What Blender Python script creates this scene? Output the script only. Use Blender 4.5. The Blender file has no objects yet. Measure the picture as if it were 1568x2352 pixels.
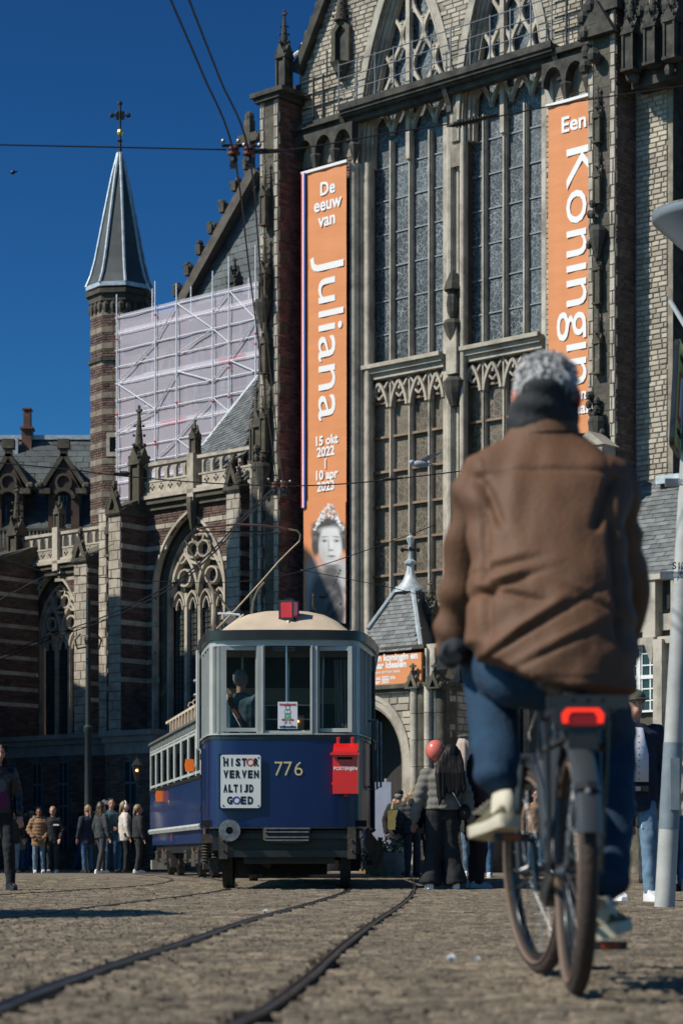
import bpy, math, random
from mathutils import Vector as V, Matrix as MT, noise
from mathutils.geometry import tessellate_polygon
R = random.Random(11)
PI = math.pi
scene = bpy.context.scene
COL = scene.collection

# ---------------------------------------------------------------- camera, sky, sun
F, CU, HV, CH = 5000.0, 784.0, 1965.0, 0.40
cd = bpy.data.cameras.new('camera'); cam = bpy.data.objects.new('camera', cd); COL.objects.link(cam)
cam.location = (0, 0, CH); cam.rotation_euler = (PI/2, 0, 0)
cd.sensor_fit = 'VERTICAL'; cd.sensor_height = 36; cd.lens = 36*F/2352
cd.shift_y = (HV-1176)/2352; cd.clip_start = 0.1; cd.clip_end = 2000
cd.dof.use_dof = True; cd.dof.focus_distance = 25.8; cd.dof.aperture_fstop = 4.0
scene.camera = cam
SUN = V((-0.937*math.cos(0.75), -0.350*math.cos(0.75), math.sin(0.75))).normalized()
w = bpy.data.worlds.new('World'); scene.world = w; w.use_nodes = True
nt = w.node_tree; bg = nt.nodes['Background']
sky = nt.nodes.new('ShaderNodeTexSky'); sky.sky_type = 'NISHITA'; sky.sun_disc = False
sky.sun_elevation = math.asin(SUN.z); sky.sun_rotation = math.atan2(SUN.x, SUN.y)
sky.air_density = 0.9; sky.dust_density = 0.8; sky.ozone_density = 4.0; sky.altitude = 0
gm = nt.nodes.new('ShaderNodeGamma'); gm.inputs[1].default_value = 1.85
sc0 = nt.nodes.new('ShaderNodeVectorMath'); sc0.operation = 'SCALE'; sc0.inputs['Scale'].default_value = .46
nt.links.new(sky.outputs[0], sc0.inputs[0]); tn0 = nt.nodes.new('ShaderNodeVectorMath'); tn0.operation = 'MULTIPLY'; tn0.inputs[1].default_value = (.56, 1.20, 1.24)
nt.links.new(sc0.outputs[0], gm.inputs[0]); nt.links.new(gm.outputs[0], tn0.inputs[0]); nt.links.new(tn0.outputs[0], bg.inputs[0])
bg.inputs[1].default_value = 0.074
sd = bpy.data.lights.new('sun', 'SUN'); sd.energy = 4.8; sd.angle = math.radians(0.5); sd.color = (1, .93, .82)
so = bpy.data.objects.new('sun', sd); COL.objects.link(so); so.rotation_euler = SUN.to_track_quat('Z', 'Y').to_euler()
so.location = (-20, -10, 30)
vs = scene.view_settings; scene.display_settings.display_device = 'sRGB'
vs.view_transform = 'Standard'; vs.look = 'None'; vs.gamma = 1; vs.exposure = -.05; vs.use_curve_mapping = False
scene.cycles.max_bounces = 6; scene.cycles.transparent_max_bounces = 16
scene.cycles.use_adaptive_sampling = True; scene.cycles.use_denoising = True

# ---------------------------------------------------------------- materials
MC = {}
def mat(name, c, c2=None, sc=4.0, rough=.8, metal=0, bump=0, bsc=20, rnd=0, em=None, ems=0, var=0, coat=0, stretch=None, spec=.5, det=4, lo=.35, hi=.65, c3=None):
    if name in MC: return MC[name]
    m = bpy.data.materials.new(name); m.use_nodes = True; n = m.node_tree.nodes; l = m.node_tree.links
    b = n['Principled BSDF']; b.inputs['Roughness'].default_value = rough; b.inputs['Metallic'].default_value = metal
    b.inputs['Specular IOR Level'].default_value = spec
    b.inputs['Coat Weight'].default_value = coat; b.inputs['Coat Roughness'].default_value = .08
    tc = n.new('ShaderNodeTexCoord'); mp = n.new('ShaderNodeMapping'); l.new(tc.outputs['Object'], mp.inputs[0])
    if stretch: mp.inputs['Scale'].default_value = stretch
    out = None
    if c2 is not None:
        nz = n.new('ShaderNodeTexNoise'); nz.inputs['Scale'].default_value = sc; nz.inputs['Detail'].default_value = det; nz.inputs['Roughness'].default_value = .65
        l.new(mp.outputs[0], nz.inputs[0]); r = n.new('ShaderNodeValToRGB'); l.new(nz.outputs[0], r.inputs[0])
        e = r.color_ramp.elements; e[0].position = lo; e[1].position = hi; e[0].color = (*c, 1); e[1].color = (*c2, 1)
        if c3 is not None:
            k = e.new((lo+hi)/2); k.color = (*c3, 1)
        out = r.outputs[0]
    else:
        rg = n.new('ShaderNodeRGB'); rg.outputs[0].default_value = (*c, 1); out = rg.outputs[0]
    def mul(out, fac_out, amt):
        ma = n.new('ShaderNodeMapRange'); ma.inputs[3].default_value = 1-amt; ma.inputs[4].default_value = 1+amt
        l.new(fac_out, ma.inputs[0]); mx = n.new('ShaderNodeVectorMath'); mx.operation = 'SCALE'
        l.new(out, mx.inputs[0]); l.new(ma.outputs[0], mx.inputs['Scale']); return mx.outputs[0]
    if rnd:
        oi = n.new('ShaderNodeObjectInfo'); out = mul(out, oi.outputs['Random'], rnd)
    if var:
        at = n.new('ShaderNodeAttribute'); at.attribute_name = 'var'; out = mul(out, at.outputs['Fac'], var)
    l.new(out, b.inputs['Base Color'])
    if bump:
        nb = n.new('ShaderNodeTexNoise'); nb.inputs['Scale'].default_value = bsc; nb.inputs['Detail'].default_value = 5
        l.new(mp.outputs[0], nb.inputs[0]); bn = n.new('ShaderNodeBump'); bn.inputs['Strength'].default_value = bump; bn.inputs['Distance'].default_value = .02
        l.new(nb.outputs[0], bn.inputs['Height']); l.new(bn.outputs[0], b.inputs['Normal'])
    if em: b.inputs['Emission Color'].default_value = (*em, 1); b.inputs['Emission Strength'].default_value = ems
    MC[name] = m; return m
def glass(name, tint=(.9, .95, .95), alpha=.5, rough=.03, dark=(.01, .012, .014)):
    if name in MC: return MC[name]
    m = bpy.data.materials.new(name); m.use_nodes = True; n = m.node_tree.nodes; l = m.node_tree.links
    b = n['Principled BSDF']; b.inputs['Base Color'].default_value = (*dark, 1); b.inputs['Roughness'].default_value = rough
    t = n.new('ShaderNodeBsdfTransparent'); t.inputs[0].default_value = (*tint, 1); mx = n.new('ShaderNodeMixShader'); mx.inputs[0].default_value = alpha
    l.new(t.outputs[0], mx.inputs[1]); l.new(b.outputs[0], mx.inputs[2]); l.new(mx.outputs[0], n['Material Output'].inputs[0])
    MC[name] = m; return m

# ---------------------------------------------------------------- mesh helper
class MB:
    def __init__(s): s.v = []; s.f = []; s.a = []; s.T = None; s.cur = .5; s.mi = []; s.m = 0
    def add(s, vs, fs):
        o = len(s.v); T = s.T
        s.v += [tuple(T @ V(p)) for p in vs] if T else [tuple(p) for p in vs]
        for f in fs: s.f.append(tuple(i+o for i in f)); s.a.append(s.cur); s.mi.append(s.m)
    def box(s, x0, x1, y0, y1, z0, z1):
        x0, x1 = min(x0, x1), max(x0, x1); y0, y1 = min(y0, y1), max(y0, y1); z0, z1 = min(z0, z1), max(z0, z1)
        s.add([(x0,y0,z0),(x1,y0,z0),(x1,y1,z0),(x0,y1,z0),(x0,y0,z1),(x1,y0,z1),(x1,y1,z1),(x0,y1,z1)],
              [(0,3,2,1),(4,5,6,7),(0,1,5,4),(1,2,6,5),(2,3,7,6),(3,0,4,7)])
    def rbox(s, x0, x1, y0, y1, z0, z1, r=.02, n=3):   # rounded outline in xz, extruded in y
        pts = []
        for cx, cz, a in ((x1-r, z1-r, 0), (x0+r, z1-r, 90), (x0+r, z0+r, 180), (x1-r, z0+r, 270)):
            for k in range(n+1):
                t = math.radians(a+90*k/n); pts.append((cx+r*math.cos(t), cz+r*math.sin(t)))
        s.poly(pts, [], y0, y1)
    def stone(s, x0, x1, y, z0, z1, ch=.012, d=.03, face=-1):   # chamfered block face on plane y, facing -y
        yf = y+face*d
        s.add([(x0,y,z0),(x1,y,z0),(x1,y,z1),(x0,y,z1),(x0+ch,yf,z0+ch),(x1-ch,yf,z0+ch),(x1-ch,yf,z1-ch),(x0+ch,yf,z1-ch)],
              [(4,5,6,7),(0,1,5,4),(1,2,6,5),(2,3,7,6),(3,0,4,7)])
    def poly(s, outer, holes, y0, y1):    # xz polygon with holes, extruded y0..y1 (front y0)
        loops = [[V((p[0], 0, p[1])) for p in outer]]+[[V((p[0], 0, p[1])) for p in h] for h in holes]
        tri = tessellate_polygon(loops); flat = [p for l in loops for p in l]
        n = len(flat); fs = [tuple(t) for t in tri]
        if y1 != y0: fs += [tuple(i+n for i in t) for t in tri]
        vs = [(p.x, y0, p.z) for p in flat]+([(p.x, y1, p.z) for p in flat] if y1 != y0 else [])
        if y1 != y0:
            o = 0
            for l in loops:
                k = len(l)
                for i in range(k): j = (i+1) % k; fs.append((o+i, o+j, o+j+n, o+i+n))
                o += k
        s.add(vs, fs)
    def loft(s, rings, caps=True, closed=False):
        n = len(rings[0]); vs = [p for r in rings for p in r]; fs = []
        m = len(rings)
        for i in range(m if closed else m-1):
            a = i*n; b = ((i+1) % m)*n
            for k in range(n): fs.append((a+k, a+(k+1) % n, b+(k+1) % n, b+k))
        if caps and not closed: fs.append(tuple(range(n-1, -1, -1))); fs.append(tuple((m-1)*n+k for k in range(n)))
        s.add(vs, fs)
    def tube(s, path, r, n=6, ry=None, up=None, closed=False, caps=True, a0=0):
        P = [V(p) for p in path]; m = len(P); rings = []; ref = V(up) if up else None
        for i in range(m):
            if closed: d = P[(i+1) % m]-P[i-1]
            else: d = P[min(i+1, m-1)]-P[max(i-1, 0)]
            d.normalize()
            u = ref if ref is not None else (V((0,0,1)) if abs(d.z) < .9 else V((0,1,0)))
            if abs(u.dot(d)) > .97: u = V((1,0,0)) if abs(d.x) < .9 else V((0,1,0))
            x = d.cross(u).normalized(); y = x.cross(d).normalized()
            if not up: ref = y
            rx = r[i] if isinstance(r, (list, tuple)) else r
            rr = (ry[i] if isinstance(ry, (list, tuple)) else ry) if ry is not None else rx
            rings.append([P[i]+x*math.cos(a0+2*PI*k/n)*rx+y*math.sin(a0+2*PI*k/n)*rr for k in range(n)])
        s.loft(rings, caps, closed)
    def bar(s, path, w, y0, y1):   # rectangular strip following an xz path
        m = len(path); rings = []
        for i in range(m):
            a = path[max(i-1, 0)]; b = path[min(i+1, m-1)]; dx, dz = b[0]-a[0], b[1]-a[1]; L = math.hypot(dx, dz) or 1
            nx, nz = -dz/L*w/2, dx/L*w/2; x, z = path[i]
            rings.append([(x+nx,y0,z+nz),(x-nx,y0,z-nz),(x-nx,y1,z-nz),(x+nx,y1,z+nz)])
        s.loft(rings)
    def lathe(s, prof, c=(0,0,0), n=12, a0=0, sx=1, sy=1):
        s.loft([[(c[0]+r*sx*math.cos(a0+2*PI*k/n), c[1]+r*sy*math.sin(a0+2*PI*k/n), c[2]+z) for k in range(n)] for r, z in prof])
    def ell(s, c, rx, ry, rz, nu=12, nv=8, T=None):
        rings = []
        for i in range(nv+1):
            t = -PI/2+PI*i/nv; t = max(-PI/2+.05, min(PI/2-.05, t))
            ring = [V((rx*math.cos(t)*math.cos(2*PI*k/nu), ry*math.cos(t)*math.sin(2*PI*k/nu), rz*math.sin(t))) for k in range(nu)]
            if T: ring = [T @ p for p in ring]
            rings.append([p+V(c) for p in ring])
        s.loft(rings)
    def cap(s, p0, p1, r0, r1, n=10, fl=1.0, up=None):   # rounded tapered limb
        p0, p1 = V(p0), V(p1); d = (p1-p0); L = d.length; d = d/L if L else V((0,0,1)); P = []; r = []
        for k in (1, .7, .35): P.append(p0-d*r0*k*.98); r.append(r0*math.sqrt(max(1-k*k, .02)))
        P += [p0, p1]; r += [r0, r1]
        for k in (.35, .7, 1): P.append(p1+d*r1*k*.98); r.append(r1*math.sqrt(max(1-k*k, .02)))
        s.tube(P, r, n, ry=[q*fl for q in r], up=up)
    def mesh(s, name='m'):
        me = bpy.data.meshes.new(name); me.from_pydata(s.v, [], s.f)
        if len(set(s.a)) > 1:
            at = me.attributes.new('var', 'FLOAT', 'FACE'); at.data.foreach_set('value', s.a)
        if any(s.mi): me.polygons.foreach_set('material_index', s.mi)
        return me
    def build(s, name, material, parent=None, smooth=False, label=None, kind=None, recalc=True, extra=()):
        me = s.mesh(name)
        if recalc:
            import bmesh
            bm = bmesh.new(); bm.from_mesh(me); bmesh.ops.recalc_face_normals(bm, faces=bm.faces[:]); bm.to_mesh(me); bm.free()
        me.materials.append(material)
        for e in extra: me.materials.append(e)
        if smooth: me.shade_smooth(); 
        if smooth == 'auto': me.set_sharp_from_angle(angle=math.radians(38))
        return link(name, me, parent, label, kind)
def link(name, me, parent=None, label=None, kind=None):
    o = bpy.data.objects.new(name, me); COL.objects.link(o)
    if parent is not None: o.parent = parent
    if label: o['label'] = label
    if kind: o['kind'] = kind
    return o
def thing(name, label, cat, loc=(0,0,0), rz=0, group=None):
    o = bpy.data.objects.new(name, None); COL.objects.link(o); o.location = loc; o.rotation_euler = (0,0,rz); o.empty_display_size = .3
    o['label'] = label; o['category'] = cat
    if group: o['group'] = group
    return o
def tag(o, label, cat, group=None):
    o['label'] = label; o['category'] = cat
    if group: o['group'] = group
    return o
TMP = bpy.data.scenes.new('tmp_build')
def evaluate(ob, out):
    TMP.collection.objects.link(ob); vl = TMP.view_layers[0]; vl.update(); dg = vl.depsgraph
    me = bpy.data.meshes.new_from_object(ob.evaluated_get(dg), depsgraph=dg); me.name = out
    d = ob.data; bpy.data.objects.remove(ob)
    return me
def blob(mb, name, material, parent=None, voxel=.02, smooth=3, wrinkle=None, label=None, kind=None):
    me = mb.mesh('t'); ob = bpy.data.objects.new('t', me)
    md = ob.modifiers.new('r', 'REMESH'); md.mode = 'VOXEL'; md.voxel_size = voxel
    if smooth: ms = ob.modifiers.new('s', 'SMOOTH'); ms.iterations = smooth; ms.factor = .5
    m2 = evaluate(ob, name)
    if wrinkle:
        nn = [v.normal.copy() for v in m2.vertices]
        for v, q in zip(m2.vertices, nn): v.co = v.co+q*wrinkle(v.co)
    m2.materials.clear(); m2.materials.append(material); m2.shade_smooth()
    return link(name, m2, parent, label, kind)
def text(s, size, material, parent, T, name='lettering', off=0, sx=1, ext=.002, align='CENTER', spacing=1, label=None):
    c = bpy.data.curves.new('t', 'FONT'); c.body = s; c.size = size; c.align_x = align; c.align_y = 'CENTER'; c.offset = off; c.extrude = ext
    c.space_character = spacing; c.resolution_u = 3; c.space_line = .85
    me = evaluate(bpy.data.objects.new('t', c), name)
    me.transform(T @ MT.Diagonal((sx, 1, 1, 1))); me.materials.clear(); me.materials.append(material)
    return link(name, me, parent, label)
# text plane -> xz plane facing -y
TXZ = MT.Rotation(PI/2, 4, 'X')
def at(x, y, z, rot=0): return MT.Translation((x, y, z)) @ MT.Rotation(rot, 4, 'Y') @ TXZ
def gp(u, v):   # ground point below a picture position
    d = F*CH/(v-HV); return V(((u-CU)/F*d, d, 0))
def wp(u, v, d): return V(((u-CU)/F*d, d, CH+(HV-v)/F*d))
stone = mat('pale_stone', (.50,.445,.36), (.22,.19,.15), sc=1.3, bump=.5, bsc=12, var=.22, lo=.38, hi=.78, rough=.95)
stone_trim = mat('trim_stone', (.50,.45,.37), (.20,.175,.14), sc=1.8, bump=.4, bsc=14, rnd=.12, lo=.42, hi=.75, rough=.95)
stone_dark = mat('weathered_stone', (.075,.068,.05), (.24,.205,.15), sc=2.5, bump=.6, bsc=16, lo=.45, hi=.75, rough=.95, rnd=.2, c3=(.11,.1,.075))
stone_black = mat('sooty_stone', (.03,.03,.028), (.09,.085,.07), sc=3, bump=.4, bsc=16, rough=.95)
brick_m = mat('brown_brick', (.17,.105,.082), (.10,.066,.055), sc=2, bump=.5, bsc=25, var=.35, rough=.95)
brick_red = mat('red_brick', (.21,.10,.085), (.10,.055,.05), sc=1.5, bump=.5, bsc=25, var=.4, rough=.95)
mortar = mat('mortar', (.16,.14,.12), (.07,.06,.055), sc=3, rough=.95)
mortar_light = mat('pale_mortar', (.34,.30,.235), (.17,.145,.11), sc=3, rough=.95)
slate = mat('slate', (.17,.18,.175), (.095,.105,.11), sc=3, rough=.6, var=.3, bump=.2, bsc=30)
slate_far = mat('far_slate', (.105,.12,.12), (.06,.07,.072), sc=1.2, rough=.7, var=.2, bump=.2, bsc=30)
lead = mat('lead_flashing', (.62,.68,.70), (.38,.43,.45), sc=4, rough=.45, metal=.3)
iron = mat('black_iron', (.02,.022,.024), rough=.5, metal=.4)
wire_m = mat('wire_metal', (.05,.05,.05), rough=.4, metal=.7)
white_paint = mat('white_paint', (.8,.8,.78), rough=.5)
orange_m = mat('orange_fabric', (.75,.295,.12), (.68,.26,.10), sc=.6, rough=.75, stretch=(1,1,6))
print_white = mat('white_print', (.85,.84,.83), rough=.7)
def leaded(name, c, line, sc, wd, c2):
    m = mat(name, c, c2, sc=1.4, rough=.45, bump=.25, bsc=6, rnd=.35); n = m.node_tree.nodes; l = m.node_tree.links
    b = n['Principled BSDF']; src = b.inputs['Base Color'].links[0].from_socket
    tc = n.new('ShaderNodeTexCoord'); nz = n.new('ShaderNodeTexNoise'); nz.inputs['Scale'].default_value = 3; nz.inputs['Detail'].default_value = 2
    l.new(tc.outputs['Object'], nz.inputs[0]); ad = n.new('ShaderNodeVectorMath'); ad.operation = 'MULTIPLY_ADD'; ad.inputs[1].default_value = (.35,.35,.35)
    l.new(nz.outputs['Color'], ad.inputs[0]); l.new(tc.outputs['Object'], ad.inputs[2])
    def edge(scale, w):
        vo = n.new('ShaderNodeTexVoronoi'); vo.feature = 'DISTANCE_TO_EDGE'; vo.inputs['Scale'].default_value = scale; l.new(ad.outputs[0], vo.inputs['Vector'])
        r = n.new('ShaderNodeMapRange'); r.inputs[1].default_value = 0; r.inputs[2].default_value = w; r.inputs[3].default_value = 1; r.inputs[4].default_value = 0
        l.new(vo.outputs['Distance'], r.inputs[0]); return r.outputs[0]
    a = edge(sc, wd); c_ = edge(sc*.42, wd*.5); mxm = n.new('ShaderNodeMath'); mxm.operation = 'MAXIMUM'; l.new(a, mxm.inputs[0]); l.new(c_, mxm.inputs[1])
    n2 = n.new('ShaderNodeTexNoise'); n2.inputs['Scale'].default_value = 1.1; l.new(tc.outputs['Object'], n2.inputs[0])
    mu = n.new('ShaderNodeMath'); mu.operation = 'MULTIPLY'; l.new(mxm.outputs[0], mu.inputs[0]); l.new(n2.outputs[0], mu.inputs[1])
    mx = n.new('ShaderNodeMix'); mx.data_type = 'RGBA'; l.new(mu.outputs[0], mx.inputs[0]); l.new(src, mx.inputs[6]); mx.inputs[7].default_value = (*line, 1)
    l.new(mx.outputs[2], b.inputs['Base Color']); return m
lead_glass = leaded('leaded_blue_glass', (.026,.04,.05), (.50,.53,.53), 8.5, .06, (.055,.072,.08))
lead_brown = leaded('leaded_brown_glass', (.15,.122,.09), (.36,.30,.21), 6.0, .07, (.09,.075,.058))
# ---------------------------------------------------------------- ground, setts, rails
def smooth_path(pts, n=8):
    out = []
    P = [V((*p, 0)) for p in pts]
    for i in range(len(P)-1):
        a = P[max(i-1,0)]; b = P[i]; c = P[i+1]; d = P[min(i+2,len(P)-1)]
        for k in range(n):
            t = k/n; out.append(.5*((2*b)+(c-a)*t+(2*a-5*b+4*c-d)*t*t+(3*b-a-3*c+d)*t**3))
    out.append(P[-1]); return out
railR = smooth_path([(-.70,2),(-.86,4.5),(-.90,6),(-.83,8.1),(-.72,10.2),(-.56,13.8),(-.26,18.3),(.02,23.5),(.06,27),(-.1,31),(-.75,37),(-2.1,45),(-4.2,54)])
def offset(path, d):
    r = []
    for i, p in enumerate(path):
        t = (path[min(i+1,len(path)-1)]-path[max(i-1,0)]).normalized(); r.append(p+V((-t.y, t.x, 0))*d)
    return r
railL = offset(railR, 1.435)
railL = [p+V((-max(0,(24-p.y)/24)*.5,0,0)) for p in railL]
railX = smooth_path([(-.55,3.2),(-.25,5.2),(-.12,7.0),(0,9.57),(.2,13.2),(.52,18.5),(.80,24.4),(1.08,33),(1.35,44)])
railY = smooth_path([(-5.2,16),(-4.1,19.5),(-3.2,24),(-2.6,30),(-3.0,38),(-4.6,48)])
RAILS = [railR, railL, railX, railY]
from mathutils.kdtree import KDTree
kd = KDTree(sum(len(r) for r in RAILS)*6); q = 0
for r in RAILS:
    for i in range(len(r)-1):
        for k in range(6): kd.insert(r[i].lerp(r[i+1], k/6), q); q += 1
kd.balance()
m_dirt = mat('street_dirt', (.07,.058,.045), (.13,.11,.085), sc=5, rough=1)
m_sett = mat('sett_stone', (.245,.192,.128), (.115,.093,.064), sc=2.2, bump=1.0, bsc=26, var=.38, rough=.82, c3=(.18,.143,.098))
m_sett1 = mat('sett_stone_single', (.245,.192,.128), (.115,.093,.064), sc=2.2, bump=1.0, bsc=26, rnd=.4, rough=.82, c3=(.18,.143,.098))
m_far = mat('far_paving', (.24,.205,.15), (.12,.10,.075), sc=5, bump=1, bsc=8, rough=.9, stretch=(1,2.5,1))
g = MB(); g.add([(-120,-30,-.03),(120,-30,-.03),(120,42,-.03),(-120,42,-.03)], [(0,1,2,3)])
gnd = g.build('square_ground', m_dirt, kind='structure')
g = MB(); g.add([(-400,42,-.004),(400,42,-.004),(400,900,-.004),(-400,900,-.004)], [(0,1,2,3)])
g.build('far_paving', m_far, kind='structure')
def sett(mb, cx, cy, lx, ly, top, rot, n=6):
    hx, hy = lx/2, ly/2; c, s = math.cos(rot), math.sin(rot); b = .01
    def T(x, y, z): return (cx+x*c-y*s, cy+x*s+y*c, z)
    j = lambda a: a*(1+R.uniform(-.12,.12))
    o = [(-hx,-hy),(hx,-hy),(hx,hy),(-hx,hy)]; lo = [T(x,y,-.03) for x, y in o]; md = [T(j(x),j(y),top-.008) for x, y in o]; tp = [T(x*.78,y*.74,top+R.uniform(-.003,.003)) for x, y in o]
    fs = [(8,9,10,11)]
    for k in range(4):
        m = (k+1)%4; fs += [(k,m,4+m,4+k),(4+k,4+m,8+m,8+k)]
    mb.add(lo+md+tp, fs)
stuff = MB(); near = []
y = 3.4; row = 0
while y < 41.8:
    ly = .058 if y < 14 else (.075 if y < 20 else (.10 if y < 30 else .15)); hw = .157*y+1.2; x = -hw+R.uniform(0,.17)
    while x < hw:
        lx = R.uniform(.06,.10) if y < 14 else (R.uniform(.08,.14) if y < 30 else R.uniform(.15,.26))
        cx, cy = x+lx/2, y+.03*math.sin(x*1.3+y*.35)
        _, _, d = kd.find((cx, cy, 0))
        if d > .068:
            top = R.uniform(-.007,.003)+.005*noise.noise(V((cx*1.7,cy*1.7,0)))
            if 5.0 < y < 5.8 and abs(cx) < .157*y+.06 and len(near) < 300: near.append((cx,cy,lx-.010,ly-.010,top,R.uniform(-.06,.06)))
            else:
                stuff.cur = R.random(); sett(stuff, cx, cy, lx-.010, ly-.010, top, R.uniform(-.06,.06))
        x += lx
    y += ly; row += 1
st = stuff.build('cobblestones', m_sett, gnd, kind='stuff', recalc=False)
variants = []
for k in range(14):
    mb = MB(); sett(mb, 0, 0, .07, .048, 0, 0); me = mb.mesh('cobblestone'); me.materials.append(m_sett1); variants.append(me)
for cx, cy, lx, ly, top, rot in near:
    o = link('cobblestone', R.choice(variants), gnd); o.location = (cx,cy,top); o.rotation_euler = (R.uniform(-.04,.04),R.uniform(-.04,.04),rot); o.scale = (lx/.07, ly/.048, 1)
m_rail = mat('rail_steel', (.10,.10,.10), (.05,.048,.045), sc=6, rough=.38, metal=.7, bump=.2)
m_groove = mat('rail_groove', (.012,.012,.012), rough=.9)
for k, r in enumerate(RAILS):
    m = MB()
    sw_ = (.8, .8, .5, .7)[k]
    for a, b, z0, z1, mi in ((-.006,-.042,-.03,.006,0),(.022,.036,-.03,.003,0),(-.006,.022,-.03,-.02,1),(-.07,-.044,-.03,-.008,1),(.038,.062,-.03,-.008,1)):
        m.m = mi; A = offset(r, a*sw_); B = offset(r, b*sw_)
        m.loft([[(p.x,p.y,z0),(q_.x,q_.y,z0),(q_.x,q_.y,z1),(p.x,p.y,z1)] for p, q_ in zip(A,B)])
    o = m.build('tram_rail', m_rail, extra=(m_groove,))
    tag(o, ['grooved tram rail under the right wheel of the front tram','grooved tram rail under the left wheel of the front tram','thin grooved rail running up from the bottom centre towards the long-haired woman','grooved rail of the far curve at the left behind the setts'][k], 'rail', 'tram rails in the paving')
# worn litter
for u, v, sx in ((1036,2209,.014),(1097,2214,.007),(610,2098,.016)):
    p = gp(u, v); m = MB(); m.tube([(-sx,0,.012),(0,.004,.018),(sx,0,.014)], [.004,.006,.003], 5, ry=[.012,.016,.01]); o = m.build('litter', mat('paper', (.75,.75,.72)))
    o.location = p; tag(o, {1036:'larger crumpled white paper scrap on the setts left of the bicycle',1097:'small white scrap on the setts nearest the front wheel',610:'white scrap lying beside the curving tram rail'}[u], 'litter')
# ---------------------------------------------------------------- church frame
ANG = math.radians(41.5); E = V((math.cos(ANG), -math.sin(ANG), 0)); W = V((math.sin(ANG), math.cos(ANG), 0)); O = V((-1.068, 56.8, 0))
def fxz(u, v, y=0):
    D = V(((u-CU)/F, 1, (HV-v)/F)); C = V((0,0,CH)); t = (y+O.dot(W)-C.dot(W))/D.dot(W); p = C+D*t
    return ((p-O).dot(E), p.z)
def fx(u, y=0): return fxz(u, 1000, y)[0]
def fz(u, v, y=0): return fxz(u, v, y)[1]
church = thing('church', 'large gothic brick and stone church with tall traceried window behind the trams', 'church', O, -ANG)
def arch(x0, x1, zs, za, n=14, side=0):
    w = (x1-x0)/2; r = za-zs; Rr = (w*w+r*r)/(2*w); th = math.asin(min(1, r/Rr)); 
    if r > Rr: th = PI/2
    L = [(x0+Rr-Rr*math.cos(th*k/n), zs+Rr*math.sin(th*k/n)) for k in range(n+1)]
    Rt = [(x0+x1-x, z) for x, z in reversed(L)]
    return L+Rt[1:]
def inarch(x, z, x0, x1, zs, za, g=0):
    x0 -= g; x1 += g; za += g
    if x <= x0 or x >= x1: return False
    if z <= zs: return True
    w = (x1-x0)/2; r = za-zs; Rr = (w*w+r*r)/(2*w); h = z-zs
    if h >= r: return False
    dx = Rr-math.sqrt(max(Rr*Rr-h*h, 0)); return x0+dx < x < x1-dx
def courses(mb, a0, a1, z0, z1, y=0, bw=.24, bh=.075, gap=.01, d=.02, ok=None, T=None, prog=.008, skip=None):
    old = mb.T; mb.T = T; z = z0; r = 0
    while z < z1-.01:
        x = a0-(bw/2 if r % 2 else 0)-R.uniform(0, bw*.3); h = min(bh, z1-z)
        while x < a1:
            w = bw*R.uniform(.75, 1.2); xa, xb = max(x, a0), min(x+w, a1)
            if xb-xa > .03 and (ok is None or ok((xa+xb)/2, z+h/2)):
                mb.cur = R.random(); mb.stone(xa+gap/2, xb-gap/2, y, z+gap/2, z+h-gap/2, ch=min(.012, h*.2), d=d+R.uniform(-prog, prog))
            x += w
        z += bh; r += 1
    mb.T = old
SIDE = lambda x, y: MT.Translation((x, y, 0)) @ MT.Rotation(PI/2, 4, 'Z')    # faces +x, runs inward
def crocket_spire(m, x, y, z0, h, w, cro=True):
    m.lathe([(w*.5,0),(w*.42,h*.1),(w*.12,h*.86),(w*.2,h*.88),(w*.1,h*.91),(w*.05,h)], (x,y,z0), 8, PI/8)
    if cro:
        for i in range(4):
            for k in range(4):
                t = .12+.17*i; r = w*(.5-.4*t)+w*.09; a = PI/4+k*PI/2
                m.ell((x+r*math.cos(a), y+r*math.sin(a), z0+h*t), w*.13, w*.13, w*.11, 5, 4)
    m.box(x-w*.27, x+w*.27, y-w*.1, y+w*.1, z0+h*.885, z0+h*.93)
    m.ell((x,y,z0+h*.97), w*.12, w*.12, h*.04, 6, 5)
def pinnacle(x, y, z0, h, w, mt=stone_dark, parent=church, name='pinnacle', label=None):
    m = MB(); s = h*.42
    m.box(x-w*.36, x+w*.36, y-w*.36, y+w*.36, z0, z0+s)
    for a in (-1, 1):
        for b in (-1, 1): m.box(x+a*w*.5-a*w*.16, x+a*w*.5, y+b*w*.5-b*w*.16, y+b*w*.5, z0, z0+s*.98)
    m.box(x-w*.56, x+w*.56, y-w*.56, y+w*.56, z0-w*.1, z0+w*.12); m.box(x-w*.56, x+w*.56, y-w*.56, y+w*.56, z0+s, z0+s+w*.1)
    zt = z0+s+w*.1
    for k in range(4):
        T = MT.Translation((x,y,0)) @ MT.Rotation(k*PI/2, 4, 'Z'); m.T = T
        m.poly([(-w*.55,zt),(w*.55,zt),(0,zt+w*1.1)], [], -w*.56, -w*.3); m.ell((0,-w*.45,zt+w*1.2), w*.12,w*.12,w*.14,5,4)
        for q in (-1,1): m.ell((q*w*.42,-w*.5,zt+w*.42), w*.11,w*.1,w*.12,5,4)
    m.T = None; crocket_spire(m, x, y, zt+w*.2, h-s-w*.3, w*.85)
    return m.build(name, mt, parent, label=label)
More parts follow.
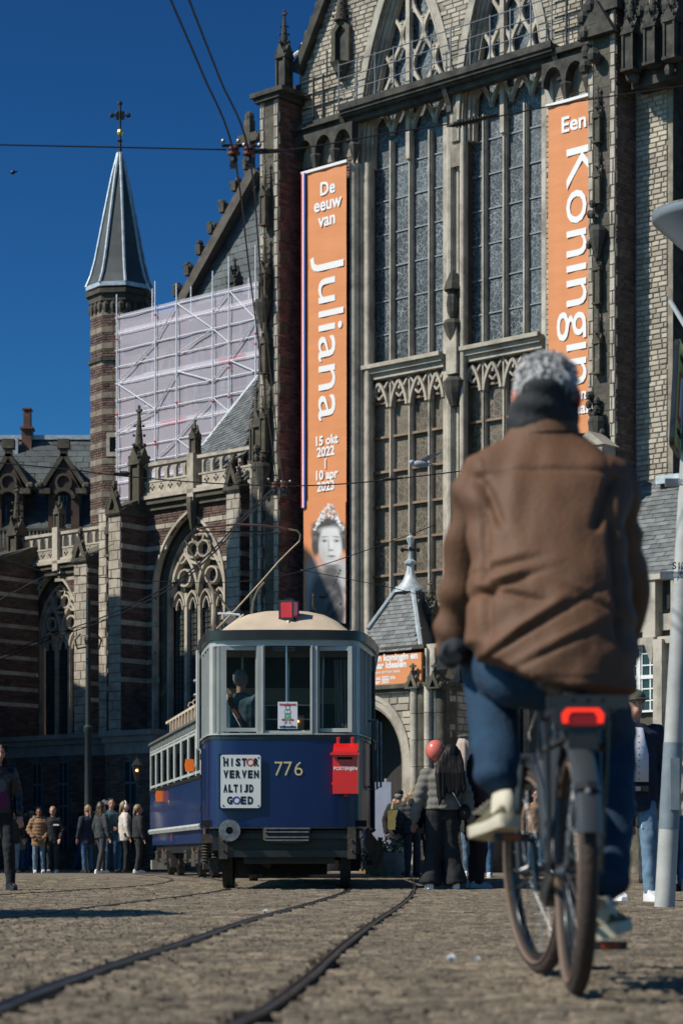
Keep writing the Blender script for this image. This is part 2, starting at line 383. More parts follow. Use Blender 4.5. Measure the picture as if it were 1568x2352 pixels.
def balustrade(xa, xb, z0, z1, y, piers=(), pitch=.36, mt=stone_trim):
    root = MB(); h = z1-z0
    root.box(xa, xb, y-.12, y+.12, z0, z0+.07); root.box(xa, xb, y-.1, y+.1, z1-.09, z1); root.box(xa, xb, y-.07, y+.07, z0+h*.40, z0+h*.45)
    root.box(xa, xb, y-.2, y+.2, z0-.12, z0-.02)
    o = root.build('balustrade', mt, church); n = max(1, round((xb-xa)/pitch)); p = (xb-xa)/n
    me = None
    for i in range(n):
        cx = xa+p*(i+.5)
        if any(abs(cx-q) < .16 for q in piers): continue
        if me is None:
            m = MB(); t0, t1 = z0+h*.45, z1-.09
            m.poly([(-p/2,t0),(p/2,t0),(p/2,t1),(-p/2,t1)], [[(-p*.36,t0+.01),(p*.36,t0+.01)]+[(p*.36*math.cos(t), t1-.15+.13*math.sin(t)) for t in [k*PI/6 for k in range(7)]]], y-.05, y+.05)
            c0, c1 = z0+.07, z0+h*.40; cz = (c0+c1)/2; hh = (c1-c0)/2
            foils = []
            for k in range(4):
                a = k*PI/2; ox, oz = math.cos(a)*hh*.42, math.sin(a)*hh*.42
                foils.append([(ox+hh*.30*math.cos(t), cz+oz+hh*.30*math.sin(t)) for t in [j*PI/4 for j in range(8)]])
            m.poly([(-p/2,c0),(p/2,c0),(p/2,c1),(-p/2,c1)], foils, y-.05, y+.05)
            b = m.build('baluster_panel', mt, o); me = b.data; b.location.x = cx
        else: b = link('baluster_panel', me, o); b.location.x = cx
    return o
def tracery(mb, x0, x1, zs, za, mul, y0, y1, w=.09, rows=9, zstart=None):
    n = len(mul)+1; p = (x1-x0)/n; zt = (zstart if zstart is not None else zs); dz = p*1.15
    cols = [x0+p*i for i in range(n+1)]
    r = 0
    while zt+r*dz < za:
        z = zt+r*dz; xs = cols if r % 2 == 0 else [c+p/2 for c in cols[:-1]]
        for c in xs:
            for sg in (-1, 1):
                pts = []
                for k in range(9):
                    t = k/8; pts.append((c+sg*p/2*(3*t*t-2*t**3), z+dz*t))
                keep = [q for q in pts if inarch(q[0], q[1], x0, x1, zs, za, .01)]
                if len(keep) > 1: mb.bar(keep, w, y0, y1)
                for k in (2, 3, 5, 6):    # cusps
                    qx, qz = pts[k]; 
                    if inarch(qx, qz, x0, x1, zs, za, -.08): mb.bar([(qx,qz),(qx-sg*(-1 if k > 4 else 1)*p*.20, qz+p*.10)], w*.8, y0+.02, y1-.02)
        r += 1
# ------------------------------------------------ transept front wall
WY = .42
zw0 = fz(803.6, 237.6, -WY)              # walkway top
XL, XR, XM0, XM1 = fx(829), fx(1252), fx(1034), fx(1060)
ZS, ZA = fz(850, 420), fz(935, -75)
zbot = 1.2
ZS, ZA = fz(850, 380), fz(935, -115)
A1 = (XL, XM0-.0, ZS, ZA); A2 = (XM1, XR, ZS, ZA)
top = fz(900, -160)
outer = [(fx(688),-.2),(fx(1545),-.2),(fx(1545),top),(fx(820),top),fxz(757,0),fxz(701,158),(fx(688),fz(688,175))]
hole = [(XL, zbot)]+[(XL, ZS)]+arch(*A1)[1:-1]+[(XM0, ZS),(XM0+.02, ZS-.6),(XM1-.02, ZS-.6),(XM1, ZS)]+arch(*A2)[1:-1]+[(XR, ZS),(XR, zbot)]
m = MB(); m.poly(outer, [hole], 0, .9)
wall = m.build('transept_wall', mortar_light, church)
def okup(x, z):
    for a in (A1, A2):
        if inarch(x, z, a[0], a[1], a[2], a[3], .34): return False
    if XM0 < x < XM1 and z < ZS+.9: return False
    gx = fx(697)+(z-fz(697,165))*((fx(757)-fx(699))/(fz(757,0)-fz(699,158)))
    return x > gx+.1
m = MB(); zc = zw0-.25
courses(m, fx(692), fx(1413), zc, top, 0, .28, .118, .010, .028, okup); m.build('stonework', stone, wall, kind='stuff', recalc=False)
m = MB(); courses(m, fx(692), XL-.02, 0, zc-.9, 0, .26, .08, .012, .02); m.build('brickwork', brick_m, wall, kind='stuff', recalc=False)
m = MB(); courses(m, fx(1252)+.02, fx(1413), 0, zc-.9, 0, .3, .12, .012, .02); m.build('brickwork', stone, wall, kind='stuff', recalc=False)
# right lit strip of rough stone blocks: one object per block
ok3 = lambda x, z: True
blk = {}
def single_blocks(parent, x0, x1, z0, z1, y, bw, bh, mt, ok=None, name='stone_block', lim=300, T=None, gap=.012, d=.03):
    z = z0; r = 0; c = 0; rest = MB(); rest.T = T
    sizes = [.7, .85, 1.0, 1.15]
    while z < z1-.02:
        x = x0-(bw/2 if r % 2 else 0)
        while x < x1:
            w = bw*R.choice(sizes); xa, xb = max(x, x0), min(x+w, x1)
            if xb-xa > .05 and (ok is None or ok((xa+xb)/2, z+bh/2)):
                if c < lim:
                    key = (name, round(xb-xa, 2), round(bh, 3), mt.name)
                    if key not in blk:
                        mb = MB(); wv = key[1]; mb.stone(-wv/2+gap/2, wv/2-gap/2, 0, gap/2, bh-gap/2, ch=.014, d=d); me = mb.mesh(name); me.materials.append(mt); blk[key] = me
                    o = link(name, blk[key], parent); L = MT.Translation(((xa+xb)/2, y+R.uniform(-.008,.008), z))
                    o.matrix_local = (T @ L) if T else L; c += 1
                else:
                    rest.cur = R.random(); rest.stone(xa+gap/2, xb-gap/2, y, z+gap/2, z+bh-gap/2, d=d)
            x += w
        z += bh; r += 1
    if rest.v: rest.build('stonework', MC.get(mt.name.replace('_single', ''), mt), parent, kind='stuff', recalc=False)
stone_one = mat('pale_stone_single', (.50,.445,.36), (.22,.19,.15), sc=1.3, bump=.5, bsc=12, rnd=.25, lo=.38, hi=.78, rough=.95)
m = MB(); m.box(fx(1440), fx(1545), -.02, .03, 0, top-2); side = m.build('flank_wall', mortar_light, church)
single_blocks(side, fx(1462), fx(1534), fz(1500,1115), fz(1500,330), -.02, .25, .118, stone_one)
m = MB(); courses(m, fx(1462), fx(1534), fz(1500,330), top-2, -.02, .25, .118, .012, .03); m.build('stonework', stone, side, kind='stuff', recalc=False)
# dark recess right of it
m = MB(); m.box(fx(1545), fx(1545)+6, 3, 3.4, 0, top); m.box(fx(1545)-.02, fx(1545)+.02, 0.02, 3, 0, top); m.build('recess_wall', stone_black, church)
# gable coping with crockets
m = MB(); a, b = fxz(690,172), fxz(790,-95); m.bar([a, b], .22, -.25, .5); L = math.hypot(b[0]-a[0], b[1]-a[1])
for k in range(8):
    t = (k+.6)/8; m.ell((a[0]+(b[0]-a[0])*t-.2, 0, a[1]+(b[1]-a[1])*t+.1), .14, .14, .16, 6, 5)
m.build('gable_coping', stone_black, church)
m = MB(); m.box(fx(664), fx(699), .1, 1.2, fz(680,290), fz(680,208)); m.box(fx(660), fx(703), 0, 1.3, fz(680,212), fz(680,196)); m.build('parapet_block', stone_black, church)
# slit and niche
m = MB(); m.box(fx(751), fx(754.5), -.04, .02, fz(752,180), fz(752,118)); m.build('wall_slit', iron, wall)
nx = fx(791)
m = MB(); m.poly([(nx-.3,fz(791,150)),(nx+.3,fz(791,150)),(nx+.3,fz(791,70)),(nx,fz(791,45)),(nx-.3,fz(791,70))], [[(nx-.17,fz(791,145)),(nx+.17,fz(791,145)),(nx+.17,fz(791,75)),(nx,fz(791,60)),(nx-.17,fz(791,75))]], -.18, 0)
m.lathe([(.05,-.45),(.22,-.12),(.3,0)], (nx,-.15,fz(791,150)), 6); crocket_spire(m, nx, -.15, fz(791,52), .9, .35); m.build('niche', stone_dark, church)
m = MB(); m.box(nx-.16, nx+.16, -.05, .0, fz(791,145), fz(791,70)); m.build('niche_shadow', stone_black, church)  # black slab stands in for the shade inside the niche, no soot meant
# window mouldings
m = MB()
for i, (yy, g_, w_) in enumerate(((-.06,.16,.2),(.05,.04,.10),(.14,-.07,.08),(.22,-.15,.07))):
    for a in (A1, A2):
        P = arch(a[0]-g_, a[1]+g_, a[2], a[3]+g_*1.6, 18); m.bar(P, w_, yy, yy+.18)
m.build('arch_moulding', stone_trim, church)
YG = .36
for i, (u, rr, yy) in enumerate(((813,.12,-.10),(822,.045,-.02),(829,.05,.02),(837,.045,.08),(845,.085,.08),(853,.045,.2))):
    m = MB(); x = fx(u, yy); m.lathe([(rr*1.3,-1),(rr*1.3,0),(rr,.1),(rr,ZS-zbot),(rr*1.3,ZS-zbot+.1)], (x, yy, zbot), 10); m.build('jamb_shaft', stone_trim, church, smooth='auto')
for i, (u, rr, yy) in enumerate(((1033,.085,.06),(1043,.045,.14),(1052,.045,.14),(1062,.075,.06),(1070,.04,.2))):
    m = MB(); x = fx(u, yy); m.lathe([(rr,0),(rr,ZS-zbot+.4)], (x, yy, zbot), 8); m.build('jamb_shaft', stone_trim, church, smooth='auto')
m = MB(); m.box(XM0+.03, XM1-.0, .12, 1.0, zbot, ZS+1.2); m.box(XL-.02, XL+.06, .1, 1.0, 0, ZS); m.build('window_pier', stone_dark, church)
zt0, zt1 = fz(1030, 812, .2), fz(1030, 826, .2)
for (a, mus, lab) in ((A1, (897.5,941,986), 'l'), (A2, (1110,1157,1204), 'r')):
    xa, xb = (fx(853, YG) if lab == 'l' else fx(1068, YG)), (fx(1028, YG) if lab == 'l' else fx(1254, YG)); xs = [xa]+[fx(u, .3) for u in mus]+[xb]
    root = MB(); root.box(xa-.05, xb+.02, .06, .45, zt1-.02, zt0+.02); root.box(xa-.14, xb+.02, -.04, .1, zt0-.05, zt0+.05); root.box(xa-.05, xb+.02, .15, .4, zt1-.16, zt1-.02); win = root.build('window', stone_trim, church, label=('left' if lab == 'l' else 'right')+' half of the tall traceried window')
    for x in xs[1:-1]:
        m = MB(); m.box(x-.052, x+.052, .31, .42, zbot, ZS+.6); m.box(x-.022, x+.022, .26, .32, zbot, ZS+.6); m.build('mullion', stone_trim, win)
    for x in (xs[0], xs[-1]):
        m = MB(); m.box(x-.06, x+.06, .24, .42, zbot, ZS+.8); m.build('mullion', stone_trim, win)
    m = MB(); tracery(m, a[0]-.02+.1, a[1]+.02-.05, ZS, ZA-.1, [0]*3, .26, .36, .08, zstart=fz(945,285)); m.build('tracery', stone_trim, win)
    m = MB(); x = (xs[2]); m.box(x-.06, x+.06, .20, .36, ZS, ZA-.6); m.build('mullion', stone_trim, win)
    # heads of the lower lights
    m = MB(); zh = fz(940, 905, .3) ; zr = zt1-.22
    for i in range(4):
        p0, p1 = xs[i]+.05, xs[i+1]-.05; c = (p0+p1)/2; h = zr-zh
        for sg in (-1, 1):
            e0 = p0 if sg < 0 else p1; pts = []
            for k in range(9):
                t = k/8; pts.append((e0+(c-e0)*(t**1.6), zh-.25+(h+.2)*math.sin(t*PI/2)**.9*(.55+.45*t)))
            m.bar(pts, .07, .20, .38)
            m.bar([(e0+(c-e0)*.45, zh+h*.28),(c, zh-.02)], .05, .24, .36)
            m.bar([(e0, zr),(e0+(c-e0)*.5, zh+h*.55)], .05, .24, .36); 
        m.bar([(c, zr-.25),(c, zr)], .06, .24, .36)
    m.build('light_heads', stone_trim, win)
    # glazing panes
    lows = [zbot]+[fz(860, v, .4) for v in (1405,1326,1247,1168,1089,1010,931)]+[zt1-.1]
    ups = [zt0]+[zt0+(ZS-zt0)*k/6 for k in range(1,7)]
    m_bar = mat('glazing_bar', (.30,.21,.14), (.18,.12,.08), sc=3, rough=.7)
    for i in range(4):
        for zz, mt_ in ((lows, lead_brown), (ups, lead_glass)):
            for k in range(len(zz)-1):
                m = MB(); q = .02; c0 = R.uniform(-.012,.012); c1 = R.uniform(-.012,.012)
                m.add([(xs[i],.42+c0,zz[k]+q),(xs[i+1],.42+c1,zz[k]+q),(xs[i+1],.42-c0,zz[k+1]-q),(xs[i],.42-c1,zz[k+1]-q)], [(0,1,2,3)]); m.build('pane', mt_ if k < len(zz)-2 or zz is ups else lead_glass, win, recalc=False)
    for k in range(1, len(lows)-1):
        m = MB(); m.box(xs[0], xs[-1], .32, .40, lows[k]-.03, lows[k]+.03); m.build('glazing_bar', m_bar, win)
    for k in range(0, len(ups)):
        m = MB(); m.box(xs[0], xs[-1], .39, .41, ups[k]-.016, ups[k]+.016); m.build('glazing_bar', mat('lead_bar', (.25,.27,.28), rough=.7), win)
    m = MB(); m.add([(a[0]-.1,.44,ZS-.02),(a[1]+.1,.44,ZS-.02),(a[1]+.1,.44,ZA+.2),(a[0]-.1,.44,ZA+.2)], [(0,1,2,3)]); m.build('pane', lead_glass, win, recalc=False)
m = MB(); m.box(XL-.3, XR+.5, .95, 1.2, 0, top); m.build('inner_wall', stone_black, church)
# capital and statue on the pier
m = MB(); px_ = fx(1038, .0)
m.lathe([(.1,-.5),(.2,-.2),(.26,0),(.2,.1)], (px_+.02,.02,fz(1035,745)), 8); m.ell((px_+.02,.0,fz(1035,700)), .16,.16,.38,8,6); m.ell((px_+.02,0,fz(1035,672)), .1,.1,.13,8,6); m.lathe([(.24,0),(.2,.15),(.05,.5)], (px_+.02,0,fz(1035,668)), 6)
m.build('pier_statue', stone_black, church)
m = MB(); m.lathe([(.12,-.3),(.24,0),(.28,.15),(.3,.3),(.22,.4)], (px_+.05,.05,fz(1040,905)), 10); m.build('pier_capital', stone_black, church)
m = MB(); m.box(px_-.12, px_+.2, -.1, .2, fz(1040,860), fz(1040,745)); m.build('pier_block', stone_trim, church)
# cornice, walkway, railing
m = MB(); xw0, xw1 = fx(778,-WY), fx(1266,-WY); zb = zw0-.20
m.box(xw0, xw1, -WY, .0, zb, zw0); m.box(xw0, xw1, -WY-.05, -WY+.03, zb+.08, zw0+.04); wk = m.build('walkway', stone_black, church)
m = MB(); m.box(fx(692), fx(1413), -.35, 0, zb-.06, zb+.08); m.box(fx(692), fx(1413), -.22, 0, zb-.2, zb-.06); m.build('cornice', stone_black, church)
n = 3
for i in range(n):
    x = xw0+(xw1-xw0)*i/(n-1); m = MB()
    m.bar([(0,0),(.02,-.3),(.1,-.55)], .1, -.1, .1) 
    o = MB(); o.T = MT.Translation((x,0,zb)); o.poly([(-.07,-.6),(.07,-.6),(.07,0),(-.07,0)], [], -.12, 0); o.add([(-.07,-.12,-.45),(.07,-.12,-.45),(.07,-.38,0),(-.07,-.38,0),(-.07,-.12,0),(.07,-.12,0)], [(0,1,2,3),(0,3,4),(1,5,2),(3,2,5,4),(0,4,5,1)])
    o.build('bracket', stone_black, wk)
gr = mat('grey_rail', (.16,.18,.2), rough=.5, metal=.3)
xr0, xr1 = fx(695,-.3), fx(1413,-.3)
for h in (.35,.7,1.05):
    m = MB(); m.tube([(xw0,-WY,zw0+h),(xw1,-WY,zw0+h)], .014, 6); m.build('rail', gr, wk)
    for a, b in ((xr0, xw0),(xw1, xr1)):
        m = MB(); m.tube([(a,-.3,zw0+h-.1),(b,-.3,zw0+h-.1)], .02, 6); m.build('rail', iron, wk)
for i in range(12):
    x = xw0+(xw1-xw0)*i/11; m = MB(); m.tube([(x,-WY,zw0),(x,-WY,zw0+1.1)], .02, 6); m.build('rail_post', gr, wk)
for x in (fx(720,-.3), fx(742,-.3), fx(1300,-.3), fx(1335,-.3)):
    m = MB(); m.tube([(x,-.3,zw0-.2),(x,-.3,zw0+1.0)], .03, 6); m.build('rail_post', iron, wk)
# corbel arcade below the cornice
for xa, xb, k in ((fx(694), XL-.05, 3), (XR+.1, fx(1413), 3)):
    for i in range(k):
        p = (xb-xa)/k; c = xa+p*(i+.5); m = MB(); z2 = zb-.2
        H = [(c-p*.42, z2-.55)]+[(c-p*.42*math.cos(t), z2-.55+.42*math.sin(t)) for t in [j*PI/8 for j in range(1,8)]]+[(c+p*.42, z2-.55)]
        m.poly([(c-p/2,z2-.55),(c-p*.42,z2-.55)]+H[1:-1]+[(c+p*.42,z2-.55),(c+p/2,z2-.55),(c+p/2,z2),(c-p/2,z2)], [], -.3, -.02)
        m.lathe([(.03,-.5),(.1,-.25),(.16,-.05),(.14,0)], (c+p/2,-.2,z2-.55), 6); m.build('corbel_arch', stone_black, church)
# ------------------------------------------------ transept buttresses
def buttress(u0, u1, yf, yb, v_top, uref=None, mt_front=stone_one, mt_side=brick_red, z0=0, quoin=True, single=False, bh=.30):
    x0, x1 = fx(u0, yf), fx(u1, yf); zt = fz((u0+u1)/2, v_top, yf)
    m = MB(); m.box(x0, x1, yf, yb, z0, zt); b = m.build('buttress', mortar, church)
    w = x1-x0; q = min(.16, w*.28)
    f = MB(); courses(f, x0, x0+q, z0, zt, yf, q*1.3, bh, .012, .03); courses(f, x1-q, x1, z0, zt, yf, q*1.3, bh, .012, .03); f.build('quoins', stone_trim, b, kind='stuff', recalc=False)
    f = MB(); courses(f, x0+q, x1-q, z0, zt, yf, .3, bh*.5, .01, .005); f.build('stonework', stone_dark, b, kind='stuff', recalc=False)
    s = MB(); courses(s, 0, yb-yf, z0, zt, 0, .25, .085, .012, .015, T=SIDE(x1, yf)); s.build('brickwork', mt_side, b, kind='stuff', recalc=False)
    s = MB(); z = z0+.5; k = 0
    while z < zt-.4:   # toothed quoins on the side face
        s.T = SIDE(x1, yf); wq = R.choice((.22,.38,.3)); s.stone(0, wq, 0, z, z+.28, d=.035); z += R.uniform(.55, 1.0)
    s.T = None; s.build('quoin_stones', stone_dark, b, kind='stuff', recalc=False)
    return b, x0, x1, zt
YB = -.9
b, x0, x1, zt = buttress(598, 640, YB, .2, 232)
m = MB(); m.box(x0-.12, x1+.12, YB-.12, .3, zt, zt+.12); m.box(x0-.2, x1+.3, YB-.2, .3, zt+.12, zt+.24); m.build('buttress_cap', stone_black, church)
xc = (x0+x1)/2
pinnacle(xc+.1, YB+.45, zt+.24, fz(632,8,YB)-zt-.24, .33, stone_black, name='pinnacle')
for v0, v1, ww in ((520,365,.2),(700,540,.24),(860,700,.2),(1040,860,.2)):
    pinnacle(xc-.02, YB-.16, fz(619,v0,YB), fz(619,v1,YB)-fz(619,v0,YB), ww, stone_dark, name='niche_pinnacle')
for v0 in (700, 1075):
    m = MB(); m.lathe([(.04,-.7),(.16,-.35),(.22,-.1),(.24,0),(.2,.1)], (xc-.1,YB-.14,fz(612,v0,YB)), 8)
    for k in range(7): m.ell((xc-.1+R.uniform(-.25,.2), YB-.2+R.uniform(-.1,.1), fz(612,v0,YB)+R.uniform(-.1,.6)), .1,.1,.12,6,4)
    m.build('carved_corbel', stone_black, church)
# lower stage standing further out beside the chapels
b2, xa, xb, zt2 = buttress(574, 600, YB-.1, 1.4, 1075, mt_side=brick_m)
pinnacle((xa+xb)/2, YB+.1, zt2, fz(600,850,YB)-zt2, .34, stone_dark)
pinnacle(fx(576,-.4), -.2, fz(576,1060,-.4), fz(576,880,-.4)-fz(576,1060,-.4), .26, stone_dark)
# right buttress
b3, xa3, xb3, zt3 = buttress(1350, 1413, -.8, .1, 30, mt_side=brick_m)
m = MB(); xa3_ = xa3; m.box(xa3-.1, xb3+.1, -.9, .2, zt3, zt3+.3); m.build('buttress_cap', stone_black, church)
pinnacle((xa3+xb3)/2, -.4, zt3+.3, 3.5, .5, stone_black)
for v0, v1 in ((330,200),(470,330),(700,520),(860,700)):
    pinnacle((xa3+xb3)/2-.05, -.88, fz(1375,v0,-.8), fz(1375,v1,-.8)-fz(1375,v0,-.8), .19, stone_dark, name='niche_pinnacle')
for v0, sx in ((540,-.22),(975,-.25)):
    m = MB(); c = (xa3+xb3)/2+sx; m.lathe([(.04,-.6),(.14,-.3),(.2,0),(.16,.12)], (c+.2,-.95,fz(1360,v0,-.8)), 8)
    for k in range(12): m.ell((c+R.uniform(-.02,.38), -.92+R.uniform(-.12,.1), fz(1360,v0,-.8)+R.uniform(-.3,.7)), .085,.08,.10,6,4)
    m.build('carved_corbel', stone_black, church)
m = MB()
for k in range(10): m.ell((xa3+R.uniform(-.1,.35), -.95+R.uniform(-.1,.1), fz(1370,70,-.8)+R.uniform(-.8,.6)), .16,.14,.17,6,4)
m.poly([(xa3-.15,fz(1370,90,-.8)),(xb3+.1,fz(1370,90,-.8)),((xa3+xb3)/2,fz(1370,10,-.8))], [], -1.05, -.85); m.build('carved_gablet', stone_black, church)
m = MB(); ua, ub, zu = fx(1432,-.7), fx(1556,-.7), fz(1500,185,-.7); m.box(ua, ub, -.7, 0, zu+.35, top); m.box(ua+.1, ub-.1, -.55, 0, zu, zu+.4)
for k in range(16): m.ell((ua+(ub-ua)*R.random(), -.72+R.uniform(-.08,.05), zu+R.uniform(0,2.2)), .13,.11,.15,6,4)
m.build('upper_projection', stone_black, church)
for u_ in (1450, 1500, 1545): pinnacle(fx(u_,-.8), -.85, zu+.3, 1.9, .3, stone_black, name='niche_pinnacle')
m = MB(); m.bar([(ua+.3,zu+1.2),(ua+.3,zu+2.0),(ua+.75,zu+2.0),(ua+.75,zu+1.2),(ua+.3,zu+1.2)], .06, -.78, -.70); m.build('niche_frame', stone_trim, church)
# ------------------------------------------------ chapels
def brick_bay(yw, u_l, u_r, z_top, wa, bands, band_h, par):
    """wall with a pointed window: wa = (x0,x1,zs,za)"""
    xl, xr = fx(u_l, yw), fx(u_r, yw); m = MB()
    q_ = .34; hole = [(wa[0]-q_, 2.0), (wa[0]-q_, wa[2])]+arch(wa[0]-q_, wa[1]+q_, wa[2], wa[3]+q_*1.5)[1:-1]+[(wa[1]+q_, wa[2]), (wa[1]+q_, 2.0)]
    m.poly([(xl,0),(xr,0),(xr,z_top),(xl,z_top)], [hole], yw, yw+.7); wl = m.build('chapel_wall', mortar, par); m = MB(); P_ = [(wa[0]-.335, 2.0)]+arch(wa[0]-.335, wa[1]+.335, wa[2], wa[3]+.5, 16)+[(wa[1]+.335, 2.0)]; m.bar(P_, .02, yw+.06, yw+.68); m.build('reveal', stone_dark, wl); m = MB(); m.bar([(x_, z_) for x_, z_ in [(wa[0]-.20, 2.0)]+arch(wa[0]-.20, wa[1]+.20, wa[2], wa[3]+.3, 16)+[(wa[1]+.20, 2.0)]], .20, yw+.24, yw+.30); m.build('hollow_moulding', stone_dark, wl)  # darker stone in reveal and hollow paints in the shade between the ribs
    ok = lambda x, z: not inarch(x, z, *wa, .38)
    zs = sorted(bands); edges = [0]+[q for z in zs for q in (z-band_h/2, z+band_h/2)]+[z_top]
    f = MB()
    for i in range(0, len(edges)-1, 2): courses(f, xl, xr, edges[i], edges[i+1], yw, .25, .072, .01, .015, ok)
    f.build('brickwork', brick_m, wl, kind='stuff', recalc=False)
    for z in zs:
        x = xl
        while x < xr:
            w = R.uniform(.38,.6); xe = min(xr, x+w)
            for q in range(1):
                if ok((x+xe)/2, z) and xe-x > .05:
                    s = MB(); s.stone(x+.004, xe-.004, yw, z-band_h/2+.004, z+band_h/2-.004, d=.022); s.build('band_stone', stone_trim, wl, recalc=False)
            x = xe
    return wl
def chapel_window(wa, yg, par, lights=4, zhead=None, name='chapel_window'):
    m = MB()
    for yy, g_, w_ in ((yg-.56,.34,.07),(yg-.24,.07,.06)):
        P = [(wa[0]-g_, 2.0)]+arch(wa[0]-g_, wa[1]+g_, wa[2], wa[3]+g_*1.5, 16)+[(wa[1]+g_, 2.0)]; m.bar(P, w_, yy, yy+.2)
    win = m.build(name, stone_trim, par); n = lights; p = (wa[1]-wa[0])/n
    for i in range(1, n):
        m = MB(); x = wa[0]+p*i; m.box(x-.05, x+.05, yg-.13, yg, 2.2, wa[2]); m.build('mullion', stone_trim, win)
    m = MB(); zh = wa[2]-.35
    for i in range(n):
        a, b = wa[0]+p*i+.04, wa[0]+p*(i+1)-.04; m.bar(arch(a, b, zh, zh+p*.75, 6), .05, yg-.16, yg-.02); m.bar(arch(a+.1, b-.1, zh-.1, zh+p*.4, 5), .035, yg-.12, yg-.03)
    w = wa[1]-wa[0]; cx = (wa[0]+wa[1])/2
    for c in (wa[0]+w*.25, wa[0]+w*.75):    # two sub arches
        m.bar(arch(c-w*.25, c+w*.25, wa[2]-.1, wa[2]+w*.52, 10), .08, yg-.2, yg)
    def circ(x, z, r, ww=.07, a0=0, a1=2*PI):
        m.bar([(x+r*math.cos(a0+(a1-a0)*k/20), z+r*math.sin(a0+(a1-a0)*k/20)) for k in range(21)], ww, yg-.19, yg)
    rr = w*.235; zc = wa[2]+w*.62
    circ(cx, zc, rr*1.05)
    for k in range(3): a = PI/2+k*2*PI/3; circ(cx+rr*.5*math.cos(a), zc+rr*.5*math.sin(a), rr*.45, .05)
    for sg in (-1, 1):
        m.bar([(cx+sg*w*.25*(1-t)**.5*.9+sg*.02, wa[2]+w*.86+(wa[3]-wa[2]-w*.9)*t) for t in [k/8 for k in range(9)]], .06, yg-.19, yg)
        circ(cx+sg*w*.31, wa[2]+w*.50, w*.10, .05); circ(cx+sg*w*.25, wa[2]+w*.20, w*.11, .05)
    m.build('tracery', stone_trim, win)
    m_g = mat('square_leaded_glass', (.055,.065,.06), (.10,.11,.10), sc=2, rough=.3)
    z = 2.2
    while z < wa[3]-.2:
        z1 = min(z+.62, wa[3])
        for i in range(n):
            m = MB(); x0, x1 = wa[0]+p*i, wa[0]+p*(i+1); t0, t1, t2 = R.uniform(-.01,.01), R.uniform(-.01,.01), R.uniform(-.01,.01)
            if inarch((x0+x1)/2, z, wa[0]-.2, wa[1]+.2, wa[2], wa[3]+.4): m.add([(x0,yg+t0,z),(x1,yg+t1,z),(x1,yg+t2,z1),(x0,yg,z1)], [(0,1,2,3)]); m.build('pane', m_g, win, recalc=False)
        z = z1
    m = MB(); z = 2.2
    while z < wa[3]-.2:
        xs = [wa[0]+.02, wa[1]-.02]
        while xs[0] < xs[1] and not inarch(xs[0], z, *wa): xs[0] += .03
        xs[1] = wa[0]+wa[1]-xs[0]
        if xs[1]-xs[0] > .1: m.box(xs[0], xs[1], yg-.03, yg-.015, z-.009, z+.009)
        z += .15
    k = 1
    while wa[0]+k*.14 < wa[1]:
        x = wa[0]+k*.14; z = wa[3]
        while not inarch(x, z, *wa) and z > wa[2]: z -= .05
        m.box(x-.008, x+.008, yg-.03, yg-.015, 2.2, z); k += 1
    m.build('lead_grid', mat('lead_came', (.025,.03,.03), rough=.6), win, kind='stuff')
    m = MB(); m.box(wa[0]-.2, wa[1]+.2, yg+.3, yg+.4, 0, wa[3]+.3); m.build('window_backing', stone_black, win)
    return win
def striped_buttress(u0, u1, yf, yb, zt, bands, band_h, mt=brick_m, cap=True):
    x0, x1 = fx(u0, yf), fx(u1, yf); m = MB(); m.box(x0, x1, yf, yb, 0, zt-.02); b = m.build('buttress', mortar, church)
    f = MB(); courses(f, x0, x1, 0, zt, yf, .4, .26, .012, .02); f.build('quoins', stone_trim, b, kind='stuff', recalc=False)
    zs = sorted(z for z in bands if z < zt-.1); edges = [0]+[q for z in zs for q in (z-band_h/2, z+band_h/2)]+[zt]
    f = MB()
    for i in range(0, len(edges)-1, 2): courses(f, 0, yb-yf, edges[i], edges[i+1], 0, .25, .072, .01, .015, T=SIDE(x1, yf))
    f.build('brickwork', mt, b, kind='stuff', recalc=False)
    for z in zs:
        s = MB(); s.T = SIDE(x1, yf); a = 0
        while a < yb-yf: w = R.uniform(.35,.55); s.stone(a+.004, min(a+w, yb-yf)-.004, 0, z-band_h/2, z+band_h/2, d=.02); a += w
        s.build('band_stone', stone_trim, b, recalc=False)
    if cap:   # sloped weathering
        s = MB(); s.add([(x0-.05,yf-.08,zt-.05),(x1+.05,yf-.08,zt-.05),(x1+.05,yb,zt+.55),(x0-.05,yb,zt+.55),(x0-.05,yf-.08,zt-.13),(x1+.05,yf-.08,zt-.13),(x1+.05,yb,zt-.13),(x0-.05,yb,zt-.13)], [(0,1,2,3),(4,7,6,5),(0,4,5,1),(1,5,6,2),(2,6,7,3),(3,7,4,0)]); s.build('weathering', stone_dark, b)
        s = MB(); c = (x0+x1)/2; hw = (x1-x0)/2+.06; s.poly([(c-hw,zt-.1),(c+hw,zt-.1),(c,zt+hw*2.1)], [[(c-hw*.45,zt),(c+hw*.45,zt),(c,zt+hw*1.1)]], yf-.1, yf+.05); s.ell((c,yf,zt+hw*2.3), .08,.08,.14,6,4)
        for k in range(6): s.ell((c+R.choice((-1,1))*hw*(.9-.12*k), yf-.04, zt+.1+k*.09), .07,.07,.08,5,4)
        s.build('gablet', stone_dark, b)
    return b
Y1 = 0.15
z_b1 = [fz(430, v, Y1) for v in (1201,1250,1294,1338,1382,1426,1470,1514,1558)]
bh1 = .145
wa1 = (fx(404,Y1+.5), fx(527,Y1+.5), fz(470,1352,Y1), fz(468,1222,Y1+.5))
wtop1 = fz(430,1148,Y1)
brick_bay(Y1, 300, 600, wtop1, wa1, z_b1, bh1, church)
chapel_window(wa1, Y1+.5, church)
B1 = striped_buttress(250, 278, -.85, .15, fz(264,1172,-.85), z_b1, bh1)
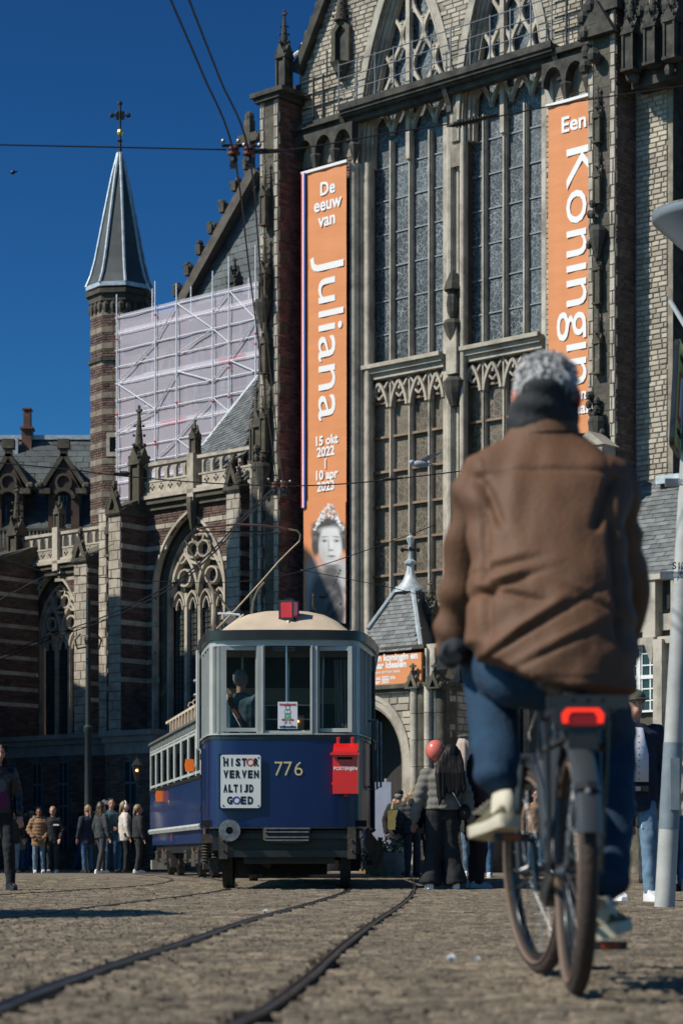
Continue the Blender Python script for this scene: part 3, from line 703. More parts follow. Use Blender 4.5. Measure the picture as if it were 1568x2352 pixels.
B2 = striped_buttress(520, 551, -.35, .2, fz(535,1118,-.35), z_b1, bh1)
m = MB(); m.box(fx(310,Y1), fx(574,Y1), Y1-.22, Y1+.3, wtop1-.02, wtop1+.12); m.box(fx(310,Y1), fx(574,Y1), Y1-.12, Y1+.3, wtop1-.18, wtop1-.02); m.build('cornice', stone_dark, church)
zb0, zb1 = fz(430,1146,Y1-.1), fz(430,1073,Y1-.1)
balustrade(fx(322,Y1-.1), fx(596,Y1-.1), wtop1+.24, wtop1+.24+.9, Y1-.08, piers=(fx(446,Y1-.1), fx(322,Y1-.1)))
m = MB(); x = fx(447,Y1-.1); m.box(x-.12, x+.12, Y1-.28, Y1+.12, wtop1-.1, wtop1+1.2); m.build('balustrade_pier', stone_trim, church)
m = MB(); m.lathe([(.03,-.9),(.12,-.5),(.16,-.15),(.15,0)], (x,Y1-.2,wtop1), 6); m.build('carved_corbel', stone_dark, church)
pinnacle(x, Y1-.08, wtop1+1.2, .95, .24)
x = fx(314,Y1-.3); pinnacle(x, Y1-.2, wtop1-.1, fz(314,930,Y1-.3)-wtop1+.1, .42)
pinnacle(fx(519,-.4), -.2, fz(519,1118,-.4), .95, .2)
# bay further left
Y2 = 3.2
z_b2 = [fz(150, v, Y2) for v in (1330,1366,1402,1438,1474,1510,1546,1582,1618)]
wa2 = (fx(106,Y2+.5), fx(196,Y2+.5), fz(140,1455,Y2), fz(152,1352,Y2+.5))
wtop2 = fz(110,1310,Y2)
brick_bay(Y2, -60, 260, wtop2, wa2, z_b2, .13, church)
chapel_window(wa2, Y2+.5, church, 3)
striped_buttress(171, 201, Y2-1.0, Y2, fz(186,1282,Y2-1), z_b2, .13)
striped_buttress(228, 246, 1.2, 3.2, fz(240,1170,1.2), z_b1, bh1, cap=False)
pinnacle(fx(243,1.0), 1.3, fz(243,1275,1.0), fz(243,1155,1.0)-fz(243,1275,1.0), .34)
striped_buttress(-70, -2, Y2-1.6, Y2, fz(0,1290,Y2-1), z_b2, .13)
m = MB(); m.box(fx(-60,Y2), fx(232,Y2), Y2-.2, Y2+.3, wtop2-.02, wtop2+.12); m.box(fx(-60,Y2), fx(232,Y2), Y2-.1, Y2+.3, wtop2-.2, wtop2-.02); m.build('cornice', stone_dark, church)
balustrade(fx(40,Y2-.1), fx(236,Y2-.1), wtop2+.24, wtop2+1.12, Y2-.08, piers=(fx(136,Y2-.1), fx(40,Y2-.1)))
x = fx(136,Y2-.1); m = MB(); m.box(x-.12, x+.12, Y2-.28, Y2+.12, wtop2-.1, wtop2+1.25); m.build('balustrade_pier', stone_trim, church)
pinnacle(x, Y2-.08, wtop2+1.25, 1.0, .26); pinnacle(fx(34,Y2-.3), Y2-.2, wtop2, fz(34,1115,Y2-.3)-wtop2, .45)
# flat chapel roof slabs behind the balustrades so the interior is closed
m = MB(); m.box(fx(300,Y1), fx(640,.2), Y1+.3, 6.5, wtop1-.4, wtop1-.1); m.box(fx(-60,Y2), fx(300,Y2), Y2+.3, 8, wtop2-.4, wtop2-.1); m.build('chapel_roof', lead, church)
# ------------------------------------------------ low shop annexes against the church
def annex(u0, u1, yf, yb, vt, wins):
    x0, x1 = fx(u0, yf), fx(u1, yf); zt = fz((u0+u1)/2, vt, yf); m = MB(); m.box(x0, x1, yf, yb, 0, zt-.5); a = m.build('shop_annex', mortar, church)
    m = MB(); m.box(x0-.1, x1+.1, yf-.18, yb, zt-.14, zt); m.box(x0-.05, x1+.05, yf-.1, yb, zt-.3, zt-.14); m.box(x0, x1+.01, yf-.03, yb, zt-.62, zt-.3); m.build('annex_cornice', mat('grey_stucco', (.30,.29,.26), (.2,.2,.19), sc=2), a)
    gl = mat('shop_glass', (.02,.03,.035), rough=.05); fr = mat('teal_frame', (.07,.16,.18), rough=.5)
    spans = []
    for uw0, uw1 in wins:
        a0, a1 = fx(uw0, yf), fx(uw1, yf); spans.append((a0, a1)); z0, z1 = .55, zt-.8
        m = MB(); m.box(a0, a1, yf-.06, yf+.03, z0, z1); wf = m.build('shop_window', fr, a)
        for r_ in range(4):
            for c_ in range(2):
                dz = (z1-z0)/4; dx = (a1-a0)/2; m = MB(); m.box(a0+c_*dx+.035, a0+(c_+1)*dx-.035, yf-.075, yf-.062, z0+r_*dz+.035, z0+(r_+1)*dz-.035); m.build('pane', gl, wf)
    f = MB(); courses(f, x0, x1, 0, zt-.64, yf, .25, .075, .01, .015, lambda x, z: not any(p-.03 < x < q+.03 and z > .5 for p, q in spans)); f.build('brickwork', brick_m, a, kind='stuff', recalc=False)
    f = MB(); courses(f, 0, yb-yf, 0, zt-.64, 0, .25, .075, .01, .015, T=SIDE(x1, yf)); f.build('brickwork', brick_m, a, kind='stuff', recalc=False)
    return a
annex(-80, 200, .4, 3.0, 1692, ((14,38),(80,100),(140,160)))
annex(243, 352, -2.2, -.2, 1678, ((290,318),))
annex(352, 560, -1.7, -.1, 1760, ((400,430),))
# ------------------------------------------------ slates on a sloping polygon
def slates(pts, parent, name='slate', sw=.24, sh=.17, mt=slate, singles=0):
    P = [V(p) for p in pts]; n = (P[1]-P[0]).cross(P[2]-P[0]).normalized()
    if n.y > 0: n = -n
    a = V((0,0,1)).cross(n).normalized() if abs(n.z) < .999 else V((1,0,0)); b = n.cross(a).normalized()
    if b.z < 0: a, b = -a, -b
    o = P[0]; q = [((p-o).dot(a), (p-o).dot(b)) for p in P]
    def ins(x, y):
        c = False; j = len(q)-1
        for i in range(len(q)):
            if (q[i][1] > y) != (q[j][1] > y) and x < (q[j][0]-q[i][0])*(y-q[i][1])/(q[j][1]-q[i][1])+q[i][0]: c = not c
            j = i
        return c
    base = MB(); base.add([tuple(p-n*.03) for p in P], [tuple(range(len(P)))]); rf = base.build(name+'_roof', mt, parent)
    cnt = 0; m = MB(); y = min(p[1] for p in q); y1 = max(p[1] for p in q); x0, x1 = min(p[0] for p in q), max(p[0] for p in q); r = 0
    M3 = MT((( a.x, b.x, n.x, 0), (a.y, b.y, n.y, 0), (a.z, b.z, n.z, 0), (0,0,0,1)))
    one = MB(); w, h = sw*.485, sh
    vs = [(-w,-h*.15,.014),(w,-h*.15,.014),(w,h,-.004),(-w,h,-.004),(-w,-h*.15,0),(w,-h*.15,0)]; fs = [(0,1,2,3),(4,5,1,0),(0,3,4),(1,5,2)]
    one.add(vs, fs); me = one.mesh(name); me.materials.append(MC.get(mt.name+'_single') or mat(mt.name+'_single', (.19,.20,.195), (.105,.115,.12), sc=3, rough=.55, rnd=.3, bump=.2, bsc=30))
    while y < y1:
        x = x0-(sw/2 if r % 2 else 0)
        while x < x1+sw:
            if ins(x, y+sh*.5):
                c = o+a*(x+R.uniform(-.008,.008))+b*(y+R.uniform(-.008,.008)); tw = R.uniform(-.05,.05)
                L = MT.Translation(c) @ M3 @ MT.Rotation(tw, 4, 'Z') @ MT.Rotation(R.uniform(-.03,.06), 4, 'Y')
                if cnt < singles: ob = link(name, me, rf); ob.matrix_local = L; cnt += 1
                else: m.T = L; m.cur = R.random(); m.add(vs, fs)
            x += sw
        y += sh; r += 1
    m.T = None
    if m.v: m.build('slates', mt, rf, kind='stuff', recalc=False)
    return rf
def p3(u, v, y): x, z = fxz(u, v, y); return V((x, y, z))
# lean-to roof between chapels and transept
slates([p3(592,866,4.6), p3(432,1064,2.2), p3(440,1120,.3), p3(600,1075,.3)], church, sw=.26, sh=.15)
m = MB(); a, b_ = p3(591,862,4.6), p3(428,1068,2.2); m.tube([a, b_], .07, 4, ry=.03); m.build('roof_flashing', lead, church)
# tall gabled roof behind
YR = 9
slates([p3(584,392,YR+.3), p3(412,696,YR+.1), p3(420,750,YR), p3(650,740,YR), p3(680,400,YR+.6)], church, sw=.34, sh=.24, mt=slate_far)
m = MB(); a, b_ = fxz(583,388,YR-.2), fxz(408,704,YR-.2); m.bar([a, b_], .34, YR-.25, YR+.05); m.build('gable_coping', mat('brown_coping', (.13,.11,.09), (.07,.06,.05), sc=3, rough=.9), church)
for k in range(7):
    t = k/6.5; x = a[0]+(b_[0]-a[0])*t-.3; z = a[1]+(b_[1]-a[1])*t+.25; m = MB(); m.box(x-.12,x+.1,YR-.3,YR,z-.2,z+.1)
    for q in range(4): m.ell((x+R.uniform(-.16,.12), YR-.15, z+R.uniform(0,.2)), .13,.13,.12,6,4)
    m.build('crocket', stone_black, church)
x, z = fxz(573,330,YR); m = MB(); m.box(x-.13,x+.13,YR-.13,YR+.13,z-1.0,z+.75); m.box(x-.42,x+.42,YR-.12,YR+.12,z+.02,z+.3); m.ell((x,YR,z+.85),.16,.16,.2,8,6); m.ell((x-.42,YR,z+.16),.14,.14,.16,6,5); m.ell((x+.42,YR,z+.16),.14,.14,.16,6,5); m.build('cross_finial', stone_dark, church)
# body of the nave behind the scaffold
m = MB(); m.box(fx(250,7), fx(660,7), 7.6, 8.2, 0, fz(420,720,8)); nave = m.build('nave_wall', brick_m, church)
for i in range(5):
    xx = fx(330+62*i, 7.5); z0_, z1_ = fz(400,930,7.5), fz(400,820,7.5); m = MB(); m.bar([(xx-.4,z0_)]+arch(xx-.4,xx+.4,z1_-.5,z1_+.4,8)+[(xx+.4,z0_)], .1, 7.45, 7.6); m.bar([(xx,z0_),(xx,z1_)], .07, 7.5, 7.6); nw = m.build('nave_window', brick_m, nave); m = MB(); m.poly([(xx-.38,z0_)]+arch(xx-.38,xx+.38,z1_-.5,z1_+.38,8)+[(xx+.38,z0_)], [], 7.57, 7.59); m.build('pane', slate_far, nw)
m = MB(); m.box(fx(250,7), fx(640,7), 7.3, 7.6, fz(420,765,7.5), fz(420,748,7.5)); m.build('cornice', stone_dark, nave)
m = MB(); m.box(fx(524,6.5), fx(530,6.5), 7.0, 7.2, 0, fz(524,700,6.5)); m.build('buttress', stone_dark, nave)
pinnacle(fx(524,7), 7.3, fz(524,690,7), fz(524,588,7)-fz(524,690,7), .36, stone_black)
# side wall of the transept above the chapels (seen edge-on) closes the volume
m = MB(); m.box(fx(640,-.0), fx(660,0), .2, 9, 0, fz(660,300)); m.build('transept_side', brick_m, church)
# ------------------------------------------------ octagonal stair turret
YT = 10.5
cx = fx(276, YT); z_t = fz(272, 690, YT); rt = (fx(338,YT)-fx(207,YT))/2*.70
def octo(r, x=cx, y=YT, a0=.2): return [(x+r*math.cos(a0+k*PI/4), y+r*math.sin(a0+k*PI/4)) for k in range(8)]
m = MB(); o8 = octo(rt-.02); m.loft([[(x,y,0) for x,y in o8],[(x,y,z_t) for x,y in o8]]); tur = m.build('stair_turret', mortar, church)
bt = [fz(272, 734+37.4*i, YT) for i in range(0,18)]
zs = sorted(bt); bhh = .22
edges = [0]+[q for z in zs for q in (z-bhh/2, z+bhh/2)]+[z_t]
f = MB(); bs = MB(); o8 = octo(rt)
for k in range(8):
    (xa_, ya_), (xb_, yb_) = o8[k], o8[(k+1) % 8]; L = math.hypot(xb_-xa_, yb_-ya_); dx, dy = (xb_-xa_)/L, (yb_-ya_)/L
    nx_, ny_ = dy, -dx
    if nx_*.5-ny_*.86 < -.6: continue
    T = MT(((dx,-nx_,0,xa_),(dy,-ny_,0,ya_),(0,0,1,0),(0,0,0,1)))
    for i in range(0, len(edges)-1, 2):
        if edges[i+1] > 9: courses(f, 0, L, max(edges[i],9), edges[i+1], 0, .3, .09, .012, .012, T=T)
    for z in zs:
        if z > 9: bs.T = T; bs.stone(0, L/2-.004, 0, z-bhh/2, z+bhh/2, d=.02); bs.stone(L/2+.004, L, 0, z-bhh/2, z+bhh/2, d=.02)
f.T = None; bs.T = None
f.build('brickwork', brick_m, tur, kind='stuff', recalc=False); bs.build('band_stones', mat('muted_band_stone', (.34,.285,.215), (.19,.155,.12), sc=2.5, bump=.4, bsc=14, var=.15, rough=.95), tur, kind='stuff', recalc=False)
fc = {}
for (u, v0, v1, hw) in ((268.5,766,736,.16),(268,905,875,.16),(221,1042,1008,.13)):
    kk = min(range(8), key=lambda k: abs((o8[k][0]+o8[(k+1)%8][0])/2-fx(u,YT-1.6))+((o8[k][1]+o8[(k+1)%8][1])/2 > YT)*9)
    (xa_, ya_), (xb_, yb_) = o8[kk], o8[(kk+1) % 8]; L = math.hypot(xb_-xa_, yb_-ya_); dx, dy = (xb_-xa_)/L, (yb_-ya_)/L
    T = MT(((dx,-dy,0,xa_),(dy,dx,0,ya_),(0,0,1,0),(0,0,0,1))); z0, z1 = fz(u,v0,YT-1), fz(u,v1,YT-1)
    m = MB(); m.T = T; m.poly([(L/2-hw*1.9,z0-.15),(L/2+hw*1.9,z0-.15),(L/2+hw*1.9,z1+.15),(L/2-hw*1.9,z1+.15)], [[(L/2-hw,z0),(L/2+hw,z0),(L/2+hw,z1),(L/2-hw,z1)]], -.05, .02); wf = m.build('turret_window', stone_trim, tur)
    m = MB(); m.T = T; m.box(L/2-hw, L/2+hw, -.035, -.03, z0, z1); m.build('pane', mat('dark_glass', (.008,.01,.012), rough=.1), wf)
m = MB()
for r_, za_, zb_ in ((rt+.08, -.25,0),(rt+.18,0,.15)): oo = octo(r_); m.loft([[(x,y,z_t+za_) for x,y in oo],[(x,y,z_t+zb_) for x,y in oo]])
for k in range(8):
    (xa_, ya_), (xb_, yb_) = o8[k], o8[(k+1) % 8]
    for q in range(3): t = (q+.5)/3; m.ell((xa_+(xb_-xa_)*t, ya_+(yb_-ya_)*t, z_t-.45), .13,.13,.22,6,5)
m.build('turret_cornice', stone_dark, tur)
m = MB(); oo = octo(rt+.12); zz = fz(272,878-20,YT); zz = fz(250,1036-0,YT); 
oo = octo(rt+.1); zr_ = fz(262,845,YT); m.loft([[(x,y,zr_) for x,y in oo],[(x,y,zr_+.12) for x,y in oo]]); m.build('string_course', stone_black, tur)
zsp = fz(272,668,YT); hs = fz(279,352,YT)-zsp; prof = [(rt*1.14,0),(rt*.98,hs*.08),(rt*.83,hs*.2),(rt*.54,hs*.52),(rt*.25,hs*.83),(.05,hs)]
m = MB(); m.loft([[(x,y,zsp+z) for x,y in octo(r_, a0=.2)] for r_, z in prof]); spire = m.build('turret_spire', slate_far, tur)
for k in range(8):
    m = MB(); m.tube([(cx+(r_+.02)*math.cos(.2+k*PI/4), YT+(r_+.02)*math.sin(.2+k*PI/4), zsp+z+.02) for r_, z in prof], .05, 6); m.build('lead_rib', lead, spire)
m = MB(); oo = octo(rt*1.17); m.loft([[(x,y,zsp-.1) for x,y in oo],[(x,y,zsp+.04) for x,y in oo]]); m.build('eaves_trim', lead, spire)
zt_ = zsp+hs; m = MB(); m.lathe([(.14,-.6),(.07,0),(.05,.5),(.1,.55),(.04,.62),(.03,1.4)], (cx,YT,zt_-.1), 8); m.build('finial_rod', iron, spire)
m = MB(); m.ell((cx,YT,zt_+.75),.11,.11,.13,8,6); m.build('gilt_ball', mat('gilt', (.9,.6,.15), metal=.8, rough=.3), spire)
m = MB(); zc_ = zt_+1.35; m.box(cx-.03,cx+.03,YT-.03,YT+.03,zt_+.6,zc_+.45); m.T = MT.Translation((cx,YT,0)) @ MT.Rotation(ANG, 4, 'Z') @ MT.Translation((-cx,-YT,0)); m.box(cx-.3,cx+.3,YT-.03,YT+.03,zc_-.03,zc_+.03)
for dx_ in (-.29,.29): m.ell((cx+dx_,YT,zc_),.09,.04,.09,6,5)
m.ell((cx,YT,zc_+.42),.09,.04,.09,6,5)
for k in range(4): a_ = PI/4+k*PI/2; m.ell((cx+.13*math.cos(a_),YT,zc_+.13*math.sin(a_)),.07,.03,.07,6,5)
m.build('iron_cross', iron, spire)
# ------------------------------------------------ entrance porch
YP = -2.6
xpl, xpr = fx(770,YP), fx(1019,YP); zpt = fz(900,1583,YP)
aw = (fx(745,YP), fx(922,YP), fz(920,1760,YP), fz(834,1622,YP))    # arch opening
ax = (aw[0]+aw[1])/2
def round_arch(g, n=20):
    hw = (aw[1]-aw[0])/2+g; h = aw[3]-aw[2]+g; return [(ax-hw*math.cos(PI*k/n), aw[2]+h*math.sin(PI*k/n)**.9) for k in range(n+1)]
RA = round_arch(0); m = MB()
m.poly([(xpl-1.2,0),(xpr,0),(xpr,zpt),(xpl-1.2,zpt)], [[(aw[0],0.02)]+RA+[(aw[1],0.02)]], YP, YP+.5)
porch = m.build('porch_wall', mortar_light, church)
def okp(x, z):
    hw = (aw[1]-aw[0])/2+.30; h = aw[3]-aw[2]+.30
    if abs(x-ax) < hw and z < aw[2]: return False
    return ((x-ax)/hw)**2+(max(z-aw[2],0)/h)**2 > 1
single_blocks(porch, xpl, fx(950,YP), .0, zpt, YP, .36, .165, stone_one, okp, gap=.014, d=.03)
m = MB()
for g_, yy, w_ in ((.02,.1,.1),(.13,-.03,.14),(.26,-.07,.1)):
    P = [(ax-(aw[1]-aw[0])/2-g_, .0)]+round_arch(g_)+[(ax+(aw[1]-aw[0])/2+g_, .0)]; m.bar(P, w_, YP+yy, YP+yy+.25)
m.build('porch_arch', stone_trim, church)
m = MB(); m.box(aw[0]-.3, aw[1]+.3, YP+1.2, YP+1.3, 0, aw[3]+.3); m.build('porch_door', mat('dark_door', (.02,.018,.015), (.035,.03,.025), sc=3, rough=.6, stretch=(6,1,1)), church)
m = MB(); m.tube([(aw[1]-.18,YP-.35,0),(aw[1]-.18,YP-.35,2.2)], .04, 8); m.box(aw[1]-.24,aw[1]-.12,YP-.38,YP-.32,2.0,2.1); tag(m.build('notice_post', mat('notice_grey', (.35,.37,.38), rough=.5)), 'slim grey post standing against the right jamb of the arched church door', 'post').matrix_world = MT.Translation(O) @ MT.Rotation(-ANG, 4, 'Z')
# pier of clustered shafts on the corner
for i, (u, rr, dy) in enumerate(((951,.05,-.02),(958,.10,-.12),(966,.05,-.05),(974,.16,.0),(984,.1,.12),(992,.10,-.15),(1001,.05,-.05),(1010,.13,.05))):
    for k in range(7):
        z0 = zpt*k/7; m = MB(); m.lathe([(rr,.004),(rr,zpt/7-.008)], (fx(u,YP),YP+dy,z0), 10, PI/8); m.build('shaft_drum', stone_trim if i in (1,5,0,6) else stone_dark, church, smooth='auto')
m = MB(); m.box(fx(946,YP), xpr, YP, YP+.5, 0, zpt); m.build('corner_pier', stone_dark, church)
m = MB(); m.box(xpr-.3, xpr-.02, YP+.4, 0, 0, zpt); m.build('porch_flank', mortar, church)
f = MB(); courses(f, .2, 2.4, 0, zpt, 0, .34, .165, .014, .02, T=SIDE(xpr-.02, YP)); f.build('stonework', stone, porch, kind='stuff', recalc=False)
# porch continues right, set back
Yq = -1.5
m = MB(); m.box(xpr-.2, fx(1105,Yq), Yq, 0, 0, zpt-.1); m.build('porch_side_wall', mortar, church)
f = MB(); courses(f, xpr-.2, fx(1105,Yq), 0, zpt-.1, Yq, .34, .165, .014, .02); f.build('stonework', stone, porch, kind='stuff', recalc=False)
m = MB(); m.box(xpl-1.2, xpr+.05, YP-.18, 0, zpt, zpt+.1); m.box(xpl-1.2, xpr+.02, YP-.1, 0, zpt-.1, zpt); m.box(xpr-.2, fx(1105,Yq), Yq-.12, 0, zpt-.1, zpt+.05); m.build('porch_ledge', stone_dark, church)
# parapet behind the sign, eave
ze = fz(900,1497,YP+.2); m = MB(); m.box(xpl-1.0, fx(970,YP+.2), YP+.3, YP+.6, zpt+.1, ze); m.box(xpl-1.0, fx(972,YP), YP+.0, YP+.7, ze, ze+.1); m.build('parapet', stone_dark, church)
m = MB(); m.box(fx(970,YP), fx(999,YP), YP+.1, YP+.9, zpt+.1, ze+.1); m.box(fx(973,YP), fx(977,YP), YP+.03, YP+.1, zpt+.1, ze); m.box(fx(992,YP), fx(996,YP), YP+.03, YP+.1, zpt+.1, ze); m.build('parapet_pier', stone_trim, church)
for u, v0, v1 in ((960,1583,1537),(1010,1583,1537)):
    z0 = fz(u,v0,YP); m = MB(); c = fx(u,YP); m.poly([(c-.2,z0),(c+.2,z0),(c,z0+.42)], [[(c-.09,z0+.04),(c+.09,z0+.04),(c,z0+.22)]], YP-.28, YP-.1); m.ell((c,YP-.2,z0+.5),.05,.05,.1,6,5); m.box(c-.09,c+.09,YP-.22,YP-.18,z0+.5,z0+.55)
    for q in (-1,1): m.ell((c+q*.2,YP-.2,z0+.08),.07,.07,.08,6,5); m.ell((c+q*.11,YP-.2,z0+.26),.05,.05,.06,5,4)
    m.add([(c-.2,YP-.2,z0),(c+.2,YP-.2,z0),(c+.2,YP+.3,z0+.3),(c-.2,YP+.3,z0+.3),(c,YP-.2,z0+.42),(c,YP+.3,z0+.5)], [(0,4,5,3),(1,2,5,4)]); m.build('gablet', stone_dark, church)
# balustrade right of the pier
x0_, x1_ = fx(1003,-1.5), fx(1110,-1.5); zz0, zz1 = fz(1030,1571,-1.5), fz(1030,1497,-1.5); m = MB(); m.box(x0_,x1_,-1.6,-1.35,zz1-.08,zz1+.02); m.box(x0_,x1_,-1.6,-1.35,zz0-.05,zz0+.05); bb = m.build('porch_balustrade', stone_dark, church)
n = 9
for i in range(n):
    c = x0_+(x1_-x0_)*(i+.5)/n; m = MB(); h = zz1-zz0
    m.bar([(c-.1+.0*k, zz0) if k == 0 else (c-.1+.2*(k/6), zz0+h*k/6) for k in range(7)], .05, -1.55, -1.42); m.bar([(c+.1-.2*(k/6), zz0+h*k/6) for k in range(7)], .05, -1.55, -1.42)
    m.ell((c,-1.5,(zz0+zz1)/2),.08,.06,.1,6,5); m.ell((c-.1,-1.5,zz0+h*.25),.05,.05,.08,5,4); m.build('baluster', stone_trim, bb)
for u, v0, v1 in ((719,1470,1362),(861,1500,1432),(988,1470,1335),(1012,1500,1440)):
    y_ = -1.2; pinnacle(fx(u,y_), y_, fz(u,v0,y_), fz(u,v1,y_)-fz(u,v0,y_), .2 if u != 988 else .32, stone_dark)
# slated porch roof: octagonal cone with lead cap
zr0 = ze+.1; apex = p3(942, 1238, -1.3); cz = fz(942,1352,-1.3)
ca = (apex.x, apex.y)
P_l = p3(846,1447,-2.2); P_l2 = p3(850,1500,YP); P_r = p3(969,1490,YP+.1); P_br = p3(1003,1478,-1.0)
T_l = p3(915,1352,-1.5); T_m = p3(951,1360,-1.6); T_r = p3(972,1352,-1.2)
P_l3 = V((P_l2.x-.9, P_l2.y+.9, zr0)); 
slates([T_m, T_l, P_l, P_l2, P_r], church, name='slate', sw=.20, sh=.13, singles=300)
slates([T_m, P_r, P_br, T_r], church, name='slate', sw=.20, sh=.13, mt=slate)
for a, b_, r_ in ((T_m, P_r, .06), (T_l, P_l, .045), (T_r, P_br, .04)):
    m = MB(); m.tube([a+V((0,-.04,.03)), b_+V((0,-.04,.03))], r_, 6); m.build('hip_flashing', lead, church)
m = MB(); n = 8; c = V((ca[0], ca[1], 0))
rings = []
for t, k in ((0,.42),(.18,.34),(.4,.2),(.7,.11),(1,.075)):
    z = cz-.1+(fz(942,1296,-1.3)-cz+.1)*t; rings.append([(ca[0]+k*math.cos(a_), ca[1]+k*math.sin(a_), z) for a_ in [i*PI/4+.2 for i in range(8)]])
m.loft(rings); z2 = fz(942,1296,-1.3); m.lathe([(.075,0),(.15,.03),(.15,.08),(.07,.14),(.05,.35),(.07,.4),(.05,.5),(.09,.6),(.1,.66),(.03,.74),(.0,.78)], (ca[0],ca[1],z2-.02), 8)
m.build('lead_cap', lead, church, smooth='auto')
m = MB(); zc_ = fz(942,1263,-1.3); m.T = MT.Translation((ca[0],ca[1],zc_)) @ MT.Rotation(ANG, 4, 'Z')
m.box(-.2,.2,-.03,.03,-.025,.025); m.box(-.03,.03,-.2,.2,-.025,.025)
for k in (-1,1): m.ell((k*.19,0,0),.05,.05,.06,6,5); m.ell((0,k*.19,0),.05,.05,.06,6,5)
m.build('iron_cross', iron, church)
# ------------------------------------------------ lower wing at the far right
Yw = -2.2
xa, xb = fx(1405,Yw), fx(1700,Yw); zq = fz(1500,1322,Yw)
rt0, rt1 = p3(1440,1112,-.15), p3(1700,1085,-.15)
slates([V((rt0.x-.6,-.15,rt0.z)), V((rt1.x,-.15,rt0.z)), V((rt1.x,Yw-.1,zq)), V((xa,Yw-.1,zq))], church, sw=.26, sh=.15, singles=150)
m = MB(); m.box(xa, rt1.x, -.5, -.05, rt0.z-.16, rt0.z+.02); m.build('roof_flashing', lead, church)
m = MB(); m.box(xa, xb, Yw-.25, Yw+.2, zq-.12, zq); m.build('eaves_stone', stone_trim, church)
zf0 = fz(1500,1412,Yw); m = MB(); m.box(xa, xb, Yw+.1, Yw+.6, 0, zq-.1); wing = m.build('wing_wall', stone_dark, church)
for i in range(7):
    u = 1432+34*i*1.9; c = fx(u+4,Yw)
    m = MB(); m.box(c-.16, c+.16, Yw-.2, Yw+.1, zf0-.5, zq-.12); m.lathe([(.02,-.55),(.14,-.2),(.2,0)], (c,Yw-.1,zf0-.5), 4, PI/4); m.build('wing_pier', stone_trim, wing)
    m = MB(); m.box(c+.25, c+.75, Yw+.05, Yw+.1, zf0+.1, zq-.2); m.build('frieze_opening', iron, wing)
m = MB(); m.box(xa, xb, Yw-.02, Yw+.1, zf0-.35, zf0-.0); m.box(xa, xb, Yw-.15, Yw+.1, fz(1500,1465,Yw)-.15, fz(1500,1465,Yw)+.0); m.build('frieze_band', stone_trim, wing)
gl2 = mat('sash_glass', (.018,.03,.032), rough=.04)
for u0, u1 in ((1395,1511),(1545,1640)):
    x0, x1 = fx(u0,Yw), fx(u1,Yw); z1, z0 = fz(1480,1474,Yw), fz(1480,1636,Yw); m = MB(); t = .045
    m.box(x0,x1,Yw+.0,Yw+.06,z1-t,z1); m.box(x0,x1,Yw,Yw+.06,z0,z0+t); m.box(x0,x0+t,Yw,Yw+.06,z0,z1); m.box(x1-t,x1,Yw,Yw+.06,z0,z1); m.box(x0,x1,Yw-.01,Yw+.06,(z0+z1)/2-.04,(z0+z1)/2+.04); xm = x0+(x1-x0)*.62; m.box(xm-.06,xm+.04,Yw-.02,Yw+.06,z0,z1); sw_ = m.build('sash_window', white_paint, wing)
    nc, nr = 6, 6
    for i in range(nc):
        for k in range(nr):
            dx, dz = (x1-x0)/nc, (z1-z0)/nr; m = MB(); m.box(x0+i*dx+.02,x0+(i+1)*dx-.02,Yw+.035,Yw+.045,z0+k*dz+.02,z0+(k+1)*dz-.02); m.build('pane', gl2, sw_)
    m = MB()
    for i in range(1,nc): m.box(x0+i*(x1-x0)/nc-.014,x0+i*(x1-x0)/nc+.014,Yw+.01,Yw+.05,z0,z1)
    for k in range(1,nr): m.box(x0,x1,Yw+.012,Yw+.052,z0+k*(z1-z0)/nr-.014,z0+k*(z1-z0)/nr+.014)
    m.build('glazing_bars', white_paint, sw_)
m = MB(); m.box(fx(1513,Yw), fx(1533,Yw), Yw-.25, Yw+.15, 0, fz(1520,1470,Yw)); m.build('wing_pier', stone_trim, wing)
m = MB(); x_, z_ = fxz(1365,1020,-1.2); m.box(x_-.3,x_+.4,-1.5,-1.0,z_-.9,z_-.1); m.poly([(x_-.4,z_-.1),(x_+.5,z_-.1),(x_+.05,z_+.25)],[],-1.55,-.95); m.build('small_shrine', stone_trim, church)
# ------------------------------------------------ banners
CMW = MT.Translation(O) @ MT.Rotation(-ANG, 4, 'Z')
def banner(u0, u1, v0, v1, y, label, stripe):
    x0, x1 = fx(u0,y), fx(u1,y); z1 = fz((u0+u1)/2,v0,y); z0 = fz((u0+u1)/2,v1,y)
    t = thing('banner', label, 'banner', tuple(CMW @ V((x0,y,z0))), -ANG); W_, H_ = x1-x0, z1-z0
    m = MB(); nx_, nz_ = 8, 60
    for i in range(nx_+1):
        for k in range(nz_+1): m.v.append((W_*i/nx_, .010*math.sin(i*1.9+.3*math.sin(k*.15))+.003*math.sin(k*.8+i), H_*k/nz_))
    for i in range(nx_):
        for k in range(nz_): a = i*(nz_+1)+k; m.f.append((a, a+nz_+1, a+nz_+2, a+1)); m.a.append(.5); m.mi.append(0)
    c = m.build('cloth', orange_m, t, smooth=True)
    m = MB(); m.box(-.05, W_+.05, -.05, .05, H_-.02, H_+.05); m.build('top_rail', white_paint, t)
    if stripe:
        for i, cc in enumerate(((.65,.03,.05),(.85,.85,.85),(.05,.12,.5))):
            m = MB(); m.box(-.02+.042*i, .022+.042*i, -.07, -.045, H_*.26, H_); m.build('colour_stripe', mat('stripe%d' % i, cc), t)
    return t, W_, H_, x0, z0, y
bn, BW, BH, bx, bz, by = banner(697, 795, 386, 1432, -.35, 'tall orange church banner with a portrait at its foot and the name Juliana', True)
def on_b(u, v, b=(0,)): x, z = fxz(u, v, by-.08); return x-bx, z-bz
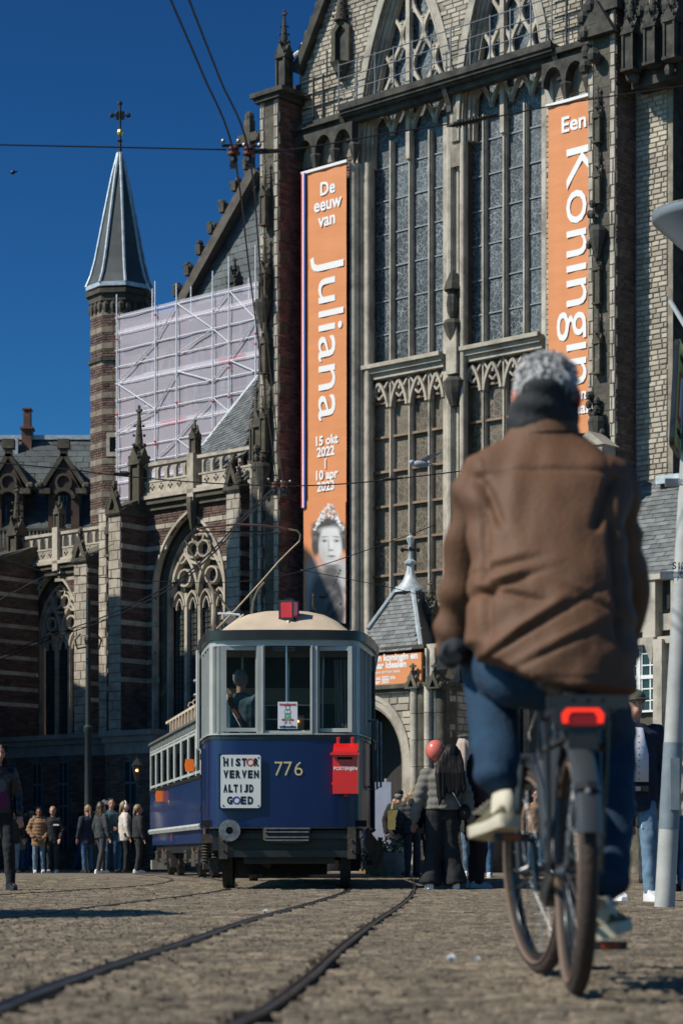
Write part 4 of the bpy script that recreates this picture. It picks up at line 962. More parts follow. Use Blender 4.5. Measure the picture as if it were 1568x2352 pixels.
for s_, u, v, sz in (('De',748,431,.47),('eeuw',748,466,.47),('van',747,503,.47),('15 okt',745,1011,.33),('2022',744,1037,.33),('|',743,1062,.26),('10 apr',745,1090,.33),('2023',744,1117,.33)):
    x, z = on_b(u, v); text(s_, sz, print_white, bn, at(x,-.018,z), off=.012, sx=.92)
x, z = on_b(742, 770); me_t = text('Juliana', 1.55, print_white, bn, at(0,0,0), off=.004)
def fit(o, x0, x1, z0, z1, y):   # scale a text mesh to a box
    cs = [v.co for v in o.data.vertices]; a0, a1 = min(c.x for c in cs), max(c.x for c in cs); b0, b1 = min(c.z for c in cs), max(c.z for c in cs)
    for v in o.data.vertices: v.co.x = x0+(v.co.x-a0)/(a1-a0)*(x1-x0); v.co.z = z0+(v.co.z-b0)/(b1-b0)*(z1-z0); v.co.y += y
me_t.data.transform(MT.Rotation(PI/2, 4, 'Y')); 
xa_, za_ = on_b(709, 970); xb_, zb_ = on_b(785, 573); fit(me_t, xa_, xb_, za_, zb_, -.018)
# portrait print: a soft generic picture of a woman in a tiara, printed on the cloth as a colour attribute
import numpy as np
def portrait():
    U = np.linspace(697.5, 794.5, 72); VV = np.linspace(1150, 1431, 200); u, v = np.meshgrid(U, VV, indexing='ij')
    def el(cx, cy, rx, ry, soft=.25, a=0):
        x, y = u-cx, v-cy; xr = x*math.cos(a)+y*math.sin(a); yr = -x*math.sin(a)+y*math.cos(a); d = np.sqrt((xr/rx)**2+(yr/ry)**2); return np.clip((1+soft-d)/(2*soft), 0, 1)
    og = np.array([.72,.275,.11]); C = np.ones(u.shape+(3,))*og
    def put(mask, c):
        nonlocal C
        c = np.array(c if isinstance(c, tuple) else (c, c, c*1.02)) if not isinstance(c, np.ndarray) else c; m_ = mask[..., None]; C = C*(1-m_)+c*m_
    rs = np.random.RandomState(3)
    put(np.clip((v-1262)/55, 0, 1), (.52,.44,.43)); put(np.clip((v-1300)/60, 0, 1)*np.clip((760-u)/60, 0, 1), (.30,.28,.30))
    put(el(766, 1312, 26, 26, .3), .50); put(el(785, 1322, 14, 38, .3), .46)           # neck and shoulder
    put(el(752, 1400, 34, 88, .12), (.045,.048,.06)); put(el(728, 1410, 22, 92, .2), (.10,.10,.115)); put(el(757, 1312, 20, 15, .5), (.10,.095,.10))
    put(el(750, 1224, 39, 36, .12), .055); put(el(721, 1252, 9, 24, .25), .06); put(el(786, 1240, 9, 26, .25), .07)      # hair
    for k in range(26):
        a = rs.uniform(0, 2*PI); put(el(750+33*math.cos(a), 1224+30*math.sin(a), 5, 2.5, .8, a)*.5, .18)
    face = el(754, 1252, 26.5, 46, .10); sh = np.clip(.70-.26*np.clip((742-u)/22, 0, 1)-.12*np.clip((v-1272)/30, 0, 1)-.10*np.clip((u-772)/12, 0, 1), .1, 1)
    C = C*(1-face[..., None])+sh[..., None]*np.array([.97,.96,.97])*face[..., None]
    put(el(750, 1205, 33, 9, .4), .06)
    put(el(753, 1218, 20, 8, .6), .68)
    for ex in (741, 769): put(el(ex, 1241, 7.5, 4.2, .6)*.65, .22); put(el(ex, 1242, 3, 2.0, .4), .05); put(el(ex, 1232.5, 8, 1.5, .6, -.08 if ex < 750 else .1)*.8, .14)
    put(el(751, 1254, 2.2, 13, .9)*.55, .28); put(el(756, 1263, 5.5, 2.2, .6)*.85, .14); put(el(757, 1250, 2.5, 9, .8)*.5, .88)
    put(el(757, 1277, 9, 2.4, .5)*.9, .12); put(el(757, 1283, 7, 2, .8)*.5, .30); put(el(741, 1275, 8, 18, .9)*.45, .30); put(el(756, 1299, 15, 3, .7)*.8, .10)
    put(el(775, 1266, 6, 12, .9)*.5, .80); put(el(765, 1215, 10, 8, .9)*.4, .84)
    for k in range(150):       # tiara
        t = rs.rand(); h = rs.rand()**1.1; x = 718+66*t; top_ = 8+26*math.sin(PI*t)**1.6; y = 1216-27*math.sin(PI*t)-h*top_; put(el(x, y, rs.uniform(1.4,3), rs.uniform(1.4,3), .5), float(rs.choice([.85,.72,.55,.2])))
    for k in range(17): t = k/16; put(el(731+46*t, 1362+22*math.sin(PI*(t+.12))-44*t, 2.2, 2.8, .4), (.015,.016,.02))
    for k in range(30): put(el(rs.uniform(742,790), rs.uniform(1350,1430), rs.uniform(2,6), rs.uniform(3,12), .8, rs.uniform(0,3))*.4, float(rs.choice([.03,.14,.2])))
    put(el(778, 1387, 6, 8, .3)*.8, .16); put(el(778, 1387, 3, 4, .3), .03)
    m = MB(); nx_, nv_ = u.shape
    for i in range(nx_):
        for k in range(nv_): x, z = on_b(float(U[i]), float(VV[k])); m.v.append((min(max(x, .012), BW-.012), -.016, z))
    for i in range(nx_-1):
        for k in range(nv_-1): a = i*nv_+k; m.f.append((a, a+1, a+nv_+1, a+nv_)); m.a.append(.5); m.mi.append(0)
    me = m.mesh('portrait_print'); at_ = me.color_attributes.new('print', 'FLOAT_COLOR', 'POINT'); at_.data.foreach_set('color', np.concatenate([C.reshape(-1,3), np.ones((nx_*nv_,1))], 1).astype(np.float32).ravel())
    pm = bpy.data.materials.new('portrait_print'); pm.use_nodes = True; an = pm.node_tree.nodes.new('ShaderNodeVertexColor'); an.layer_name = 'print'; pm.node_tree.links.new(an.outputs[0], pm.node_tree.nodes['Principled BSDF'].inputs['Base Color']); pm.node_tree.nodes['Principled BSDF'].inputs['Roughness'].default_value = .75
    me.materials.append(pm); link('portrait_print', me, bn)
portrait()
def oval(cx_, cy_, rx_, ry_, n=20): return [(cx_+rx_*math.cos(2*PI*k/n), cy_+ry_*math.sin(2*PI*k/n)) for k in range(n)]
bn2, W2, H2, bx, bz, by = banner(1258, 1350, 233, 1000, -.35, 'orange church banner at the right reading Een Koningin partly hidden by a buttress', False)
x, z = on_b(1313, 281); text('Een', .5, print_white, bn2, at(x,-.018,z), off=.012)
o = text('Koningin', 1.5, print_white, bn2, at(0,0,0), off=.002); o.data.transform(MT.Rotation(PI/2, 4, 'Y')); a_, c_ = on_b(1274, 890), on_b(1352, 328); fit(o, a_[0], a_[0]+1.12, a_[1], c_[1], -.018)
for s_, u, v in (('en',1328,905),('haar',1326,938)): x, z = on_b(u, v); text(s_, .36, print_white, bn2, at(x,-.018,z), off=.01)
# landscape sign over the door
by = YP-.06; x0, z1 = fxz(800,1510,by); x1, z0 = fxz(968,1573,by); z1 = fz(900,1504,by); z0 = fz(900,1576,by)
sg = thing('banner_sign', 'small landscape orange sign above the arched church door', 'sign', tuple(CMW @ V((x0,by,z0))), -ANG)
m = MB(); m.box(0,x1-x0,-.02,.05,0,z1-z0); m.build('sign_panel', orange_m, sg); bx, bz = x0, z0
for s_, u, v, sz, o_ in (('een koningin en',853,1514,.225,.008),('haar idealen',853,1531,.225,.008),('a queen and her ideals',853,1546,.10,.001),('15 okt 2022 t/m',853,1560,.115,.004),('10 apr 2023',853,1568,.115,.004)):
    x, z = fxz(u, v, by); text(s_, sz, print_white, sg, at(x-bx,-.024,z-bz), off=o_, align='LEFT')
# ------------------------------------------------ scaffold under white sheeting
YS = 5.2
xs0, xs1 = fx(283,YS), fx(612,YS); zs1 = fz(440,690,YS); zs0 = fz(300,1180,YS)
sc_ = thing('scaffold', 'scaffolding wrapped in translucent white sheeting in front of the nave', 'scaffold', tuple(CMW @ V((xs0,YS,zs0))), -ANG)
WS, HS = xs1-xs0, zs1-zs0; pipe = mat('scaffold_pipe', (.85,.85,.87), rough=.4, metal=.2); dark_red = mat('red_clip', (.6,.03,.05))
msh = bpy.data.materials.new('sheeting'); msh.use_nodes = True; nn = msh.node_tree.nodes; ll = msh.node_tree.links; MC['sheeting'] = msh
b_ = nn['Principled BSDF']; b_.inputs['Base Color'].default_value = (.80,.76,.88,1); b_.inputs['Roughness'].default_value = .8
tr = nn.new('ShaderNodeBsdfTransparent'); tl = nn.new('ShaderNodeBsdfTranslucent'); tl.inputs[0].default_value = (.6,.6,.66,1); mx1 = nn.new('ShaderNodeMixShader'); mx1.inputs[0].default_value = .25; mx2 = nn.new('ShaderNodeMixShader'); mx2.inputs[0].default_value = .50
ll.new(b_.outputs[0], mx1.inputs[1]); ll.new(tl.outputs[0], mx1.inputs[2]); ll.new(tr.outputs[0], mx2.inputs[1]); ll.new(mx1.outputs[0], mx2.inputs[2]); ll.new(mx2.outputs[0], nn['Material Output'].inputs[0])
m = MB(); nx_, nz_ = 40, 40
for i in range(nx_+1):
    for k in range(nz_+1):
        x, z = WS*i/nx_, HS*k/nz_; m.v.append((x, -.28+.012*math.sin(x*5+z*1.1)*math.sin(z*1.6)+.03*noise.noise(V((x*.8,z*.8,0))), z))
for i in range(nx_):
    for k in range(nz_): a = i*(nz_+1)+k; m.f.append((a, a+nz_+1, a+nz_+2, a+1)); m.a.append(.5); m.mi.append(0)
m.build('sheeting', msh, sc_, smooth=True)
posts = [fx(u,YS)-xs0 for u in (288,376,425,508,545)]+[WS-.1]
for row, dy in enumerate((-.15,.9)):
    for i, x in enumerate(posts):
        m = MB(); dy = -.36 if row == 0 else .9; m.tube([(x+(.3 if row else 0),dy,0),(x+(.3 if row else 0),dy,HS+R.uniform(.4,1.1))], .022, 6); m.build('scaffold_pole', pipe, sc_)
        for q in range(3): m = MB(); zc = R.uniform(.1,.98)*HS; m.box(x-.03+(.3 if row else 0),x+.03+(.3 if row else 0),dy-.03,dy+.03,zc,zc+.05); m.build('clamp', dark_red, sc_)
lv = [HS-.1-k*.52 for k in range(int(HS/.52))]
for k, z in enumerate(lv):
    if z < .3: continue
    for dy in (-.15,.9):
        m = MB(); dy = -.33 if dy < 0 else dy; m.tube([(0,dy,z),(WS,dy,z+R.uniform(-.03,.03))], .016, 6); m.build('ledger', pipe, sc_)
    if k % 3 == 1:
        m = MB(); m.box(0,WS,-.1,.85,z-.1,z-.04); m.build('deck_board', mat('deck', (.55,.5,.48), rough=.8), sc_)
        m = MB(); m.box(0,WS,-.2,-.16,z-.02,z+.16); m.build('toe_board', mat('toe', (.62,.58,.6), rough=.8), sc_)
        if k in (4,7): m = MB(); a = posts[1 if k == 7 else 3]; m.box(a+.1,a+1.2,-.22,-.2,z-.02,z+.14); m.build('red_panel', dark_red, sc_)
for i in range(len(posts)-1):
    for k in range(0, len(lv)-2, 2):
        if R.random() < .75:
            a, b = (posts[i], posts[i+1]) if (i+k//2) % 2 else (posts[i+1], posts[i]); m = MB(); m.tube([(a,-.35,lv[k+1]),(b,-.35,lv[k])] if R.random() < .5 else [(a,-.35,lv[k+2]),(b,-.35,lv[k])], .018, 5); m.build('brace', pipe, sc_)
# small white frame beside the pinnacle above
s2 = thing('roof_frame', 'small white tubular frame on the church roof beside the tall pinnacle', 'frame', tuple(CMW @ V((fx(655,.6),.6,fz(655,215,.6)))), -ANG)
for x in (-.0,.62): m = MB(); m.tube([(x,0,0),(x,0,1.05+(0.15 if x else 0))], .035, 6); m.build('frame_post', pipe, s2)
m = MB(); m.tube([(0,0,.85),(.62,0,1.02)], .05, 6); m.tube([(.62,0,.8),(.45,0,.95)], .03, 5); m.build('frame_bar', pipe, s2)
# ------------------------------------------------ slate-roofed house behind at the left
D0 = 84
def w3(u, v, d=D0): return wp(u, v, d)
a = w3(-160,1008); b = w3(330,1012); hs_ = thing('slate_roofed_house', 'slate roofed building with two brick dormers and a chimney behind the church', 'house', (a.x, D0, 0), 0)
L_ = b.x-a.x; zr = a.z; zl = w3(0,1240).z; f0 = -4.2
slt = lambda pts, **k: slates([V(p) for p in pts], hs_, **k)
slt([(0,0,zr),(L_,0,zr),(L_,f0,zl-1),(0,f0,zl-1)], sw=.5, sh=.34, mt=slate_far)
m = MB(); m.box(0,L_,-.15,.15,zr-.05,zr+.12); m.build('ridge_flashing', lead, hs_)
m = MB(); m.box(0,L_,f0,2,0,zl-.9); m.build('house_wall', brick_m, hs_)
m = MB(); cxx = w3(65,1000).x-a.x; m.box(cxx-.19,cxx+.19,-.4,.15,zr-.9,w3(65,985).z); m.box(cxx-.25,cxx+.25,-.5,.2,w3(65,990).z,w3(65,985).z); m.box(cxx-.13,cxx+.13,-.35,.1,w3(65,985).z,w3(65,948).z); m.box(cxx-.17,cxx+.17,-.4,.15,w3(65,945).z,w3(65,941).z); m.build('chimney', mat('chimney_brick', (.17,.08,.06), (.1,.05,.04), sc=3), hs_)
m = MB(); m.box(cxx-.42,cxx+.45,-.62,-.5,zr-1.0,zr-.85); m.box(cxx-.42,cxx-.3,-.6,-.3,zr-.9,zr-.05); m.build('chimney_flashing', lead, hs_)
for uc, w_ in ((24,34),(150,36)):
    c = w3(uc,1100,D0-3).x-a.x; zb_ = w3(0,1215,D0-3).z; ze_ = w3(0,1122,D0-3).z; za_ = w3(0,1060,D0-3).z; hw = w_/5000*(D0-3)*.98; yd = -3.4
    m = MB(); n_ = 8; aw_ = hw*.48; zc = w3(0,1150,D0-3).z
    m.poly([(c-hw,zb_-1),(c+hw,zb_-1),(c+hw,ze_),(c,za_+.1),(c-hw,ze_)], [[(c-aw_,zb_-.6),(c-aw_,zc)]+[(c-aw_*math.cos(PI*k/n_),zc+aw_*.9*math.sin(PI*k/n_)) for k in range(1,n_)]+[(c+aw_,zc),(c+aw_,zb_-.6)]], yd, yd+2.6); dm = m.build('dormer', brick_m, hs_)
    m = MB(); m.bar([(c-hw-.25,ze_-.05),(c,za_+.2)], .16, yd-.1, yd+2.4); m.bar([(c,za_+.2),(c+hw+.25,ze_-.05)], .16, yd-.1, yd+2.4); m.box(c-.13,c+.13,yd-.1,yd+.2,za_+.1,za_+.35); m.box(c-.22,c+.22,yd-.15,yd+.25,za_+.4,za_+.75)
    m.bar([(c-aw_*1.35*math.cos(PI*k/10),zc+aw_*1.25*math.sin(PI*k/10)) for k in range(11)], .14, yd-.12, yd); m.bar([(c+.28*math.cos(2*PI*k/12),ze_+.15+.3*math.sin(2*PI*k/12)) for k in range(13)], .09, yd-.08, yd)
    for q in (-1,1): m.box(c+q*(hw+.1)-.2,c+q*(hw+.1)+.2,yd-.3,yd+.1,ze_-.3,ze_-.1); m.ell((c+q*(hw+.3),yd-.2,ze_),.17,.17,.14,6,5)
    m.build('dormer_trim', stone_dark, dm)
    m = MB(); m.box(c-aw_,c+aw_,yd+.2,yd+.25,zb_-.6,zc+aw_); wf = m.build('window_frame', mat('dark_wood', (.03,.025,.022), rough=.6), dm)
    for i in range(3): m = MB(); x = c-aw_+.12+i*(2*aw_-.2)/3; m.box(x,x+(2*aw_-.2)/3-.08,yd+.17,yd+.195,zc-.05,zc+aw_*.6); m.build('pane', mat('sky_glass', (.05,.12,.2), rough=.08), dm)
    for i in range(2): m = MB(); x = c-aw_+.12+i*(2*aw_-.2)/2; m.box(x,x+(2*aw_-.2)/2-.1,yd+.17,yd+.195,zb_-.4,zc-.2); m.build('pane', MC['sky_glass'] if (i == 0 and uc < 50) else MC['dark_glass'], dm)
m = MB(); m.box(0,L_,f0-.5,f0-.3,zl-1.3,zl-1.1); m.box(0,L_,f0-.5,f0-.3,zl-.35,zl-.25)
for i in range(60): m.box(L_*i/60,L_*i/60+.08,f0-.45,f0-.35,zl-1.1,zl-.35)
m.build('parapet', stone_dark, hs_)
# ------------------------------------------------ palace across the street, outside the frame on the left: it shades the lower church
pal = thing('palace', 'tall gabled stone palace wing across the side street left of the church', 'building', (-49, 0, 0))
PG = [(46.8,0),(46.8,17),(48.9,21.4),(50.4,23.1),(52.6,23.3),(54.2,18.9),(60,14.6),(66,12.0),(76,12),(76,0)]
m = MB(); m.T = MT(((0,1,0,0),(1,0,0,0),(0,0,1,0),(0,0,0,1))); m.poly(PG, [], 0, 33); m.build('palace_wall', mat('palace_stone', (.34,.30,.24), (.2,.17,.13), sc=.6), pal)
m = MB()
for (a0, b0), (a1, b1) in zip(PG[1:-2], PG[2:-1]): m.add([(0,a0,b0+.02),(33.2,a0,b0+.02),(33.2,a1,b1+.02),(0,a1,b1+.02)], [(0,1,2,3)])
m.build('palace_roof', slate_far, pal)
wi = MB(); wi.box(.0,.06,-.6,.6,0,2.2); wme = wi.mesh('window'); wme.materials.append(MC['dark_glass'])
for fl in range(3):
    for i in range(8): o = link('window', wme, pal); o.location = (33.0, 49+3.2*i, 2.5+3.4*fl)
# ---------------------------------------------------------------- front tram
TX, TY, K = (652-CU)/194.0, 25.8, 194.0
def tx(u): return (u-652)/K
def tz(v): return CH+(HV-v)/K
blue = mat('tram_blue', (.0035,.011,.072), (.0045,.014,.085), sc=1.2, rough=.3, coat=.25, bump=.03, bsc=3)
cream = mat('tram_grey_cream', (.47,.48,.44), (.40,.41,.38), sc=3, rough=.35, coat=.2)
black = mat('tram_black', (.018,.018,.018), (.03,.03,.03), sc=4, rough=.35, coat=.2)
tan = mat('roof_canvas', (.62,.50,.36), (.50,.39,.28), sc=2.2, rough=.8, bump=.3, bsc=8)
dirty = mat('dirty_iron', (.045,.04,.034), (.085,.07,.055), sc=6, rough=.75, metal=.2, bump=.4, bsc=14)
steel = mat('worn_steel', (.30,.31,.32), (.18,.18,.18), sc=9, rough=.45, metal=.6, bump=.4, bsc=20)
rubber = mat('dark_gap', (.008,.008,.008), rough=.9)
tglass = glass('tram_glass', (.90,.93,.93), .10, .02)
wood = mat('varnished_wood', (.20,.10,.045), (.12,.06,.03), sc=3, rough=.4, stretch=(1,1,8))
orange_lamp = mat('orange_lamp', (.85,.18,.02), rough=.3, em=(1,.2,.02), ems=.25)
tram = thing('tram', 'dark blue vintage tram front with grey window frames, number 776 and a red letter box', 'tram', (TX, TY, 0))
# plan outline (half): front bowed, tapering vestibule then full width
def outline(g=0, back=10.6):
    half = [(.28,-.015-g),(.55,.01-g),(.72,.04-g),(.82+g*.5,.08-g*.8),(.875+g*.8,.15-g*.4),(.90+g,.25),(.975+g,.75),(1.05+g,1.35),(1.11+g,2.1),(1.11+g,back)]
    return [(-x,y) for x, y in reversed(half)]+half
def shell(z0, z1, g=0, mt=blue, name='panel', t=.04, back=10.6, g1=None, sm='auto'):
    o0, o1 = outline(g, back), outline(g if g1 is None else g1, back); m = MB(); i0 = outline(g-t, back-.05)
    n = len(o0); vs = [(x,y,z0) for x,y in o0]+[(x,y,z1) for x,y in o1]+[(x,y,z0) for x,y in i0]+[(x,y,z1) for x,y in i0]; fs = []
    for k in range(n-1): fs += [(k,k+1,n+k+1,n+k),(2*n+k,3*n+k,3*n+k+1,2*n+k+1),(n+k,n+k+1,3*n+k+1,3*n+k),(k,2*n+k,2*n+k+1,k+1)]
    fs += [(0,n,3*n,2*n),(n-1,3*n-1,4*n-1,2*n-1)]
    m.add(vs, fs); return m.build(name, mt, tram, smooth=sm)
zA, zB, zC, zD, zE = tz(1903), tz(1697), tz(1684), tz(1483), tz(1469)
shell(zA, zB, 0, blue, 'lower_panel'); shell(zB, zB+.045, .012, black, 'waist_band'); shell(zB+.05, zC, .03, cream, 'sill')
shell(zD+.0, zE+.02, .01, cream, 'header'); shell(zE, tz(1447), .045, black, 'roof_band', g1=.05); shell(zA-.0, zA+.02, .01, black, 'skirt_edge')
# window posts and glazing between sill and header
def post(x, y, wx, wy, rot=0, mt=cream, z0=zC, z1=zD, name='window_post'):
    m = MB(); m.T = MT.Translation((x,y,0)) @ MT.Rotation(rot, 4, 'Z'); m.box(-wx/2,wx/2,-wy/2,wy/2,z0,z1); m.box(-wx/2+.012,wx/2-.012,-wy/2-.012,-wy/2,z0,z1); m.build(name, mt, tram)
for u, y, wd, rot in ((597,.02,.085,.1),(604,.0,.03,.0),(716.5,.0,.03,0),(723,.02,.085,-.1)): post(tx(u), y, wd, .07, rot)
post(-.75,.07,.09,.07,.22); post(.80,.09,.08,.07,-.22); post(-.84,.13,.07,.08,.6); post(.855,.15,.05,.08,-.6)
for s in (-1,1):
    for x, y, w_ in ((.885,.27,.07),(.925,.55,.06),(.975,.88,.06),(1.03,1.32,.08),(1.085,1.95,.12)): post(s*x, y, .05, w_, 0)
    for k in range(8): post(s*1.065, 3.0+1.08*k, .05, .1, 0)
def frame_window(u0, u1, v0, v1, y, rot, bt=.05):
    x0, x1, z1, z0 = tx(u0), tx(u1), tz(v0), tz(v1); c = (x0+x1)/2; hw = (x1-x0)/2; T = MT.Translation((c,y,0)) @ MT.Rotation(rot, 4, 'Z')
    m = MB(); m.T = T; m.poly([(-hw-bt,z0-.045),(hw+bt,z0-.045),(hw+bt,z1+.05),(-hw-bt,z1+.05)], [[(-hw,z0),(hw,z0),(hw,z1),(-hw,z1)]], -.02, .03)
    f = m.build('window_frame', cream, tram); m = MB(); m.T = T; m.box(-hw,hw,-.0,.008,z0,z1); m.build('pane', tglass, f); return f
frame_window(519,586,1492,1671,.055,.10); frame_window(608.5,712,1483,1678,.0,0,.012); frame_window(734,799,1493,1672,.055,-.10)
m = MB(); x = tx(657.5); m.box(x-.010,x+.010,-.005,.012,tz(1612),tz(1483)); m.build('pane_bar', mat('nickel', (.5,.5,.5), rough=.3, metal=.8), tram)
for s in (-1,1):
    for y0, y1, x in ((.30,.52,.90),(.58,.85,.945),(.91,1.28,.99)):
        m = MB(); m.box(s*x-.004, s*x+.004, y0, y1, zC, zD); m.build('pane', tglass, tram)
    m = MB(); m.box(s*1.065-.004, s*1.065+.004, 3.0, 10.5, zC+.05, zD); m.build('pane', tglass, tram)
# white-ish corner columns of the left entrance
for s in (-1,):
    for y in (1.62,1.78,2.1): m = MB(); m.tube([(s*1.12,y,zC-.1),(s*1.12,y,zD+.1)], .03, 6); m.build('entrance_post', cream, tram)
# roof
m = MB(); rings = []
zr0 = tz(1449); zrt = 3.42; prof = [(1.0,0),(.97,.03),(.86,.33),(.70,.58),(.5,.78),(.28,.92),(.0,1)]
o8 = outline(.0, 10.5); n = len(o8)
def roofz(fr): return zr0+(zrt-zr0)*fr
ys = [0,.12,.35,.8,1.5,2.5,10.5]
rings = []
for f, h in ((1.0,0),(.88,.06),(.82,.22),(.70,.50),(.54,.75),(.34,.92),(.05,1.0)):
    rings.append([(x*f, (y if y > 9 else y+(1-f)*1.25), roofz(h)) for x, y in o8])
vs = [p for r_ in rings for p in r_]; fs = []
for i in range(len(rings)-1):
    for k in range(n-1): fs.append((i*n+k,i*n+k+1,(i+1)*n+k+1,(i+1)*n+k))
m.add(vs, fs); m.build('roof', tan, tram, smooth=True)
m = MB(); m.box(-.86,.86,.3,10.4,zE+.06,zE+.09); m.build('ceiling', mat('ceiling_cream', (.3,.27,.2), rough=.7), tram)
# lamp house on the roof
lx, ly = tx(661.5), .42; z0, z1 = tz(1414), tz(1370); red_gl = mat('red_lamp_glass', (.35,.008,.012), (.5,.015,.02), sc=8, rough=.15, em=(1,.05,.03), ems=.12)
m = MB(); m.T = MT.Translation((lx,ly,0)) @ MT.Rotation(-.38, 4, 'Z'); h = .085
for a, b in ((-1,-1),(1,-1),(-1,1),(1,1)): m.box(a*h-.009,a*h+.009,b*h-.009,b*h+.009,z0,z1)
for z in (z0,z1-.016): m.box(-h-.012,h+.012,-h-.012,h+.012,z,z+.018)
m.box(-h*.6,h*.6,-h*.6,h*.6,z1+.018,z1+.024); m.box(-h-.015,h+.015,-h-.015,h+.015,z0-.02,z0-.002)
lamp = m.build('signal_lamp', iron, tram)
for k in range(4):
    m = MB(); m.T = MT.Translation((lx,ly,0)) @ MT.Rotation(-.38+k*PI/2, 4, 'Z'); m.box(-h+.01,h-.01,-h-.002,-h+.002,z0+.018,z1-.016); m.build('red_pane', red_gl, lamp)
m = MB(); m.ell((lx,ly,z0+.09), .022,.022,.03,8,6); m.build('bulb', mat('bulb', (1,.3,.1), em=(1,.25,.08), ems=6), lamp)
m = MB(); m.add([(lx-.11,ly-.0,z0-.02),(lx+.11,ly-.0,z0-.02),(lx,ly-.13,z0-.02),(lx+.0,ly-.22,z0-.16),(lx-.12,ly+.2,z0-.1),(lx+.12,ly+.2,z0-.1)], [(0,2,3),(2,1,3),(0,3,4),(1,5,3),(0,1,2)]); m.build('lamp_bracket', tan, tram)
m = MB(); m.tube([(lx-.1,ly-.05,z1),(lx-.14,ly-.05,z1+.01)], .006, 5); m.build('lamp_hook', iron, lamp)
# gutter bits, side lamps
m = MB(); m.tube([(-.95,.3,zE+.06),(-.9,.2,zE+.09),(-.86,.14,zE+.08)], .012, 5); m.build('gutter_handle', black, tram)
for z in (2.62,2.44): m = MB(); m.ell((-1.17,1.9,z), .035,.035,.03,8,6); m.build('side_lamp', steel, tram)
# handrails right
for i, (x, y, z0_, z1_) in enumerate(((1.06,.9,1.24,2.05),(1.12,1.15,1.22,2.08),(1.17,1.35,1.25,2.06))):
    m = MB(); m.tube([(x-.06,y,z0_),(x,y,z0_),(x,y,z1_),(x-.06,y,z1_)], .016, 6); m.build('handrail', black if i < 1 else steel, tram)
m = MB(); m.box(1.05,1.075,1.35,2.0,.75,2.7); m.build('door_gap', rubber, tram)
for y in (1.5,1.9): m = MB(); m.box(1.07,1.10,y,y+.07,.7,2.9); m.build('door_post', black, tram)
for s in (-1,):
    m = MB(); m.box(s*1.07-.012,s*1.07+.012,1.55,2.0,.62,1.8); m.build('door_panel', blue, tram)
    for z in (.95,1.25,1.6): m = MB(); m.box(-1.09,-1.06,1.5,1.56,z,z+.08); m.build('hinge', black, tram)
for k in range(11): 
    x = -.78+.156*k; m = MB(); m.ell((x,-.028+max(0,abs(x)-.5)*.12,zA+.035), .007,.005,.007,6,4); m.build('rivet', blue, tram)
for x in (-.45,.0,.5): m = MB(); m.box(x-.2,x+.2,1.5,1.9,1.15,1.25); m.box(x-.2,x+.2,1.85,1.9,1.25,1.65); m.build('bench', wood, tram)
for x in (-.55,.02,.45): m = MB(); m.tube([(x,1.3,.82),(x,1.3,2.95)], .014, 6); m.build('grab_pole', MC.get('nickel') or mat('nickel', (.5,.5,.5), rough=.3, metal=.8), tram)
m = MB(); m.box(-.80,.80,2.15,2.2,2.35,2.55); m.build('destination_board', mat('board_cream', (.30,.26,.19), rough=.6), tram)
# under-sill bolts
for x in (-.93,-.75,-.5,.9): m = MB(); m.ell((x,-.03+abs(x)*.1,zB+.02), .012,.012,.012,6,5); m.build('bolt', black, tram)
# enamel sign
sx0, sx1, sz0, sz1 = tx(507), tx(599), tz(1856), tz(1734); yS = -.05
m = MB(); m.rbox(sx0,sx1,yS-.006,yS+.006,sz0,sz1,.025); sgn = m.build('enamel_sign', mat('enamel_white', (.80,.80,.74), (.74,.74,.69), sc=2, rough=.25, coat=.4), tram)
m = MB(); m.box(sx0-.02,sx0+.01,yS+.006,.0,sz0-.015,sz1+.015); m.box(sx0,sx1,yS+.006,0.04,sz0-.03,sz0-.01); m.build('sign_bracket', blue, tram)
ink = mat('black_enamel', (.015,.015,.018), rough=.3); redi = mat('red_enamel', (.65,.06,.03), rough=.3); blui = mat('blue_enamel', (.03,.04,.35), rough=.3)
wS, hS = sx1-sx0, sz1-sz0; cxs = (sx0+sx1)/2; yt = yS-.008
def tline(parts, v, total_u0, total_u1, h):
    # each char placed in equal cells between u0 and u1
    n = len(parts); 
    for i, ch in enumerate(parts):
        cu = total_u0+(total_u1-total_u0)*(i+.5)/n
        if ch == 'O':
            m = MB(); r = h*.50/K; q = 28; c = redi if v < 1780 else blui
            m.poly([(r*math.cos(2*PI*k/q), r*math.sin(2*PI*k/q)) for k in range(q)], [[(r*.66*math.cos(2*PI*k/q), r*.66*math.sin(2*PI*k/q)) for k in range(q)]], -.001, .001)
            o = m.build('letter', c, sgn); o.location = (tx(cu), yt, tz(v))
        else:
            o = text(ch, .1, ink, sgn, TXZ, name='letter', off=.0055); cs = [p.co for p in o.data.vertices]; a0, a1 = min(c.x for c in cs), max(c.x for c in cs); b0, b1 = min(c.z for c in cs), max(c.z for c in cs)
            wd = (total_u1-total_u0)/n*.78/K; 
            if ch == 'I': wd *= .28
            for p in o.data.vertices: p.co.x = (p.co.x-(a0+a1)/2)/(a1-a0)*wd; p.co.z = (p.co.z-(b0+b1)/2)/(b1-b0)*h/K; p.co.y = p.co.y*.5
            o.location = (tx(cu), yt, tz(v))
tline('HISTOR', 1751, 512, 596, 18.5); tline('VERVEN', 1778.5, 512, 596, 18.5); tline('ALTIJD', 1811, 512, 583, 18.5); tline('GOED', 1838.5, 520, 583, 18.5)
for a, b in ((sx0+.03,sz0+.03),(sx1-.03,sz0+.03),(sx0+.03,sz1-.03),(sx1-.03,sz1-.03)): m = MB(); m.ell((a,yS-.008,b), .012,.006,.012,8,5); m.build('rivet', steel, sgn)
